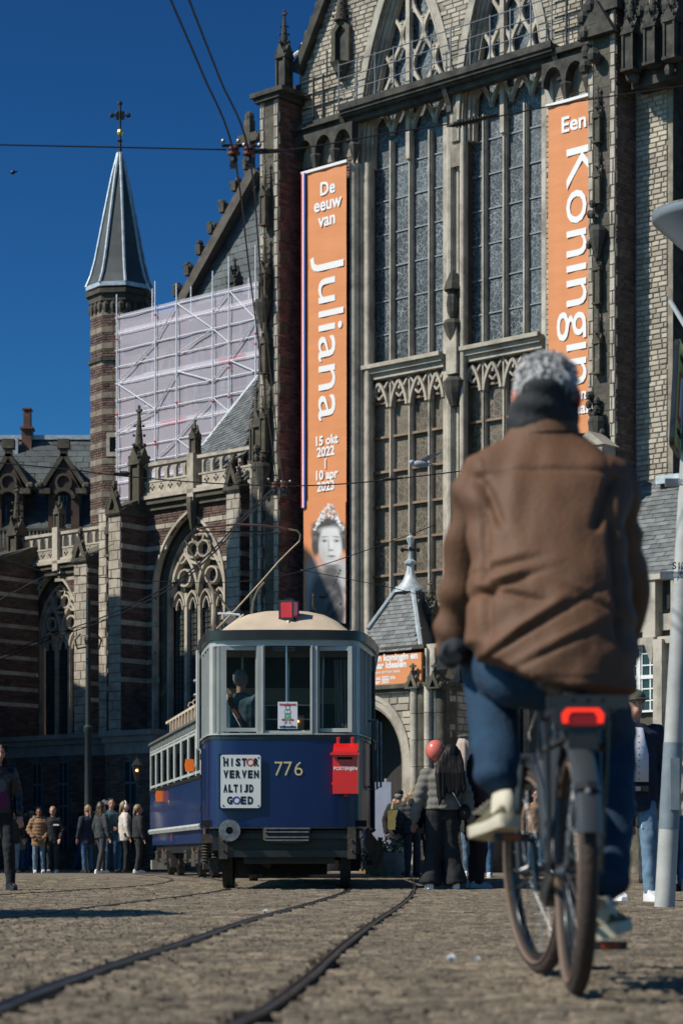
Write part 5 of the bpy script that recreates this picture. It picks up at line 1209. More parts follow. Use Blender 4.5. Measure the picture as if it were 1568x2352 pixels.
# number
gold = mat('gold_number', (.62,.52,.26), rough=.35)
for ch, u in (('7',640),('7',661),('6',685.5)):
    o = text(ch, .2, gold, tram, TXZ, name='number', off=-.001); cs = [p.co for p in o.data.vertices]; a0, a1 = min(c.x for c in cs), max(c.x for c in cs); b0, b1 = min(c.z for c in cs), max(c.z for c in cs)
    for p in o.data.vertices: p.co.x = (p.co.x-(a0+a1)/2)/(a1-a0)*19/K; p.co.z = (p.co.z-(b0+b1)/2)/(b1-b0)*32/K; p.co.y *= .5
    o.location = (tx(u), -.026, tz(1765.5))
# letter box (hangs on the tram front)
redp = mat('letter_box_red', (.72,.012,.008), (.62,.01,.008), sc=2, rough=.3, coat=.5)
lb = thing('letter_box', 'bright red POSTERIJEN letter box hung on the blue tram front', 'letter box', (TX+tx(794), TY-.12, 0))
hw = .145; z0, z1 = tz(1824), tz(1722); m = MB(); m.T = MT.Rotation(-.12, 4, 'Z')
m.box(-hw,hw,-.10,.10,z0,z1-.02); bx_ = m.build('box_body', redp, lb)
m = MB(); m.T = MT.Rotation(-.12, 4, 'Z'); rings = []
for y, z in ((.10,z1+.075),(.04,z1+.07),(-.02,z1+.03),(-.06,z1-.03),(-.14,z1-.045)): rings.append([(-hw-.0,y,z),(hw+.0,y,z),(hw+.0,y+.02,z-.10 if y > -.1 else z-.01),(-hw-.0,y+.02,z-.10 if y > -.1 else z-.01)])
m.loft(rings); m.box(-hw-.02,hw+.03,-.17,-.10,z1-.075,z1-.045); m.build('box_lid', redp, lb)
m = MB(); m.T = MT.Rotation(-.12, 4, 'Z'); m.box(-.09,.09,-.104,-.099,z1-.125,z1-.095); m.build('slot', rubber, lb)
for x in (-.10,.07): m = MB(); m.T = MT.Rotation(-.12, 4, 'Z'); m.box(x-.022,x+.022,.07,.09,z1+.03,z1+.15); m.box(x-.008,x+.008,.055,.07,z1+.10,z1+.14); m.build('hanger', redp, lb)
m = MB(); m.ell((-.155,-.02,z0+.12),.015,.03,.02,6,5); m.ell((0,0,z0-.015),.03,.03,.02,6,5); m.build('latch', redp, lb)
text('POSTERIJEN', .058, print_white, lb, MT.Rotation(-.12, 4, 'Z') @ at(.008,-.102,tz(1767)), off=.0006, sx=.92)
# sticker in the middle window
st_ = [tx(638), tx(683), tz(1674), tz(1612)]; m = MB(); m.box(st_[0],st_[1],-.03,-.024,st_[2],st_[3]); stk = m.build('sticker', mat('sticker_white', (.80,.79,.82), rough=.4), tram)
text('trambanen', .046, redi, stk, at(tx(660.5),-.032,tz(1617.5)), off=.0008); text('vrijhouden', .046, ink, stk, at(tx(660.5),-.032,tz(1669)), off=.0008)
grn = mat('print_green', (.12,.42,.30)); yel = mat('print_yellow', (.9,.75,.1))
def sp(pts, mt_, d): m = MB(); m.poly([(tx(u), tz(v)) for u, v in pts], [], -.032-d, -.031-d); m.build('pictogram', mt_, stk)
sp([(654,1639),(667,1639),(668,1650),(665,1655),(656,1655),(653,1650)], grn, 0); sp([(655,1628),(666,1628),(666,1631),(655,1631)], grn, 0); sp([(654,1631),(667,1631),(668,1639),(653,1639)], ink, 0)
sp([(655,1632),(660,1632),(660,1638),(654.5,1638)], MC['sticker_white'], .001); sp([(661,1632),(666,1632),(666.5,1638),(661,1638)], MC['sticker_white'], .001); sp(oval(660.5,1645.5,2,2,10), yel, .001)
sp([(646,1652),(655,1650),(656,1655),(648,1656)], redi, .0005); sp([(675,1652),(666,1650),(665,1655),(673,1656)], redi, .0005)
for a, b in (((656,1656),(653,1663)),((665,1656),(668,1663)),((658,1657),(656.5,1663)),((663,1657),(664.5,1663))): sp([a,(a[0]+1,a[1]),(b[0]+1,b[1]),b], ink, 0)
sp([(655,1621),(656,1621),(656,1628),(655,1628)], ink, 0); sp([(665,1621),(666,1621),(666,1628),(665,1628)], ink, 0); sp([(654,1620.5),(667,1620.5),(667,1621.7),(654,1621.7)], ink, 0)
m = MB(); m.box(tx(626),tx(677),.02,.026,tz(1494),tz(1485.5)); pl = m.build('brake_notice', mat('notice_cream', (.35,.31,.24), rough=.6), tram)
text('GOED VAST DUBBELE REMMEN', .030, ink, pl, at(tx(651.5),.018,tz(1490)), sx=.62)
for z in (tz(1618),tz(1650.5)): m = MB(); m.tube([(tx(609),.10,z),(tx(711),.10,z)], .009, 6); m.build('inner_rail', MC['nickel'], tram)
# buffer, step plate, lower works
m = MB(); bxx, bzz = tx(532), tz(1908.5); r = 24.5/K; q = 24
m.T = MT.Translation((bxx,0,bzz)); m.poly([(r*math.cos(2*PI*k/q), r*math.sin(2*PI*k/q)) for k in range(q)], [[(r*.34*math.cos(2*PI*k/q), r*.34*math.sin(2*PI*k/q)) for k in range(q)]], -.52, -.46); m.build('buffer_disc', steel, tram)
m = MB(); m.T = MT.Translation((bxx,0,bzz)) @ MT.Rotation(-PI/2, 4, 'X'); m.lathe([(r*.6,-.46),(r*.7,.2)], n=16); m.build('buffer_housing', dirty, tram)
m = MB(); x0, x1, z1, z0 = tx(605), tx(713), tz(1902), tz(1929)
m.add([(x0,-.12,z1),(x1,-.12,z1),(x1,-.16,z0),(x0,-.16,z0),(x0,.1,z1),(x1,.1,z1),(x1-.1,-.15,z0-.04),(x0+.12,-.15,z0-.04)], [(0,1,2,3),(0,4,5,1),(3,2,6,7)]); bp = m.build('step_plate', dirty, tram, recalc=False)
for v in (1903,1911,1923,1930): m = MB(); z = tz(v); m.box(x0+.02,x1-.02,-.175,-.13,z-.008,z+.008); m.build('plate_rib', steel, bp)
m = MB(); m.box(-.86,.86,.2,.34,.46,.70); m.box(-.5,.6,.5,2.2,.30,.62); m.box(-.78,.80,.05,.12,.60,.66); m.box(-.78,.80,.05,.12,.38,.46); m.build('under_frame', black, tram)
m = MB(); m.box(-.9,.9,.8,10.2,.42,.8); m.build('chassis', black, tram)
m = MB(); m.box(-.62,.5,1.6,1.75,.16,.5); m.box(-.35,.25,2.5,8,.12,.5); m.build('motor_guard', dirty, tram)
for x in (-.72,.80): m = MB(); m.box(x-.05,x+.05,.02,.12,.36,.74); [m.ell((x,.01,z),.016,.01,.016,6,4) for z in (.46,.58)]; m.build('guard_bracket', dirty, tram)
for x, y in ((-.95,.35),(-.85,.6)):
    m = MB(); m.tube([(x,y,.30),(x,y,.72)], .03, 8); [m.lathe([(.035,-.012),(.055,0),(.035,.012)], (x,y,.34+.035*k), 10) for k in range(7)]; m.build('spring', dirty, tram)
m = MB(); m.box(-1.0,-.78,.3,.55,.55,.66); m.build('spring_beam', dirty, tram); m = MB(); m.box(-.9,-.8,.4,.6,.2,.36); m.build('axle_box', dirty, tram)
m = MB(); m.add([(1.0,.3,.72),(1.18,.6,.5),(1.18,.65,.22),(1.1,.7,.2),(.95,.4,.55)], [(0,1,2,3,4)]); m.build('side_guard', dirty, tram); m = MB(); m.box(1.0,1.12,1.4,2.0,.28,.34); m.build('side_step', dirty, tram); m = MB(); m.tube([(1.0,.5,.72),(1.17,.9,.3)], .02, 6); m.build('guard_stay', dirty, tram)
m = MB(); m.box(-.5,-.3,1.2,1.5,.10,.30); m.build('sand_pipe', wood, tram).rotation_euler = (0,.5,0)
def tramwheel(x, y, par, r=.39):
    m = MB(); m.T = MT.Translation((x,y,r)) @ MT.Rotation(PI/2, 4, 'Y'); s = 1 if x > 0 else -1
    m.lathe([(.06,-.06),(.30,-.03),(.33,-.055),(r-.0,-.055),(r,.045),(r+.0,.045),(r+.022,.055 ),(r+.02,.075),(.30,.075),(.30,.0),(.06,.06)], n=28); w_ = m.build('wheel', dirty, par)
for x in (-.7175,.7175):
    for y in (1.05,8.6): tramwheel(x+(0), y, tram)
for y in (1.05,8.6): m = MB(); m.tube([(-.72,y,.39),(.72,y,.39)], .05, 8); m.build('axle', dirty, tram)
# inside
m = MB(); m.box(-.95,.95,2.2,2.25,zA,2.95); bk = m.build('bulkhead', mat('dark_interior', (.07,.05,.035), (.035,.026,.02), sc=2, rough=.6), tram)
m = MB(); m.box(-.98,.98,.15,2.2,.75,.82); m.build('floor', rubber, tram)
m = MB(); m.box(.02,.2,2.14,2.2,1.9,2.2); m.build('notice_board', mat('paper_old', (.30,.28,.22)), tram)
m = MB(); m.tube([(.3,.45,.82),(.3,.45,1.72)], .05, 10); m.lathe([(.15,0),(.17,.02),(.17,.16),(.15,.2),(.05,.22)], (.3,.45,1.70), 14); m.tube([(.3,.45,1.95),(.45,.42,1.97)], .012, 6); m.build('controller', mat('brass', (.5,.36,.12), metal=.8, rough=.35), tram)
cu_ = MB()
for k in range(14):
    x = .60+.013*k; cu_.tube([(x,.35+.02*math.sin(k*1.9),2.75),(x+.01,.33+.025*math.sin(k*1.9),2.2),(x+.02,.32,1.9)], .012, 5)
cu_.build('curtain', mat('grey_curtain', (.22,.21,.21), (.15,.15,.15), sc=3, stretch=(8,1,1)), tram)
for x, z in ((-.66,2.42),(.14,2.12)): m = MB(); m.ell((x-.02,2.1,z), .022,.022,.018,8,6); m.build('ceiling_lamp', mat('warm_lamp', (1,.7,.3), em=(1,.5,.15), ems=3), tram)
# bow collector
brs = mat('collector_tube', (.26,.21,.13), (.17,.13,.09), sc=5, rough=.45, metal=.4)
BC = thing('bow_collector', 'brass coloured bow collector with crossed tubes reaching up from the tram roof to the wires', 'collector', (TX, TY+4.2, 0))
KB = F/30.0
def bw(u, v): return ((u-CU)/KB-TX, 0, CH+(HV-v)/KB)
def pl_(pts, r, nm, mt_=brs, y=0): m = MB(); m.tube([(x,y+dy,z) for (x,_,z), dy in [(bw(u,v), d) for u,v,d in pts]], r, 7); m.build(nm, mt_, BC)
pl_([(497,1445,0),(535,1407,0),(600,1336,0),(640,1290,0),(668,1262,0),(688,1243,0),(690,1228,0),(683,1219,0),(662,1215,0)], .013, 'collector_arm')
pl_([(547,1424,.3),(520,1390,.3),(480,1335,.3),(452,1290,.3),(421,1232,.3)], .013, 'collector_arm')
pl_([(578,1417,0),(582,1380,0),(592,1355,0),(607,1337,0)], .018, 'collector_stay'); pl_([(490,1450,0),(494,1400,0),(492,1365,0),(478,1335,.3)], .022, 'collector_stay')
pl_([(455,1213,.1),(467,1209,.1),(540,1203,.05),(600,1206,0),(660,1215,0)], .015, 'contact_strip', mat('red_strip', (.10,.035,.025), (.05,.025,.02), sc=8, rough=.5))
pl_([(458,1219,.1),(560,1219,.1),(645,1222,0)], .012, 'strip_frame', iron); pl_([(500,1409,0),(528,1410,0),(550,1412,0),(554,1421,0)], .016, 'base_frame', white_paint)
pl_([(512,1452,0),(560,1412,0)], .02, 'collector_arm'); pl_([(485,1442,.1),(497,1442,.1)], .05, 'base_frame', dirty)
m = MB(); x_, _, z_ = bw(527,1418); m.ell((x_,.05,z_),.09,.03,.09,12,8); m.build('pulley', cream, BC)
# ---------------------------------------------------------------- second tram
ROTT = math.atan2(1.58, 8.7)
P0 = V((-2.45, 38, 0)); t2 = thing('tram', 'second vintage blue tram behind with a tan ventilated roof and rounded orange lamps', 'tram', (P0.x, P0.y, 0), ROTT)
# local: x across (0 = its left flank, positive to the right), y along away from the camera
LL, WWd = 9.6, 2.15
b2 = mat('trailer_blue', (.008,.024,.095), (.014,.036,.12), sc=1.5, rough=.35, coat=.3)
gz = mat('trailer_frame', (.50,.52,.49), (.36,.38,.36), sc=3, rough=.5)
m = MB(); m.box(0,WWd,0,LL,.95,1.75); m.build('lower_panel', b2, t2)
m = MB(); m.box(.05,WWd-.05,.05,LL,.62,.95); m.build('skirt_panel', b2, t2)
m = MB(); m.loft([[(-.02,0,.96),(-.05,0,.92),(-.02,0,.86),(0,0,.86)],[(-.02,LL,.96),(-.05,LL,.92),(-.02,LL,.86),(0,LL,.86)]]); m.build('moulding', gz, t2)
m = MB(); m.box(-.02,WWd+.02,-.02,LL,1.75,1.81); m.build('waist_band', black, t2)
m = MB(); m.box(.0,WWd,0,LL,2.62,2.80); hd = m.build('letterboard', gz, t2)
for k in range(12): m = MB(); y0 = .15+.78*k; m.box(-.012,.0,y0,y0+.7,2.66,2.76); m.build('top_light', mat('grey_light', (.2,.2,.19), rough=.3), t2)
ps = [0,.75,2.0,3.25,4.5,5.75,7.0,8.25,9.5]
for y in ps:
    m = MB(); m.box(0,.05,y,y+.11,1.81,2.62); m.build('window_post', gz, t2); m = MB(); m.box(WWd-.05,WWd,y,y+.11,1.81,2.62); m.build('window_post', gz, t2)
for i in range(len(ps)-1):
    m = MB(); m.box(.02,.028,ps[i]+.11,ps[i+1],1.81,2.62); m.build('pane', tglass, t2)
    m = MB(); m.poly([(-.58,1.85),(.58,1.85),(.58,2.6),(-.58,2.6)], [[(-.52,1.9),(.52,1.9),(.52,2.55),(-.52,2.55)]], -.012, .012); o = m.build('window_frame', gz, t2); o.rotation_euler = (0,0,-PI/2); o.location = (.01, (ps[i]+.11+ps[i+1])/2, 0); o.scale = ((ps[i+1]-ps[i]-.11)/1.16,1,1)
m = MB(); m.box(.08,WWd-.08,3.2,3.25,.9,2.6); m.box(.1,WWd-.1,LL-.1,LL-.05,.9,2.6); m.box(.1,WWd-.1,.1,LL,.95,1.0); m.build('bulkhead', MC['dark_interior'], t2)
for x in (0,.72,1.43,WWd-.08): m = MB(); m.box(x,x+.08,-.02,.05,1.81,2.8); m.build('window_post', gz, t2)
m = MB(); m.box(.08,WWd-.08,.0,.01,1.85,2.7); m.build('pane', tglass, t2)
m = MB(); m.T = MT.Translation((WWd/2,0,2.8)); rr_ = []
for y, s in ((-.12,.82),(.1,.97),(.5,1.0),(LL,1.0)): rr_.append([(math.cos(PI-PI*k/12)*WWd/2*1.05*s, y, .24*math.sin(PI*k/12)*s-.02) for k in range(13)])
m.loft(rr_, caps=True); m.build('roof', mat('dark_roof', (.07,.07,.065), (.12,.115,.1), sc=3, rough=.6), t2, smooth='auto')
m = MB(); m.box(.38,WWd-.38,.6,LL-.5,2.98,3.24); cl = m.build('roof_lantern', tan, t2)
m = MB(); m.box(.30,WWd-.30,.5,LL-.4,3.24,3.29); m.build('lantern_top', tan, t2)
for k in range(14):
    y = .7+.58*k; m = MB(); m.box(.30,.38,y,y+.09,2.98,3.24); m.build('lantern_rib', tan, t2); m = MB(); m.box(.372,.38,y+.1,y+.55,3.02,3.22); m.build('vent', mat('vent_shade', (.16,.11,.07), rough=.8), t2)
for y, x in ((.9,.6),(5.2,.5),(6.0,.5)): m = MB(); m.tube([(x,y,3.29),(x,y,3.38)], .012, 5); m.tube([(x+.06*math.cos(a),y,3.44+.06*math.sin(a)) for a in [2*PI*k/10 for k in range(10)]], .012, 5, closed=True); m.build('roof_ring', tan, t2)
for x, y, z in ((-.05,6.9,1.62),(-.07,1.15,2.02)):
    m = MB(); m.T = MT.Translation((x,y,z)); m.loft([[(-.07*s,-.03+.06*i,-.11*s_),(.07*s,-.03+.06*i,-.11*s_),(.085*s,-.03+.06*i,0),(.07*s,-.03+.06*i,.11*s_),(-.07*s,-.03+.06*i,.11*s_),(-.085*s,-.03+.06*i,0)] for i, s, s_ in ((0,1,1),(1,1,1))]); m.build('orange_lamp', orange_lamp, t2)
    m = MB(); m.box(x-.02,x+.15,y+.03,y+.05,z-.02,z+.02); m.build('lamp_arm', iron, t2)
m = MB(); m.tube([(-.04,.3,1.9),(-.06,.45,2.0),(-.04,.6,1.9)], .012, 6); m.build('handrail', steel, t2)
text('M', .12, gold, t2, MT.Translation((-.02,5.4,1.45)) @ MT.Rotation(-PI/2, 4, 'Z') @ TXZ, name='emblem'); 
m = MB(); m.add([(-.005,5.0,.68),(-.005,5.08,.68),(-.005,5.07,.88),(-.005,5.01,.88),(-.005,5.04,.93)], [(0,1,2,4,3)]); m.build('emblem', redi, t2)
m = MB(); m.box(.1,WWd-.1,.4,LL-.4,.45,.62); m.build('chassis', black, t2)
for y in (1.6, 7.2):
    for k in range(6): m = MB(); m.tube([(.08,y-.5+.06*k,.52-.03*k+.0),(.06,y,.40-.03*k),(.08,y+.5-.06*k,.52-.03*k)], .014, 4, ry=.035); m.build('leaf_spring', wood, t2)
    for dy in (-.95,.95):
        tr_ = MB(); tr_.box(.0,.2,y+dy-.2,y+dy+.2,.26,.5); [tr_.ell((-.01,y+dy+a,.38+b), .02,.02,.02,6,4) for a in (-.12,.12) for b in (-.06,.08)]; tr_.build('axle_box', dirty, t2)
        m = MB(); m.T = MT.Translation((.30,y+dy,.33)) @ MT.Rotation(PI/2, 4, 'Y'); m.lathe([(.05,-.06),(.33,-.05),(.33,.04),(.35,.05),(.35,.07),(.05,.06)], n=20); m.build('wheel', dirty, t2)
        m = MB(); m.T = MT.Translation((1.75,y+dy,.33)) @ MT.Rotation(PI/2, 4, 'Y'); m.lathe([(.05,-.06),(.35,-.05),(.35,.04),(.05,.06)], n=16); m.build('wheel', dirty, t2)
    m = MB(); m.box(.05,.13,y-1.5,y+1.5,.28,.34); m.box(.04,.12,y-.3,y+.3,.2,.44); m.box(.05,.2,y-1.55,y-1.4,.16,.34); m.build('bogie_frame', dirty, t2)
m = MB(); m.box(-.02,.3,LL-.7,LL-.35,.1,.3); m.build('bogie_block', mat('pale_block', (.35,.32,.25), (.2,.18,.14), sc=4), t2)
# ---------------------------------------------------------------- overhead wires
def wirething(name, label, pts, r, cat='wire', group='overhead tram wires', n=5, dense=0):
    m = MB(); P = [V(p) for p in pts]; m.tube(P, r, n); o = m.build(name, wire_m, smooth=True); tag(o, label, cat, group); return o
def arcw(pts):    # (u, v, depth) -> smooth world path
    q = [wp(u, v, d) for u, v, d in pts]; out = []
    for i in range(len(q)-1):
        a = q[max(i-1,0)]; b = q[i]; c = q[i+1]; d = q[min(i+2,len(q)-1)]
        for k in range(6): t = k/6; out.append(.5*((2*b)+(c-a)*t+(2*a-5*b+4*c-d)*t*t+(3*b-a-3*c+d)*t**3))
    out.append(q[-1]); return out
HW = 5.5
def dep(v, z=HW): return F*(z-CH)/(HV-v)
wirething('contact_wire', 'left one of the paired contact wires running from the top edge to the insulators', arcw([(330,-160,dep(-160)),(393,0,dep(0)),(466,170,dep(170)),(537,352,dep(352)),(575,640,dep(640)),(612,930,dep(930)),(637,1115,dep(1115))]), .0075)
wirething('contact_wire', 'right one of the paired contact wires running from the top edge to the insulators', arcw([(378,-160,dep(-160)),(435,0,dep(0)),(505,180,dep(180)),(572,352,dep(352)),(600,640,dep(640)),(628,930,dep(930)),(650,1113,dep(1113))]), .0075)
for i, (a, lab) in enumerate((((-60,1532),'upper slack contact wire sloping down left in front of the chapels'), ((-60,1546),'lower slack contact wire sloping down left in front of the chapels'))):
    o_ = 9*i
    wirething('contact_wire', lab, arcw([(637+14*i,1113,dep(1115)),(560,1185+o_,dep(1190)),(490,1262+o_,dep(1262)),(400,1338+o_,dep(1338)),(250,1412+o_,dep(1412)),(100,1466+o_,dep(1466)),(-60,1532+o_,dep(1532))]), .014)
dS = dep(350)
wirething('span_wire', 'upper span wire crossing the sky to the double insulator', arcw([(-40,332,dS),(250,338,dS),(520,344,dS)]), .006)
wirething('span_wire', 'upper span wire rising in front of the tall window to the right edge', arcw([(590,347,dS),(640,347,dS),(760,330,dS),(900,305,dS),(1048,283,dS),(1130,270,dS),(1280,241,dS),(1450,214,dS),(1640,188,dS)]), .0055)
d2 = dep(1115)
wirething('span_wire', 'second span wire crossing in front of the balustrade and left banner', arcw([(-40,1060,d2),(150,1077,d2),(250,1090,d2),(440,1107,d2),(640,1116,d2),(780,1112,d2),(900,1101,d2),(1060,1082,d2)]), .009)
d3 = dep(1337)
wirething('span_wire', 'lowest thin span wire crossing the chapel windows behind the bow collector', arcw([(-40,1268,d3),(60,1300,d3),(140,1318,d3),(400,1337,d3),(560,1335,d3),(700,1310,d3),(900,1243,d3),(1000,1205,d3)]), .009)
wirething('span_wire', 'faint span wire running down right past the porch roof', arcw([(690,1309,d3),(800,1330,d3),(940,1360,d3),(1060,1400,d3)]), .007)
wirething('span_wire', 'thin wire crossing the left end of the chapels near the shop cornice', arcw([(-40,1400,d3),(60,1345,d3),(150,1300,d3),(260,1250,d3)]), .006)
wirething('span_wire', 'thin wire sagging across the lit wall and slate roof at the right', arcw([(1440,1105,40),(1500,1090,40),(1640,1075,40)]), .006)
def insulator(u, v, d, s, lab):
    t = thing('insulator', lab, 'insulator', wp(u, v, d), 0, 'wire insulators'); 
    m = MB(); m.lathe([(.02*s,-.03*s),(.05*s,-.02*s),(.05*s,.0),(.025*s,.01*s),(.045*s,.02*s),(.045*s,.035*s),(.02*s,.05*s)], (0,0,0), 10); m.build('insulator_body', mat('insulator_red', (.16,.06,.04), rough=.3), t)
    m = MB(); m.lathe([(.012*s,-.10*s),(.03*s,-.07*s),(.03*s,-.04*s),(.015*s,-.03*s)], (0,0,0), 8); m.tube([(-.09*s,0,.05*s),(.09*s,0,.05*s)], .012*s, 6); m.box(-.03*s,.03*s,-.02*s,.02*s,-.12*s,-.09*s); m.build('wire_clamp', wire_m, t)
    m = MB(); m.ell((-.08*s,-.02,.08*s),.018*s,.018*s,.018*s,8,6); m.ell((.08*s,-.02,.05*s),.018*s,.018*s,.018*s,8,6); m.build('bolt_head', steel, t)
insulator(537,350,dS,.95,'left of the paired red insulators where wires cross against the sky'); insulator(572,350,dS,.95,'right of the paired red insulators where wires cross against the sky')
insulator(632,1116,d2,1.1,'left small insulator on the second span wire beside the brick buttress'); insulator(652,1115,d2,1.1,'right small insulator on the second span wire beside the brick buttress')
m = MB(); m.tube([wp(u,v,dS) for u, v in ((585,346),(600,344),(640,346))], .010, 6); m.tube([wp(u,v,dS) for u, v in ((585,350),(610,350),(640,348))], .010, 6); tag(m.build('shackle', wire_m), 'iron shackle joining the double insulator to the span wire', 'shackle')
def turnbuckle(u0, v0, u1, v1, d, r, lab):
    a, b = wp(u0,v0,d), wp(u1,v1,d); t = thing('strain_insulator', lab, 'insulator', a, 0); L = b-a; m = MB(); n = 26
    x = L.normalized(); z = V((0,0,1)); y = x.cross(z).normalized(); z = y.cross(x)*-1
    m.tube([L*(.15+.5*k/60)+(y*math.cos(k*PI/4)+z*math.sin(k*PI/4))*r*2.2 for k in range(61)], r*.55, 5); m.build('spring_coil', wire_m, t)
    m = MB(); m.tube([V((0,0,0)), L*.1, L*.65], [r*.8,r*1.6,r*1.5], 8); m.build('insulator_rod', wire_m, t); m = MB(); m.tube([L*.62, L*.72, L*.98, L], [r*1.6,r*2.2,r*3,r*2.6], 6, ry=[r*1.2]*4); m.build('wedge_clamp', wire_m, t)
turnbuckle(1030,289,1140,265,dS,.012,'large spring strain insulator on the wire in front of the tall window')
turnbuckle(300,1088,262,1088,d2,.014,'strain insulator on the second wire in front of the left pinnacle'); turnbuckle(872,1103,925,1098,d2,.010,'strain insulator on the second wire in front of the tall window')
turnbuckle(133,1317,160,1320,d3,.02,'strain insulator on the lowest wire above the far left window'); turnbuckle(395,1337,425,1338,d3,.02,'strain insulator on the lowest wire in front of the chapel window')
# pigeon
pg = thing('pigeon', 'grey pigeon in flight in front of the tall window', 'bird', wp(965,1066,30), .2)
m = MB(); m.ell((0,0,0),.13,.05,.05,12,8); m.ell((-.12,0,.02),.045,.035,.035,8,6); m.tube([(.1,0,0),(.22,0,-.01)],[.03,.035],6,ry=[.012,.006]); m.build('body', mat('pigeon_grey', (.45,.48,.52), (.25,.27,.3), sc=9), pg, smooth=True)
for s, tip in ((1,(.30,-.1,.16)),(-1,(.12,.14,.06))): m = MB(); m.add([(-.05,0,.02),(.06,0,.02),(tip[0],tip[1],tip[2]),(tip[0]*.4-.03,tip[1]*.8,tip[2]*.7),(-.05,0,.03),(.06,0,.03)], [(0,1,2,3),(4,3,2,5)]); m.build('wing', MC['pigeon_grey'], pg)
m = MB(); m.ell((0,0,0),.05,.05,.04,8,6); m.tube([(.0,0,0),(.1,.0,.02)],[.04,.01],5); o = m.build('bird', iron); o.location = wp(30,396,45); tag(o, 'small dark bird far off in the sky at the left', 'bird')
# ---------------------------------------------------------------- leaning lamp post
KP = 297.5; DP = F/KP
gp_ = mat('post_paint', (.50,.49,.45), (.30,.31,.29), sc=5, rough=.45, lo=.3, hi=.8, bump=.15, bsc=10); band = mat('post_band', (.22,.26,.29), (.16,.19,.21), sc=6, rough=.5)
base = V(((1525-CU)/KP, DP, 0)); lp = thing('lamp_post', 'pale grey leaning lamp post at the right edge with a wide disc lamp', 'lamp post', base)
def lpw(u, v): p = wp(u, v, DP); return V((p.x-base.x, 0, p.z))
c0, c1 = V((0,0,0)), lpw(1606,560); 
def lpp(t): return c0.lerp(c1, t)
m = MB(); m.tube([lpp(0), lpp(.25), lpp(.6), lpp(1)], [.080,.074,.066,.058], 20); m.build('pole', gp_, lp, smooth='auto')
m = MB(); m.tube([lpp(.118), lpp(.248)], [.0795,.0765], 20); m.build('band', band, lp, smooth='auto')
m = MB(); m.box(-.02,.05,-.10,-.07,.55,.95); m.build('hatch', band, lp).location = lpp(.0)+V((.05,0,.2))
for t in (.50,.64):
    m = MB(); c = lpp(t); m.tube([c-V((0,0,.02)), c+V((0,0,.02))], .075, 16); m.box(c.x-.17,c.x-.06,-.02,.02,c.z-.03,c.z+.03); m.build('clamp', steel, lp)
m = MB(); c = lpw(1611,505); R_ = .385
m.lathe([(.058,-.36),(.09,-.28),(R_*.96,-.02),(R_,.0),(R_,.045),(R_*.98,.05),(.01,.05)], tuple(c), 40); m.build('lamp_disc', mat('lamp_grey', (.30,.33,.36), (.24,.27,.3), sc=2, rough=.35, metal=.2), lp, smooth='auto')
m = MB(); m.lathe([(R_*.99,.05),(R_*1.0,.062),(.01,.07)], tuple(c), 40); m.build('lamp_top', mat('lichen', (.45,.46,.44), (.18,.18,.16), sc=40, rough=.9), lp)
m = MB(); a, b = lpw(1537,690), lpw(1588,775); m.tube([a,b], .018, 8); m.build('arm', white_paint, lp)
text('S12', .075, ink, lp, MT.Translation(lpw(1561,1303)+V((-.02,-.073,0))) @ TXZ, off=.001); text('AMSTERDAM', .022, ink, lp, MT.Translation(lpw(1561,1318)+V((-.02,-.073,0))) @ TXZ)
bd = thing('road_sign', 'yellow road sign board seen almost edge-on, clamped to the lamp post', 'sign', wp(1551,900,DP-.25), 0)
m = MB(); m.T = MT.Rotation(.05, 4, 'Y') @ MT.Rotation(1.30, 4, 'Z'); hz = .40
m.rbox(-.02,.55,-.012,-.008,-hz,hz,.06); m.build('sign_face', mat('sign_yellow', (.60,.58,.10), (.5,.5,.12), sc=2, rough=.5), bd)
m = MB(); m.T = MT.Rotation(.05, 4, 'Y') @ MT.Rotation(1.30, 4, 'Z'); m.rbox(-.03,.56,-.006,.03,-hz-.01,hz+.01,.06); m.build('sign_back', black, bd)
m = MB(); m.T = MT.Rotation(.05, 4, 'Y') @ MT.Rotation(1.30, 4, 'Z'); m.rbox(.06,.34,-.016,-.013,-.2,.18,.03); m.build('sign_pictogram', redi, bd)
m = MB(); m.T = MT.Rotation(.05, 4, 'Y') @ MT.Rotation(1.30, 4, 'Z'); m.rbox(.12,.28,-.019,-.017,-.16,.14,.03); m.build('sign_pictogram', print_white, bd)
for z, s_ in ((.28,'OMLEIDING'),(-.28,'CENTRUM')): text(s_, .07, ink, bd, MT.Rotation(.05, 4, 'Y') @ MT.Rotation(1.30, 4, 'Z') @ MT.Translation((.24,-.014,z)) @ TXZ)
# older dark green lamp post far left, wall lantern
t = thing('street_lamp', 'dark green iron street lamp in the shade left of the second tram', 'street lamp', wp(203,1990,50).xy.to_3d())
m = MB(); m.lathe([(.14,0),(.14,.5),(.09,.6),(.075,3.2),(.11,3.25),(.11,3.35),(.065,3.4),(.05,6.3)], n=12); m.build('pole', mat('post_green', (.012,.025,.028), rough=.7), t, smooth='auto')
m = MB()
for s in (-1,1): m.tube([(0,0,5.2),(s*.25,0,5.15),(s*.3,0,5.35),(s*.18,0,5.5)], .025, 6)
m.ell((0,0,5.35),.09,.09,.14,8,6); m.build('scroll_bracket', iron, t)
t = thing('wall_lantern', 'black wall lantern with a small warm light beside the tall teal window', 'lantern', wp(316,1770,44)); 
m = MB(); m.lathe([(.05,-.2),(.12,.1),(.13,.11),(.02,.25),(.03,.3)], n=6); m.tube([(0,0,-.2),(.02,.05,-.35),(.12,.1,-.3)], .02, 5); m.build('lantern_frame', iron, t); m = MB(); m.ell((0,-.12,-.0),.03,.02,.03,8,6); m.build('lantern_light', MC['warm_lamp'], t)
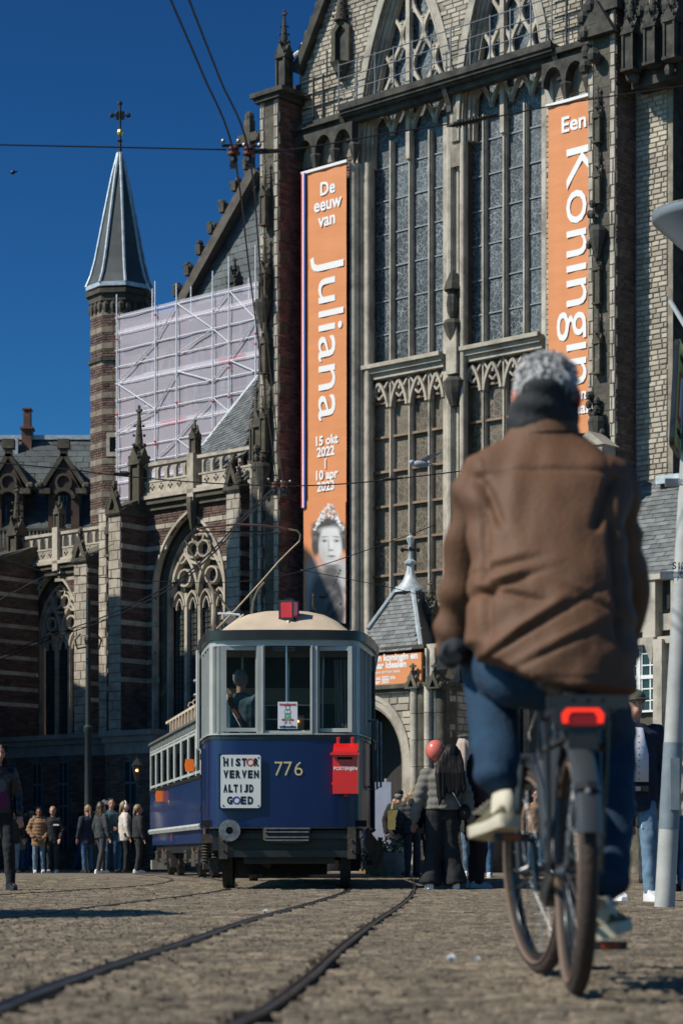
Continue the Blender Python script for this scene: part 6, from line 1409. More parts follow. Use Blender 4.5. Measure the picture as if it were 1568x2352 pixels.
# umbrella, planters
t = thing('parasol', 'closed cream parasol standing behind the woman in the grey puffer jacket', 'parasol', ((1065-CU)/F*46, 46, 0))
m = MB(); rings = []; N = 24
for z, r_, a in ((2.9,.10,.1),(2.75,.15,.2),(2.3,.19,.35),(1.8,.23,.4),(1.45,.25,.45)):
    rings.append([((r_*(1+a*.5*math.cos(8*2*PI*k/N)))*math.cos(2*PI*k/N), (r_*(1+a*.5*math.cos(8*2*PI*k/N)))*math.sin(2*PI*k/N), z) for k in range(N)])
m.loft(rings); m.build('canopy', mat('parasol_cloth', (.58,.47,.38), (.42,.32,.26), sc=2, rough=.85), t, smooth=True)
m = MB(); m.lathe([(.03,0),(.03,2.85)], n=8); m.lathe([(.14,2.9),(.15,2.93),(.03,2.96)], n=12); m.build('pole', steel, t); m = MB(); m.box(-.4,.4,-.4,.4,0,.1); m.build('base', stone_dark, t)
flw = [mat('flower_pink', (.7,.35,.3)), mat('flower_cream', (.75,.65,.5)), mat('flower_violet', (.08,.05,.25)), mat('flower_white', (.75,.75,.75)), mat('leaf_green', (.05,.11,.03), (.10,.16,.04), sc=30), mat('flower_yellow', (.7,.55,.05))]
def planter(u, d, r, lab, hgt=.8):
    t = thing('flower_planter', lab, 'planter', ((u-CU)/F*d, d, 0), 0)
    m = MB(); m.lathe([(r*.5,0),(r*.9,hgt*.3),(r,hgt*.62),(r*.96,hgt*.64),(r*.85,hgt*.5)], n=18); m.build('bowl', mat('concrete', (.32,.31,.29), (.2,.2,.19), sc=6, rough=.9), t, smooth='auto')
    lf = MB(); fl = [MB() for _ in range(6)]
    for k in range(420):
        a = R.uniform(0, 2*PI); q = r*math.sqrt(R.random())*1.05; z = hgt*.6+R.uniform(0,.42)*(1.2-q/r*.7); s = R.uniform(.015,.035); x, y = q*math.cos(a), q*math.sin(a)
        tg = fl[R.choice((0,0,1,1,2,2,3,5))] if k % 3 == 0 else lf; d1 = V((R.uniform(-1,1),R.uniform(-1,1),R.uniform(-1,1))).normalized()*s*(1.4 if tg is lf else 1); d2_ = V((R.uniform(-1,1),R.uniform(-1,1),R.uniform(-1,1))).normalized()*s; c = V((x,y,z)); tg.add([c-d1,c+d2_,c+d1,c-d2_],[(0,1,2,3)])
        if k % 7 == 0: lf.tube([(x*.7,y*.7,hgt*.5),(x,y,z)], .004, 3)
    lf.build('leaves', flw[4], t, kind='stuff', recalc=False)
    for i, b in enumerate(fl):
        if b.v and i != 4: b.build('blossoms', flw[i], t, kind='stuff', recalc=False)
planter(897,43,.36,'stone bowl planter with pink, white and violet flowers in front of the plaid coat',.72); planter(868,44,.34,'second flower bowl half hidden behind the tram at its right side',.5)
# info panel by the door
t = thing('information_panel', 'pale blue information panel standing beside the church door', 'panel', ((866-CU)/F*46, 46, 0), -.2); m = MB(); m.box(-.3,.3,-.03,.03,.5,1.95); m.build('panel_board', mat('panel_blue', (.32,.36,.48), (.42,.45,.55), sc=2), t); m = MB(); m.box(-.25,-.2,-.02,.02,0,.5); m.box(.2,.25,-.02,.02,0,.5); m.build('panel_legs', iron, t)
# market parasol beside the camera, just out of frame: its shadow lies across the setts
t = thing('market_parasol', 'open green market parasol left of the square, outside the frame', 'parasol', (-4.45,14.2,0)); m = MB(); m.lathe([(1.15,2.25),(.6,2.5),(.02,2.75)], n=8); m.build('canopy', mat('parasol_green', (.02,.22,.16)), t); m = MB(); m.lathe([(.03,0),(.03,2.7)], n=8); m.build('pole', steel, t)
# ---------------------------------------------------------------- people
skin_l = mat('skin', (.55,.30,.21), (.46,.24,.17), sc=12, rough=.55); skin_d = mat('skin_brown', (.26,.13,.08), (.2,.1,.06), sc=12, rough=.55)
hairs = {'black': mat('hair_black', (.006,.0055,.0055), (.014,.012,.011), sc=30, rough=.6, spec=.25, stretch=(6,6,1)), 'brown': mat('hair_brown', (.07,.04,.025), (.035,.02,.013), sc=30, rough=.5, stretch=(6,6,1)), 'fair': mat('hair_fair', (.38,.26,.14), (.22,.14,.07), sc=30, rough=.5, stretch=(6,6,1)), 'grey': mat('hair_grey', (.46,.45,.44), (.15,.145,.14), sc=26, rough=.7, stretch=(3,3,1), bump=1, bsc=60)}
def cloth(n, c, k=.7, **kw): return mat('cloth_'+n, c, tuple(x*k for x in c), sc=kw.pop('sc', 6), rough=kw.pop('rough', .85), bump=.2, bsc=30, **kw)
denim = cloth('denim', (.035,.10,.20), .6); denim_l = cloth('pale_denim', (.16,.26,.36), .6); blackc = cloth('black', (.012,.013,.015)); navy = cloth('navy', (.012,.02,.045)); darkg = cloth('dark_grey', (.05,.055,.06)); charc = cloth('charcoal', (.025,.027,.03))
tanp = cloth('tan_puffer', (.32,.19,.10)); creamf = cloth('cream_fleece', (.68,.60,.52), .85); greyp = cloth('grey_puffer', (.20,.19,.165)); maroon = cloth('maroon', (.05,.018,.02)); beige = cloth('beige', (.48,.40,.31)); teal = cloth('teal', (.03,.075,.10)); purple = cloth('purple', (.18,.06,.16)); white_s = cloth('white_shirt', (.70,.70,.78), .9); shoe_w = mat('white_shoe', (.75,.74,.72), rough=.5); shoe_b = mat('black_shoe', (.02,.02,.02), rough=.4)
eye_m = mat('eye_dark', (.02,.015,.012), rough=.2); lip_m = mat('lips', (.35,.10,.09), rough=.5)
def hand(mb, p, d, side, s=1, curl=.5):
    """palm and five separate fingers at p, pointing along d"""
    p, d = V(p), V(d).normalized(); up = V((0,1,0)) if abs(d.y) < .8 else V((0,0,1)); a = d.cross(up).normalized(); nrm = a.cross(d).normalized()
    mb.tube([p-d*.01*s, p+d*.045*s, p+d*.09*s], [.030*s,.040*s,.036*s], 8, ry=[.020*s,.018*s,.014*s], up=nrm)
    for i, L in enumerate((.066,.076,.070,.055)):
        o = p+d*.088*s+a*(i-1.5)*.019*s; q = o+d*L*.55*s+nrm*.006*curl; e = q+(d*(1-curl*.5)+nrm*curl*.6).normalized()*L*.5*s
        mb.tube([o-d*.02*s, o, q, e], [.0105*s,.0105*s,.010*s,.008*s], 6)
    o = p+d*.03*s+a*side*.032*s; mb.tube([o-a*side*.012*s, o+d*.035*s+a*side*.020*s, o+d*.068*s+a*side*.022*s+nrm*.01*s], [.013*s,.0125*s,.009*s], 6)
def puff(n, amp=.010):
    def f(co): return amp*abs(math.sin(co.z*n))-amp*.5+.006*noise.noise(co*9)
    return f
def folds(amp=.010, sc=7):
    def f(co): return amp*noise.noise(V((co.x*sc, co.y*sc, co.z*sc*.6)))+amp*.5*noise.noise(co*sc*2.3)
    return f
def person(u, k, h, rz, label, top, legs, shoes=shoe_b, hair='black', skin=None, x=None, arms=None, coat_len=.85, puffy=0, hood=False, style='short', fem=False, cap=None, group='passers-by on the square', walk=0, wide=1.0, lean=0, headyaw=0, yoff=0, leg_w=1.0, headtilt=0, trous_flare=0, base_z=0, torso_w=1.0, name='person', extra=None, hx=0):
    s = h/1.75; skin = skin or skin_l; d = F/k
    t = thing(name, label, 'person', ((u-CU)/k, d+yoff, base_z), rz, group); t.scale = (s,s,s)
    sh = (.175 if fem else .20)*torso_w; hp = .088
    def ln(p): p = V(p); return p+V((0,-lean*max(0,p.z-.9),0)) if p.z > .9 else p
    H = ln((hx,-.015,1.62)); N = ln((0,.01,1.46)); st = walk*.22
    J = {}
    for sd in (-1,1):
        a = (arms or {}).get(sd); S = ln((sd*sh,.0,1.40)); 
        E_, Wr = (V(a[0]), V(a[1])) if a else (ln((sd*(sh+.07),.02,1.13)), ln((sd*(sh+.08),-.05,.89)))
        fy = sd*st; J[sd] = (S, E_, Wr, V((sd*hp,0,.90)), V((sd*hp*1.1,-.03-fy*.5+(.0),.49)), V((sd*hp*1.2*wide,.02-fy,.09)), a[2] if a and len(a) > 2 else None)
    b = MB()
    b.ell(H+V((0,.012,.02)), .077,.094,.105, 14, 10); b.ell(H+V((0,-.025,-.055)), .052,.058,.062, 10, 8); b.ell(H+V((0,-.098,-.018)), .012,.02,.026, 8, 6); b.ell(H+V((0,-.084,.03)), .05,.014,.01, 8, 5); b.ell(H+V((0,-.078,-.062)), .026,.014,.012, 8, 5)
    for sd in (-1,1): b.ell(H+V((sd*.080,.012,-.01)), .012,.02,.032, 8, 6)
    b.cap(N-V((0,0,.06)), H+V((0,.02,-.06)), .055, .05, 10)
    b.tube([ln(p) for p in ((0,0,.86),(0,0,1.0),(0,0,1.2),(0,0,1.36),(0,0,1.44))], [.14,.13,.145,.165,.08], 14, ry=[.09,.085,.10,.095,.06], up=(0,1,0))
    for sd in (-1,1):
        S, E_, Wr, Hp, Kn, An, hd = J[sd]
        b.cap(S, E_, .052, .040, 8); b.cap(E_, Wr, .038, .026, 8); hand(b, Wr, (hd if hd else (Wr-E_)), -sd)
        b.cap(Hp, Kn, .078, .05, 10); b.cap(Kn, An, .048, .032, 8); b.cap(An+V((0,.02,-.03)), An+V((0,-.13,-.05)), .032, .026, 8)
    blob(b, 'body', skin, t, .0155, 1)
    for sd in (-1,1): m = MB(); m.ell(H+V((sd*.032,-.077,.012)), .012,.007,.006, 8, 5); m.build('eye', eye_m, t)
    m = MB(); m.ell(H+V((0,-.089,-.062)), .022,.007,.006, 8, 5); m.build('mouth', lip_m, t)
    # coat
    g = .035 if puffy else .020; c = MB(); w_ = (.165 if fem else .185)*torso_w
    zs = [coat_len, coat_len+.12, 1.0, 1.12, 1.25, 1.37, 1.435, 1.475] if coat_len < .88 else [coat_len, 1.0, 1.12, 1.25, 1.37, 1.435, 1.475]
    ws = {1.37:w_+g, 1.435:w_*.62+g, 1.475:.068+g*.4}; rx, ry = [], []
    for z in zs: q = ws.get(z, w_*(.93 if z > 1.05 else .97)+g-(.012 if fem and 1.0 <= z <= 1.15 and not puffy else 0)); rx.append(q); ry.append(.125+g if z < 1.4 else (.09+g*.6 if z < 1.45 else .068+g*.4))
    c.tube([ln((0,.005,z)) for z in zs], rx, 18, ry=ry, up=(0,1,0))
    for sd in (-1,1):
        S, E_, Wr, *_ = J[sd]; c.cap(S+V((-sd*.02,0,-.01)), E_, .068+g*.8, .055+g*.7, 10); e = E_.lerp(Wr, .93); c.cap(E_, e, .054+g*.7, .044+g*.5, 10)
    if hood: c.ell(N+V((0,.09,.0)), .12,.09,.10, 12, 8)
    blob(c, 'coat', top, t, .016, 3, puff(34*puffy, .013) if puffy else folds(.014, 8))
    # trousers
    c = MB()
    for sd in (-1,1):
        _, _, _, Hp, Kn, An, _ = J[sd]; c.cap(Hp+V((0,0,.03)), Kn, .098*leg_w, .074*leg_w, 12); c.tube([Kn+V((0,0,.04)), Kn.lerp(An,.5), An+V((0,.0,-.035))], [.076*leg_w, (.066+trous_flare*.4)*leg_w, (.058+trous_flare)*leg_w], 14)
    c.tube([(0,0,.84),(0,0,.93),(0,0,1.0)], [.165,.165,.15], 14, ry=[.115,.115,.10], up=(0,1,0))
    blob(c, 'trousers', legs, t, .016, 3, folds(.012, 9))
    for sd in (-1,1):
        An = J[sd][5]; m = MB(); y0, x0 = An.y, An.x
        m.loft([[(x0+a*w2, y0+yy+b2*.0, z) for a, z in ((-1,.0),(1,.0),(1.0,zt*.5),(.75,zt),(-.75,zt),(-1,zt*.5))] for yy, w2, zt, b2 in ((.085,.030,.06,0),(.06,.042,.10,0),(-.0,.043,.115,0),(-.08,.046,.075,0),(-.15,.044,.055,0),(-.19,.026,.035,0))]); m.build('shoe', shoes, t, smooth='auto')
    hm = hairs[hair]; m = MB()
    if not cap or style == 'long': m.ell(H+V((0,.03,.035)), .092,.100,.105, 14, 10)
    if cap: m.ell(H+V((0,.045,-.01)), .085,.08,.07, 12, 8)
    if style == 'long':
        for k_ in range(9):
            a = PI*.05+PI*.9*k_/8; p = H+V((.085*math.cos(a), .03+.08*math.sin(a), .02)); m.cap(p, p+V((math.cos(a)*.05+R.uniform(-.03,.03), .02+R.uniform(-.01,.03), -R.uniform(.26,.40))), .036, .018, 8)
    elif style == 'bun': m.ell(H+V((0,.14,.06)), .05,.05,.05, 8, 6)
    elif style == 'tail': m.cap(H+V((0,.11,.05)), H+V((.0,.14,-.18)), .035, .015, 8)
    elif style == 'curly':
        for k_ in range(26): a = R.uniform(0,2*PI); q = R.uniform(-.16,.10); m.ell(H+V((.10*math.cos(a), .04+.10*max(-.25,math.sin(a)), q)), .038,.038,.04, 7, 5)
    # keep the face clear
    hb = blob(m, 'hair', hm, t, .013, 1, lambda co: .010*noise.noise(co*22)) if m.v else None
    if hb:
        for v in hb.data.vertices:
            q = v.co-H
            if q.y < -.035 and q.z < .062: v.co.y = H.y+.01 if abs(q.x) > .06 else H.y-.02
    if cap:
        m = MB(); m.ell(H+V((0,.01,.055)), .092,.102,.075, 14, 8); 
        m.loft([[(H.x+x_*.078, H.y+y_, H.z+.045-z_) for x_, z_ in ((-1,.012),(-.5,0),(.5,0),(1,.012),(.5,.014),(-.5,.014))] for y_ in (-.05,-.11,-.165)]) if cap[1] else None
        m.build('cap', cap[0], t, smooth=True)
    if extra: extra(t, H, J)
    return t
def bag(t, c, sx, sy, sz, mt_, nm='bag', strap=None):
    m = MB(); m.rbox(c[0]-sx/2, c[0]+sx/2, c[1]-sy/2, c[1]+sy/2, c[2]-sz/2, c[2]+sz/2, min(sx,sz)*.2); o = m.build(nm, mt_, t, smooth='auto')
    if strap: m = MB(); m.tube(strap, .012, 6, ry=.004); m.build('strap', mt_, t)
    return o
# --- far left group in front of the shops
def fur(t, H, J):
    m = MB()
    for k in range(22): a = 2*PI*k/22; m.ell(H+V((.13*math.cos(a), .05+.09*math.sin(a), -.14+.03*math.sin(3*a))), .045,.045,.04, 6, 5)
    blob(m, 'fur_collar', cloth('fur', (.30,.22,.15), .4, sc=40), t, .014, 0, lambda co: .015*noise.noise(co*30))
person(90, 100, 1.50, .15, 'woman in a tan puffer coat with a fur-trimmed hood near the shop front', tanp, denim_l, shoe_w, 'black', skin_d, coat_len=.72, puffy=1, style='bun', fem=True, extra=fur, arms={-1:((-.27,.02,1.15),(-.14,-.14,.95)),1:((.27,.02,1.15),(.14,-.14,.93))})
person(73, 82, 1.66, .3, 'person in a beige cap half hidden behind the tan puffer coat', charc, denim, shoe_b, 'brown', cap=(beige,True), fem=True)
def patch(t, H, J): m = MB(); m.box(.05,.2,-.16,-.145,1.24,1.28); m.build('chest_stripe', white_s, t)
person(122, 100, 1.53, -.1, 'fair-haired smiling woman in a black coat with pale sleeves', blackc, charc, shoe_w, 'fair', coat_len=.74, style='tail', fem=True, extra=patch, arms={-1:((-.24,.02,1.14),(-.2,-.12,.93)),1:((.27,.03,1.15),(.22,-.1,.9))})
def tote(t, H, J): bag(t, (-.02,-.24,.78), .36,.10,.44, cloth('kraft_tote', (.30,.19,.10), .8), 'tote_bag', [(-.12,-.24,1.0),(-.06,-.2,1.2),(.02,-.2,1.2),(.08,-.24,1.0)])
person(44, 92, 1.66, .2, 'person in blue jeans carrying a brown tote bag behind the dark-haired woman', charc, denim, shoe_b, 'black', style='short', extra=tote, arms={-1:((-.24,-.05,1.15),(-.05,-.2,1.16)),1:((.24,.02,1.14),(.2,-.08,.9))})
person(188, 80, 1.66, PI/2+.3, 'person in a purple coat walking behind the grey hooded man', purple, denim, shoe_b, 'black', coat_len=.72, walk=1)
person(216, 97, 1.62, PI-.6, 'dark-haired man in a charcoal hooded jacket seen from behind', darkg, darkg, shoe_b, 'black', hood=True, walk=.3)
def phone(t, H, J): m = MB(); m.box(-.27,-.12,-.40,-.385,1.60,1.68); m.build('phone', mat('phone', (.5,.55,.55), rough=.2), t)
person(256, 100, 1.72, .25, 'man in a blue-grey jacket holding up a phone to take a photo', teal, denim, shoe_b, 'black', coat_len=.92, extra=phone, arms={-1:((-.32,-.12,1.32),(-.22,-.33,1.56),(.05,-.1,1)),1:((.27,.0,1.15),(.1,-.22,1.05))})
def phones(t, H, J):
    for s in (-1,1): m = MB(); m.ell(H+V((s*.095,.01,0)), .03,.045,.05, 10, 8); m.build('ear_cup', white_paint, t)
    m = MB(); m.tube([H+V((.1*math.cos(a), .01, .12*math.sin(a)+.02)) for a in [PI*k/10 for k in range(11)]], .012, 6); m.build('headband', white_paint, t)
person(287, 100.5, 1.64, PI/2+.35, 'woman in a cream fleece coat wearing white headphones', creamf, blackc, shoe_b, 'fair', coat_len=.78, style='tail', fem=True, extra=phones, puffy=0)
person(315, 80, 1.70, PI-.5, 'grey-haired man in a dark coat pulling a suitcase beside the second tram', navy, navy, shoe_b, 'grey', coat_len=.72, arms={-1:((-.24,.02,1.14),(-.2,-.1,.9)),1:((.27,.06,1.14),(.32,.12,.88))})
t = thing('suitcase', 'dark blue wheeled suitcase with raised handle beside the second tram', 'suitcase', ((337-CU)/82, F/82-.4, 0), .1)
m = MB(); m.rbox(-.2,.2,-.12,.12,.07,.62,.05); m.build('case', mat('case_blue', (.02,.03,.045), rough=.35), t, smooth='auto')
for x in (-.11,.11): m = MB(); m.tube([(x,.05,.6),(x,.05,1.0)], .012, 6); m.build('handle_tube', steel, t)
m = MB(); m.tube([(-.11,.05,1.0),(.11,.05,1.0)], .018, 6); m.build('handle_grip', iron, t)
for x in (-.16,.16): m = MB(); m.T = MT.Translation((x,0,.035)) @ MT.Rotation(PI/2, 4, 'Y'); m.lathe([(.035,-.015),(.035,.015)], n=12); m.build('wheel', iron, t)
for k in range(5): m = MB(); m.box(-.19,.19,-.128,-.12,.14+.09*k,.15+.09*k); m.build('case_rib', steel, t)
# --- woman walking in at the left edge
def p1x(t, H, J):
    m = MB(); m.ell((-.01,-.145,1.06),.10,.012,.11,14,8); m.build('shirt_print', cloth('pink', (.16,.015,.08)), t)
    m = MB(); m.ell((-.01,-.140,1.24),.07,.012,.09,12,6); m.build('shirt_print', cloth('grey_print', (.12,.12,.14)), t)
person(-4, 196, 1.72, .45, 'woman with windblown dark curls and a black leather jacket at the left edge', mat('leather', (.012,.012,.015), rough=.3, bump=.3, bsc=14), blackc, shoe_b, 'black', style='curly', fem=True, extra=p1x, walk=.8, coat_len=.9)
# --- group right of the tram
def strap8(t, H, J):
    P = [(.05,.20,1.36),(-.03,.215,1.26),(-.12,.21,1.13),(-.20,.17,1.0)]
    for o_ in (-.012,.012): m = MB(); m.tube([(x+o_,y,z) for x, y, z in P], .012, 6, ry=.004); m.build('bag_strap', blackc, t)
    m = MB(); m.tube([(x,y+.003,z) for x, y, z in P], .006, 5); m.build('strap_stripe', white_s, t)
    m = MB(); m.ell((-.26,.05,.93),.08,.12,.10,10,8); m.build('shoulder_bag', blackc, t, smooth=True)
    m = MB()
    for k in range(16):
        a = -1+2*k/15; L_ = .36+.10*R.random()+(.10 if a > .2 else 0); x0_ = H.x+a*.075
        m.tube([(x0_,H.y+.07+.03*(1-abs(a)),H.z+.06),(x0_+a*.05+.02,H.y+.13,H.z-.08),(H.x+a*.15+.04,.20,H.z-.22),(H.x+a*.16+.03+R.uniform(-.03,.03),.21,H.z-L_),(H.x+a*.15+.02+R.uniform(-.03,.05),.20,H.z-L_-.07)], [.035,.042,.040,.026,.006], 7, ry=[.03,.035,.03,.02,.005])
    m.ell(H+V((0,.03,.03)), .11,.12,.12, 14, 10)
    blob(m, 'long_hair', hairs['black'], t, .011, 1, lambda co: .006*noise.noise(V((co.x*40,co.y*20,co.z*4))))
person(1016, 192, 1.72, PI+.08, 'woman with long black hair in a cropped grey puffer jacket seen from behind', greyp, blackc, shoe_w, 'black', skin_d, coat_len=.97, puffy=1, style='long', fem=True, extra=strap8, wide=1.5, leg_w=1.35, trous_flare=.05, hx=-.10, torso_w=1.18, arms={-1:((.30,.02,1.12),(.33,-.02,.80)),1:((.30,.02,1.12),(.33,-.02,.80))} and {-1:((-.30,.02,1.12),(-.34,-.02,.84)),1:((.30,.02,1.12),(.34,-.02,.84))})
bl = thing('balloon', 'coral pink balloon floating just behind the black-haired woman', 'balloon', wp(999,1724,26.05)); m = MB(); m.ell((0,0,0),.115,.115,.13,20,14); m.lathe([(.02,-.145),(.01,-.125)],n=8); m.build('balloon_skin', mat('balloon', (.75,.18,.14), rough=.2, coat=.5), bl, smooth=True)
def yback(t, H, J):
    bag(t, (.02,.22,1.12), .26,.14,.40, cloth('olive_bag', (.20,.17,.06)), 'backpack'); 
    for s in (-1,1): m = MB(); m.tube([(s*.10,.16,1.34),(s*.12,.05,1.47),(s*.12,-.1,1.40)], .018, 6, ry=.006); m.build('strap', cloth('yellow_strap', (.42,.36,.12)), t)
person(916, 112, 1.76, PI-.35, 'person in a black cap and jacket with an olive backpack on yellow straps', charc, denim_l, shoe_b, 'grey', cap=(blackc, False), extra=yback, coat_len=.72, arms={-1:((-.26,.0,1.14),(-.22,-.1,.9)),1:((.30,.0,1.12),(.26,.05,.86))})
pl_m = bpy.data.materials.new('plaid'); pl_m.use_nodes = True; MC['plaid'] = pl_m; n_ = pl_m.node_tree.nodes; l_ = pl_m.node_tree.links; ck = n_.new('ShaderNodeTexChecker'); ck.inputs['Scale'].default_value = 9; ck.inputs[1].default_value = (.45,.45,.47,1); ck.inputs[2].default_value = (.06,.06,.065,1); tc_ = n_.new('ShaderNodeTexCoord'); l_.new(tc_.outputs['Object'], ck.inputs[0]); l_.new(ck.outputs[0], n_['Principled BSDF'].inputs['Base Color']); n_['Principled BSDF'].inputs['Roughness'].default_value = .9
person(884, 98, 1.60, PI+.5, 'curly-haired woman in a grey and white plaid coat near the flower bowl', pl_m, charc, shoe_b, 'brown', coat_len=.62, style='curly', fem=True)
person(866, 92, 1.66, PI/2, 'dark-haired person in a black coat between the tram and the plaid coat', blackc, charc, shoe_b, 'black', coat_len=.7, style='long', fem=True)
person(947, 122, 1.66, PI+.2, 'person in a dark puffer jacket with a tan hood behind the long-haired woman', darkg, darkg, shoe_b, 'fair', puffy=1, hood=True, style='long')
person(1094, 186, 1.66, PI/2+.25, 'woman in a long maroon coat looking left beside the long-haired woman', maroon, maroon, mat('pale_shoe', (.35,.42,.45), rough=.6), 'black', coat_len=.62, style='long', fem=True, leg_w=1.2)
person(1003, 150, 1.66, PI, 'person in black standing behind the long-haired woman', blackc, blackc, shoe_b, 'black')
person(838, 100, 1.62, 1.2, 'person in brown boots glimpsed beneath the tram', darkg, charc, mat('boot_brown', (.25,.14,.05), rough=.6), 'brown')
# --- right side
def shirt(t, H, J):
    m = MB(); m.tube([(-.03,-.15,.98),(-.03,-.165,1.2),(-.02,-.13,1.42)], [.10,.095,.05], 10, ry=[.03,.03,.03], up=(0,1,0)); m.build('shirt', white_s, t, smooth=True)
    m = MB(); m.box(-.12,.06,-.175,-.13,.90,.945); m.build('belt', mat('belt', (.05,.03,.02), rough=.4), t); m = MB(); m.box(-.05,-.01,-.18,-.17,.905,.94); m.build('buckle', steel, t)
    for q in range(8): m = MB(); m.ell((-.03,-.196,1.0+.05*q), .006,.004,.006,6,4); m.build('button', charc, t)
    m = MB(); m.box(.02,.09,-.125,-.11,.60,.63); m.build('jeans_tear', white_s, t)
person(1456, 262, 1.86, .2, 'man in an olive cap, navy blazer and white shirt walking towards the camera', navy, denim_l, shoe_w, 'grey', cap=(cloth('olive_cap', (.13,.13,.085)), True), extra=shirt, coat_len=.74, walk=.5, arms={-1:((-.28,.03,1.13),(-.26,-.06,.86)),1:((.28,.04,1.13),(.24,.0,.86))})
person(1527, 205, 1.74, PI/2+.5, 'person in a beige jacket partly hidden behind the lamp post', beige, charc, shoe_b, 'black', coat_len=.86, arms={-1:((-.3,.0,1.13),(-.15,-.2,1.02)),1:((.27,.0,1.13),(.1,-.22,1.02))})
person(1582, 205, 1.74, PI+.4, 'person in blue jeans and a pale jacket cut off by the right edge', beige, denim, shoe_b, 'brown', coat_len=.84)
person(1490, 160, 1.66, PI-.3, 'dark-haired person in dark clothes behind the man in the navy blazer', charc, darkg, shoe_b, 'black')
# --- tram driver
def strapd(t, H, J):
    m = MB(); m.tube([(.10,.10,1.46),(.05,.185,1.34),(-.06,.19,1.16),(-.14,.17,1.02)][::1], .030, 6, ry=.008); m.build('strap', mat('strap_brown', (.10,.05,.03), rough=.4), t)
    m = MB(); m.tube([(.135,.10,1.46),(.085,.19,1.34),(-.025,.195,1.16),(-.105,.175,1.02)], .006, 5); m.build('strap_edge', white_paint, t)
person(553, F/26.30, 1.78, PI-.35, 'tram driver in a teal jacket with a brown strap behind the left cab window', cloth('driver_teal', (.06,.12,.15)), navy, shoe_b, 'grey', coat_len=.8, extra=strapd, base_z=.86, torso_w=1.2)

# --- more passers-by, further off
crowd = [(30,101,1.56,.5,charc,denim_l,'brown','person in pale jeans standing between the left edge and the tote bag carrier'),
 (202,101,1.55,-2.4,navy,denim,'fair','fair-haired person in navy just left of the photographer group'),
 (233,103,1.60,2.3,darkg,darkg,'brown','person in dark grey half hidden by the man holding up his phone'),
 (318,101,1.56,2.0,charc,charc,'fair','fair-haired person in charcoal between the cream coat and the second tram'),
 (60,78,1.70,.4,darkg,denim,'black','man in a dark grey coat walking past the shop window on the far left'),
 (150,76,1.68,-.5,navy,charc,'brown','person in a navy coat standing alone left of the street lamp'),
 (176,78,1.60,2.6,maroon,blackc,'fair','person in a maroon jacket facing the shops beside the purple coat'),
 (236,92,1.70,2.9,charc,denim_l,'brown','person in pale jeans standing behind the man with the phone'),
 (272,88,1.66,2.5,darkg,denim_l,'black','person in a grey coat and pale jeans between the photographer and the cream coat'),
 (302,82,1.72,1.9,blackc,blackc,'black','tall person in black just left of the grey-haired man'),
 (905,104,1.70,.3,navy,denim,'black','person in navy facing the camera behind the olive backpack'),
 (930,108,1.64,2.4,beige,denim,'fair','fair-haired person in a beige coat behind the dark puffer jacket'),
 (968,112,1.74,3.3,teal,charc,'brown','person in a blue-grey jacket left of the long-haired woman'),
 (1078,120,1.72,2.8,charc,denim_l,'brown','person in pale jeans behind the maroon coat'),
 (1112,128,1.70,2.9,navy,denim,'black','person in a dark blue coat between the maroon coat and the bicycle'),
 (1230,120,1.68,.2,tanp,denim,'black','person in a tan jacket glimpsed between the bicycle frame tubes'),
 (1415,150,1.70,2.7,darkg,denim,'grey','person in a grey coat glimpsed behind the cyclist on the right'),
 (1548,170,1.66,2.9,blackc,denim,'brown','person in black and jeans just right of the lamp post')]
for u_, k_, h_, rz_, tp_, lg_, hr_, lab_ in crowd:
    person(u_, k_, h_, rz_, lab_, tp_, lg_, shoe_b if R.random() < .6 else shoe_w, hr_, coat_len=R.choice((.74,.86,.9)), walk=R.choice((0,.3,.7)), fem=R.random() < .5, style=R.choice(('short','tail','long')) if h_ < 1.69 else 'short')
# ---------------------------------------------------------------- bicycle
BX, BY = .668, 6.22
bike = thing('bicycle', 'black city bicycle with brown tyres and a lit red tail light in the foreground', 'bicycle', (BX, BY, 0))
bk_ = mat('bike_black', (.014,.016,.018), (.02,.022,.024), sc=3, rough=.3, coat=.4); bg_ = mat('fender_grey', (.045,.052,.06), (.035,.042,.048), sc=2, rough=.42); tyre = mat('tyre_brown', (.055,.034,.025), (.038,.024,.018), sc=14, rough=.85, bump=.4, bsc=60); rim = mat('rim_dark', (.02,.025,.028), rough=.25, metal=.6); wallm = mat('tyre_wall', (.17,.115,.085), rough=.7)
def bwheel(c, T, name='wheel', par=bike):
    w_ = thing_part = bpy.data.objects.new(name, None); COL.objects.link(w_); w_.parent = par; w_.matrix_local = MT.Translation(c) @ T
    Rr = .35; N = 64; ring = lambda r: [(0, r*math.cos(2*PI*k/N), r*math.sin(2*PI*k/N)) for k in range(N)]
    m = MB(); m.tube(ring(Rr-.024), .024, 12, ry=.024, closed=True, up=(1,0,0)); m.build('tyre', tyre, w_, smooth=True)
    for s in (-1,1): m = MB(); m.tube([(s*.019,y,z) for _, y, z in ring(Rr-.038)], .005, 6, ry=.011, closed=True, up=(1,0,0)); m.build('tyre_wall', wallm, w_, smooth=True)
    m = MB(); m.tube(ring(Rr-.058), .014, 8, ry=.011, closed=True, up=(1,0,0)); m.build('rim', rim, w_, smooth=True)
    for k in range(28):
        a = 2*PI*k/28; s = 1 if k % 2 else -1; b = a+s*.5*(1 if k % 4 < 2 else -1); m = MB(); m.tube([(0,(Rr-.06)*math.cos(a),(Rr-.06)*math.sin(a)),(s*.028,.025*math.cos(b),.025*math.sin(b))], .0013, 4); m.build('spoke', steel, w_)
    m = MB(); m.T = MT.Rotation(PI/2, 4, 'Y'); m.lathe([(.010,-.06),(.03,-.035),(.018,-.03),(.018,.03),(.03,.035),(.010,.06)], n=14); m.build('hub', bk_, w_, smooth='auto'); return w_
bwheel((0,0,.35), MT.Identity(4)); 
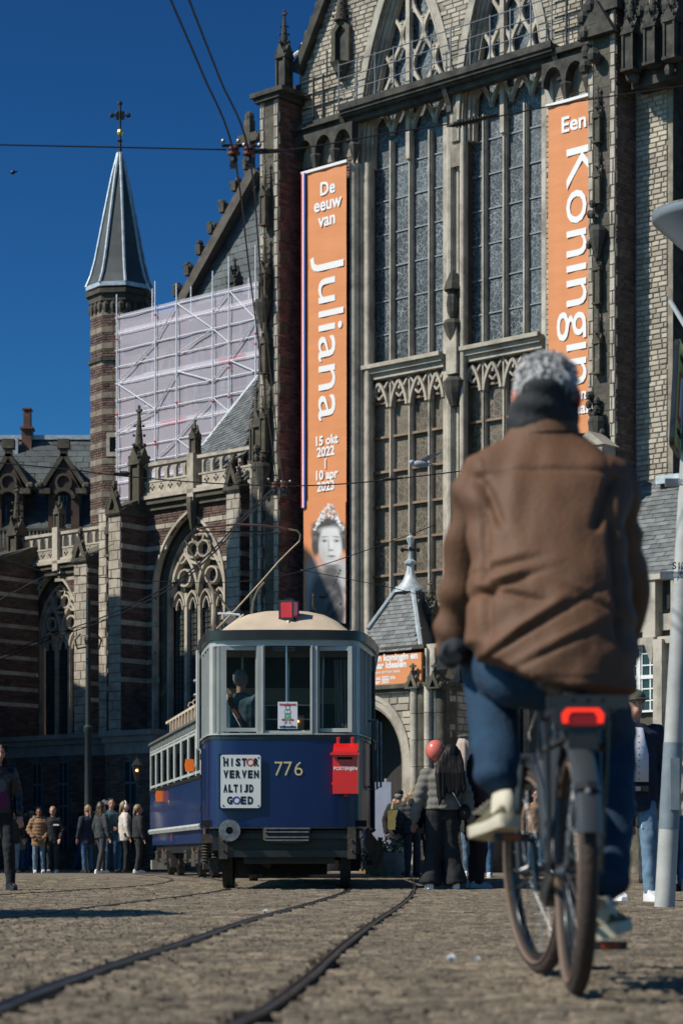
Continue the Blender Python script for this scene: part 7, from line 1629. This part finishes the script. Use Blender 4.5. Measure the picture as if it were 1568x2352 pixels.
FC = V((-.012,1.13,.35)); FT = MT.Rotation(math.radians(11), 4, 'Z') @ MT.Rotation(math.radians(-3), 4, 'Y')
bwheel(FC, FT)
def bt(nm, pts, r, mt_=bk_, **k): m = MB(); m.tube(pts, r, 10, **k); return m.build(nm, mt_, bike, smooth='auto')
BBp = V((0,.46,.29)); ST = V((0,.24,.86)); HD = V((0,.93,.90)); HB = V((0,.985,.70))
bt('seat_tube', [BBp, ST], .019, bg_); bt('down_tube', [BBp, BBp.lerp(HB,.5)+V((0,-.02,-.04)), HB], [.032,.036,.030], bg_); bt('top_tube', [ST.lerp(BBp,.42), HD.lerp(HB,.35)], .020, bg_); bt('head_tube', [HD+V((0,-.015,.04)), HB+V((0,.008,-.03))], .024, bg_)
bt('steerer', [HD, HD+V((0,-.03,.16))], .014); bt('battery', [V((-.02,.33,.40)), V((-.02,.20,.74))], .034, bg_, ry=.05)
for s in (-1,1):
    bt('chain_stay', [BBp+V((s*.03,0,0)), V((s*.055,.2,.33)), V((s*.065,0,.35))], .010); bt('seat_stay', [ST.lerp(BBp,.25)+V((s*.015,0,0)), V((s*.05,.1,.55)), V((s*.065,0,.35))], .009)
    P = [FT @ (V((s*.0+s*.035,-.02,.36)))+FC, FT @ V((s*.055,.0,.18))+FC, FT @ V((s*.058,0,0))+FC]; bt('fork_blade', P, [.016,.014,.009], bg_)
    bt('rack_strut', [V((s*.072,0,.35)), V((s*.085,-.06,.78))], .006); bt('rack_rail', [V((s*.07,-.34,.80)), V((s*.075,0,.80)), V((s*.04,.22,.80))], .009)
    bt('rack_strut', [V((s*.07,.02,.36)), V((s*.08,.12,.79))], .006)
bt('fork_crown', [FT @ V((-.045,-.02,.375))+FC, FT @ V((.045,-.02,.375))+FC], .02, bg_); bt('fork_steerer', [FT @ V((0,-.02,.375))+FC, HB], .017)
m = MB(); m.box(-.085,.085,-.30,.05,.795,.815); m.box(-.11,.11,-.32,-.28,.80,.835); m.build('rack_plate', black, bike)
for x in (-.04,0,.04): bt('rack_slat', [V((x,-.32,.82)), V((x,.15,.82))], .005)
m = MB(); m.rbox(-.09,.06,-.345,-.30,.755,.815,.02); m.box(-.05,.03,-.34,-.31,.70,.76); m.build('lamp_case', black, bike).location = (-.005,0,-.012)
m = MB(); r = lambda w_, h_, cz: [(-w_,cz-h_*1.0),(-w_*1.05,cz+h_*.2),(-w_*.8,cz+h_),(w_*.8,cz+h_),(w_*1.05,cz+h_*.2),(w_,cz-h_*1.0)]
o1 = r(.063,.025,.778); i1 = [(x*.72, z-.012 if z > .77 else z) for x, z in o1]; m.poly(o1+list(reversed(i1)), [], -.352, -.340)
m.build('tail_light', mat('tail_light', (.7,.02,.01), rough=.3, em=(1,.035,.01), ems=1.0), bike).matrix_local = MT.Translation((-.018,0,.775)) @ MT.Diagonal((.86,1,.8,1)) @ MT.Translation((0,0,-.775))
m = MB(); m.rbox(-.046,.046,-.349,-.338,.751,.782,.008); m.build('tail_reflector', mat('reflector', (.25,.01,.012), rough=.2, em=(.5,0,0), ems=.1), bike).location = (-.018,0,0)
# mudguards
def guard(T, a0, a1, r, w_, nm, mt_):
    m = MB(); rings = []
    for k in range(25):
        a = a0+(a1-a0)*k/24; rings.append([(x, (r+dz)*math.cos(a), (r+dz)*math.sin(a)) for x, dz in ((-w_,-.022),(-w_*.75,-.004),(0,.004),(w_*.75,-.004),(w_,-.022),(w_*.7,-.010),(0,-.002),(-w_*.7,-.010))])
    m.loft(rings); o = m.build(nm, mt_, bike, smooth='auto'); o.matrix_local = T
guard(MT.Translation((0,0,.35)), math.radians(60), math.radians(163), .382, .036, 'rear_mudguard', bg_); guard(MT.Translation(FC) @ FT, math.radians(50), math.radians(205), .378, .034, 'front_mudguard', bk_)
m = MB(); m.T = MT.Translation((0,0,.35)); rg = []
for a in (math.radians(140), math.radians(143.5)): rg.append([(x, (.388+dz)*math.cos(a), (.388+dz)*math.sin(a)) for x, dz in ((-.04,-.02),(-.028,0),(.0,.007),(.028,0),(.04,-.02),(0,-.015))])
m.loft(rg); m.build('guard_strap', black, bike)
m = MB(); m.ell((.0,-.315,.575), .009,.008,.009, 8, 6); m.build('guard_reflector', MC['nickel'], bike)
# cranks, pedals, chaincase, handlebar, saddle
m = MB(); m.T = MT.Translation(BBp) @ MT.Rotation(PI/2, 4, 'Y'); m.lathe([(.02,-.06),(.05,-.045),(.05,.045),(.09,.05),(.09,.058),(.02,.07)], n=24); m.build('motor', black, bike, smooth='auto')
PL, PR = BBp+V((-.10,.02,.165)), BBp+V((.10,-.02,-.165)); bt('crank', [BBp+V((-.07,0,0)), PL+V((.02,0,0))], .012); bt('crank', [BBp+V((.08,0,0)), PR+V((-.02,0,0))], .012)
for p, s in ((PL,-1),(PR,1)):
    m = MB(); m.box(p.x+s*.0-.005*s, p.x+s*.10, p.y-.045, p.y+.045, p.z-.013, p.z+.013); pe = m.build('pedal', black, bike); m = MB(); m.box(p.x+s*.02, p.x+s*.075, p.y-.049, p.y-.045, p.z-.008, p.z+.008); m.build('pedal_reflector', mat('pedal_orange', (.35,.06,.01), rough=.3), pe)
m = MB(); m.box(.06,.085,.0,.50,.25,.275); m.box(.06,.085,0,.5,.38,.40); m.build('chain', dirty, bike)
bt('handlebar', [V((-.31,.62,1.02)), V((-.30,.75,1.03)), V((-.20,.88,1.05)), V((0,.91,1.05)), V((.16,.88,1.05)), V((.21,.75,1.03)), V((.22,.62,1.02))], .012)
for s in (-1,1): bt('grip', [V((s*(.31 if s < 0 else .22),.60,1.02)), V((s*(.305 if s < 0 else .215),.73,1.03))], .018)
m = MB(); m.ell((0,.27,.915), .10,.10,.04, 14, 8); m.ell((0,.38,.92), .045,.13,.035, 12, 8); m.build('saddle', black, bike, smooth=True); bt('seat_post', [ST, V((0,.21,.92))], .014, steel)
m = MB(); m.tube([(-.09+.18*k/10, .02, .70+.035*math.sin(PI*k/10)) for k in range(11)], .012, 6); m.tube([(-.05,.03,.735),(-.06,.06,.86)], .010, 6); m.build('ring_lock', black, bike)
for pts in ([(.02,.95,1.0),(-.05,.98,.8),(-.02,.7,.6),(-.03,.46,.36)],[(-.02,.93,.98),(.05,1.0,.85),(.03,1.0,.72)],[(-.03,.3,.42),(-.05,.12,.5),(-.06,0,.38)]): bt('cable', [V(p) for p in pts], .003)
# ---------------------------------------------------------------- rider
rider = thing('person', 'grey-haired man in a brown jacket and blue jeans riding the bicycle, seen from behind', 'person', (0,0,0))
def rp(u, v, y): return V(((u-CU)/F*y, y, CH+(HV-v)/F*y))
jk = mat('jacket_brown', (.150,.068,.031), (.120,.056,.027), sc=3, rough=.72, bump=.15, bsc=60); scf = mat('scarf_black', (.016,.018,.020), (.028,.03,.032), sc=8, rough=.85, bump=.3, bsc=40)
HC = rp(1252, 908, 6.73)
b = MB(); b.ell(HC+V((0,0,.0)), .078,.098,.115, 16, 12); b.ell(HC+V((0,.06,-.06)), .05,.05,.05, 10, 8); b.ell(HC+V((0,.105,-.02)), .014,.02,.028, 8, 6)
for s in (-1,1): b.ell(HC+V((s*.095,-.03,-.015)), .014,.024,.032, 10, 8)
b.cap(rp(1248,1010,6.72), HC+V((0,-.01,-.06)), .062,.06, 12)
b.tube([rp(1262,1540,6.60), rp(1258,1350,6.62), rp(1252,1150,6.68), rp(1250,1030,6.72)], [.11,.15,.17,.08], 14, ry=[.09,.12,.11,.07], up=(0,1,0))
SL, EL, WL = rp(1095,1110,6.74), rp(1062,1345,6.86), rp(1038,1478,6.95); SR, ER, WR_ = rp(1405,1110,6.74), rp(1440,1345,6.86), rp(1425,1478,6.95)
HPl, KNl, ANl = rp(1195,1545,6.62), rp(1122,1530,7.03), rp(1142,1798,6.72); HPr, KNr, ANr = rp(1345,1560,6.62), rp(1398,1680,6.98), rp(1398,2045,6.62)
for S, E_, Wr in ((SL,EL,WL),(SR,ER,WR_)): b.cap(S,E_,.055,.045,10); b.cap(E_,Wr,.042,.032,10)
for a_, k_, n_ in ((HPl,KNl,ANl),(HPr,KNr,ANr)): b.cap(a_,k_,.07,.055,12); b.cap(k_,n_,.055,.036,10)
blob(b, 'body', mat('rider_skin', (.50,.20,.15), (.42,.15,.11), sc=12, rough=.5), rider, .010, 2)
m = MB(); m.ell(HC+V((.098,-.045,-.020)), .008,.02,.028, 8, 6); m.build('ear', mat('red_ear', (.55,.05,.05), rough=.5), rider, smooth=True)
for s in (-1,1): m = MB(); m.ell(HC+V((s*.03,.095,.01)), .011,.006,.007, 8, 5); m.build('eye', eye_m, rider)
# hands in dark gloves on the grips
gv = mat('glove', (.02,.025,.03), rough=.7)
for Wr, s in ((WL,-1),(WR_,1)):
    gx = BX+s*.31-(.0 if s < 0 else .09); m = MB(); p = V((gx, BY+.66, 1.055)); m.cap(Wr, p+V((0,-.03,-.005)), .036,.036, 8); m.tube([p+V((0,-.055,0)), p, p+V((0,.05,0))], [.036,.044,.036], 8, ry=[.02,.024,.02])
    for i in range(4): y_ = p.y-.045+.028*i; m.tube([(gx,y_,1.07),(gx+s*.035,y_,1.062),(gx+s*.045,y_,1.03),(gx+s*.02,y_,1.003),(gx-s*.005,y_,1.0)], [.013,.0125,.012,.011,.010], 6)
    m.tube([(gx-s*.02,p.y-.02,1.06),(gx-s*.04,p.y+.03,1.04),(gx-s*.02,p.y+.05,1.01)], [.014,.013,.011], 6); blob(m, 'glove', gv, rider, .0075, 1)
# jacket
c = MB()
rows = [(1592,1112,1456,6.50,.20),(1560,1088,1462,6.51,.21),(1500,1066,1462,6.53,.215),(1400,1068,1452,6.56,.21),(1300,1076,1444,6.60,.20),(1200,1072,1442,6.64,.175),(1130,1058,1452,6.68,.165),(1080,1066,1440,6.70,.145),(1045,1098,1398,6.715,.12),(1015,1145,1345,6.72,.10),(992,1166,1322,6.725,.088),(962,1172,1324,6.73,.084)]
P, rx, ry = [], [], []
for v, a, b_, y, dp in rows: k = F/y; P.append(rp((a+b_)/2, v, y)); rx.append((b_-a)/2/k); ry.append(dp)
rings = []
for p, a, d_ in zip(P, rx, ry):
    N_ = 28; ring = []
    for k in range(N_):
        t_ = 2*PI*k/N_; cx_, sy_ = math.cos(t_), math.sin(t_); e_ = .95; ring.append((p.x+a*math.copysign(abs(cx_)**e_, cx_), p.y+d_*math.copysign(abs(sy_)**e_, sy_), p.z))
    rings.append(ring)
for i, q in enumerate(rings[0]):   # hem rises on the left over the lifted thigh
    dx = max(0, (P[0].x+.02-q[0])/rx[0]); rings[0][i] = (q[0]-.02*dx, q[1], q[2]+.10*dx**1.6)
for i, q in enumerate(rings[1]): dx = max(0, (P[1].x-q[0])/rx[1]); rings[1][i] = (q[0], q[1], q[2]+.085*dx**1.6)
for i, q in enumerate(rings[2]): dx = max(0, (P[2].x-q[0])/rx[2]); rings[2][i] = (q[0], q[1], q[2]+.03*dx**1.6)
c.loft(rings)
for S, E_, Wr, s in ((SL,EL,WL,-1),(SR,ER,WR_,1)):
    c.cap(S+V((-s*.02,0,.0)), E_, .088, .076, 16); c.cap(E_, Wr, .076, .060, 16); c.cap(S+V((-s*.05,.0,.02)), S+V((s*.0,0,-.02)), .07, .085, 14)
def wr(co):
    x, y, z = co; xc = x-.62
    f = .010*noise.noise(V((x*4,y*4,z*4)))+.005*noise.noise(V((x*13,y*9,z*11)))
    # diagonal pulls across the lower back and folds at elbows
    lo = max(0, min(1, (1.38-z)/.3)); f += .0055*lo*math.sin((z*1.0-xc*.75+.05*noise.noise(V((x*5,0,z*5))))*46)*(.5+.5*noise.noise(V((x*3+4,0,z*3))))
    up = max(0, min(1, (z-1.25)/.2)); f += .008*up*math.sin((xc*1.0+.35*z*math.copysign(1,xc)+.04*noise.noise(V((x*4,1,z*4))))*48)*max(0, .3+noise.noise(V((x*3,7,z*2.2))))*min(1, abs(xc)*6)
    if abs(xc) > .19: f += .012*math.sin((z-abs(xc)*.5)*52+3*noise.noise(V((x*4,y*4,z*3))))*(.4+.6*noise.noise(V((x*5,y*5,z*5))))
    # yoke seam and creases beside the shoulder blades
    if y < P[6].y: 
        d_ = z-(1.565-.18*abs(xc)**2*2); f -= .007*math.exp(-(d_/.007)**2) if abs(xc) < .22 else 0
        for s in (-1,1):
            q = (xc-s*(.185-.33*(1.50-z))) ; w_ = math.exp(-(q/.018)**2)*max(0, min(1,(z-1.36)/.05))*max(0, min(1,(1.56-z)/.03)); f -= .026*w_
        for s in (-1,1): 
            q = xc-s*.195; w_ = math.exp(-(q/.014)**2)*max(0,min(1,(1.50-z)/.1))*max(0,min(1,(z-1.02)/.06)); f -= .022*w_
        for (zf, x0_, sl, am, L_) in ((1.20,-.15,.30,.022,.09),(1.165,-.12,-.25,.016,.08),(1.26,-.14,.2,.012,.08),(1.10,.0,.6,.010,.14),(1.06,-.08,.7,.012,.12),(1.01,.02,.5,.010,.14),(1.14,.13,-.5,.010,.1)):
            q = (z-zf)-(xc-x0_)*sl; f -= am*math.exp(-(q/.010)**2)*math.exp(-((xc-x0_)/L_)**2); f += am*.6*math.exp(-((q-.022)/.013)**2)*math.exp(-((xc-x0_)/L_)**2)
    d2_ = z-(.912+.0); f -= .004*math.exp(-(d2_/.004)**2)
    return f
blob(c, 'jacket', jk, rider, .0085, 4, wr)
m = MB(); rings = []
for v, hw_, dd, y in ((1004,84,.100,6.72),(985,80,.098,6.725),(966,78,.095,6.73),(960,76,.090,6.73)):
    p = rp(1248, v, y); rings.append([(p.x+hw_/F*y*math.cos(2*PI*k/28), p.y+dd*math.sin(2*PI*k/28), p.z+.008*math.cos(2*PI*k/28)) for k in range(28)])
m.loft(rings, caps=False); m.build('collar', jk, rider, smooth=True)
c = MB(); p0, p1 = rp(1246,975,6.73), rp(1246,905,6.72)
c.tube([rp(1248,990,6.73), rp(1247,965,6.73), rp(1247,935,6.725), rp(1246,906,6.72), rp(1246,890,6.72), rp(1246,884,6.72)], [.104,.108,.102,.092,.080,.05], 22, ry=[.104,.110,.112,.112,.108,.08], up=(0,1,0)); c.ell(rp(1310,950,6.73), .03,.05,.06, 10, 8); c.ell(rp(1182,962,6.72), .03,.05,.035, 10, 8)
blob(c, 'neck_warmer', scf, rider, .009, 3, lambda co: .007*noise.noise(V((co.x*10,co.y*10,co.z*22)))+.004*math.sin(co.z*90+co.x*20))
# hair: a base cap with hundreds of short locks
m = MB(); m.ell(HC+V((0,-.004,.018)), .086,.098,.098, 18, 12); m.ell(HC+V((0,-.015,-.02)), .083,.088,.07, 16, 10); hb = blob(m, 'hair', hairs['grey'], rider, .010, 1, lambda co: .006*noise.noise(co*26))
lk = mat('hair_lock_grey', (.62,.61,.60), (.18,.175,.17), sc=22, rough=.55, rnd=.2); m = MB()
for k in range(1500):
    z_ = R.uniform(-.62,1); a = R.uniform(0, 2*PI); q = math.sqrt(1-z_*z_); n_ = V((q*math.cos(a), q*math.sin(a), z_))
    if n_.y > .35 and z_ < .3: continue
    if z_ < -.35 and n_.y > -.2 and abs(n_.x) > .75: continue
    p = HC+V((0,-.004,.018))+V((n_.x*.087, n_.y*.099, n_.z*.099)); dn = V((R.uniform(-.5,.5)+n_.x*.3, R.uniform(-.5,.5), -.7+z_*.3)); dn = (dn-n_*dn.dot(n_)).normalized(); L_ = R.uniform(.022,.05); ou = R.uniform(.002,.011)*(1.7 if z_ > .6 else 1)
    m.cur = R.random(); m.tube([p-n_*.004, p+dn*L_*.5+n_*ou, p+dn*L_+n_*ou*R.uniform(.2,1.3)], [.0035,.0038,.0008], 4)
m.build('hair_locks', mat('hair_strand', (.68,.67,.66), (.20,.195,.19), sc=20, rough=.5, var=.45), rider, kind='stuff', recalc=False)
# jeans
dn_ = mat('rider_denim', (.012,.05,.10), (.007,.028,.06), sc=5, rough=.9, bump=.3, bsc=90); c = MB()
c.cap(HPl+V((0,0,.0)), KNl, .115,.092, 16); c.cap(KNl, ANl+V((.0,.0,.03)), .090,.072, 16); c.cap(HPr, KNr, .115,.09, 16); c.cap(KNr, ANr+V((0,0,.04)), .088,.066, 16); c.cap(rp(1230,1540,6.62), rp(1300,1540,6.62), .13,.13, 14)
def wj(co): return .009*noise.noise(V((co.x*8,co.y*8,co.z*9)))+.008*math.sin(co.z*70+6*noise.noise(V((co.x*6,co.y*6,co.z*4))))*max(0, noise.noise(V((co.x*4+3,co.y*4,co.z*7)))+.25)
blob(c, 'jeans', dn_, rider, .0095, 3, wj)
# shoes
suede = mat('olive_suede', (.14,.125,.062), (.10,.09,.045), sc=14, rough=.9, bump=.3, bsc=70); sole = mat('cream_sole', (.66,.60,.46), (.52,.46,.34), sc=9, rough=.7)
def shoe(heel, toe, roll=0, lab=None):
    d_ = (toe-heel); L_ = d_.length; x = d_.normalized(); y = V((0,0,1)).cross(x).normalized(); z = x.cross(y).normalized()
    T = MT(((x.x,y.x,z.x,heel.x),(x.y,y.y,z.y,heel.y),(x.z,y.z,z.z,heel.z),(0,0,0,1))) @ MT.Rotation(roll, 4, 'X')
    prof = [(0,.62),(.03,.82),(.12,.92),(.3,.90),(.5,.95),(.7,1.12),(.85,1.0),(.95,.66),(1.0,.25)]
    m = MB(); m.T = T; rings = []
    for t_, w_ in prof: s = .046*w_; zt = .042-.008*math.sin(PI*t_); zl = .012*max(0,(t_-.75)/.25)**2; rings.append([(t_*L_*1.04-.008,-s,zl+.008),(t_*L_*1.04-.008,-s*.9,zl),(t_*L_*1.04-.008,s*.9,zl),(t_*L_*1.04-.008,s,zl+.008),(t_*L_*1.04-.008,s*1.02,zt),(t_*L_*1.04-.008,-s*1.02,zt)])
    m.loft(rings); sh = m.build('sole', sole, rider, smooth='auto')
    m = MB(); m.T = T; rings = []
    for t_, w_, h_ in ((.01,.6,.095),(.05,.80,.10),(.14,.86,.10),(.26,.84,.102),(.42,.84,.092),(.58,.9,.075),(.74,1.0,.062),(.88,.85,.055),(.96,.5,.047)):
        s = .043*w_; rings.append([(t_*L_,s*math.cos(a)*(1 if a < .3 or a > PI-.3 else .92), .036+(h_-.036)*math.sin(a)**.8) for a in [PI*k/10 for k in range(11)]])
    m.loft(rings); m.build('shoe', suede, rider, smooth=True)
    m = MB(); m.T = T; rings = []
    for t_, s, zz in ((.002,.026,.04),(-.010,.028,.07),(-.006,.026,.10),(.004,.018,.122)): rings.append([(t_+.055-.055*math.cos(a), s*1.25*math.sin(a), zz) for a in [-PI*.62+PI*1.24*k/10 for k in range(11)]])
    m.loft(rings); m.build('heel_tab', sole, rider, smooth='auto')
    m = MB(); m.T = T
    for k in range(5): m.tube([(.10+.022*k,-.025,.103-.004*k),(.105+.022*k,.025,.103-.004*k)], .004, 5)
    m.build('laces', sole, rider)
shoe(rp(1172,1902,6.60), rp(1092,1936,6.80), .12); shoe(rp(1396,2155,6.50), rp(1425,2140,6.74), -.25)
for ob_ in list(TMP.collection.objects): bpy.data.objects.remove(ob_)
bpy.data.scenes.remove(TMP)
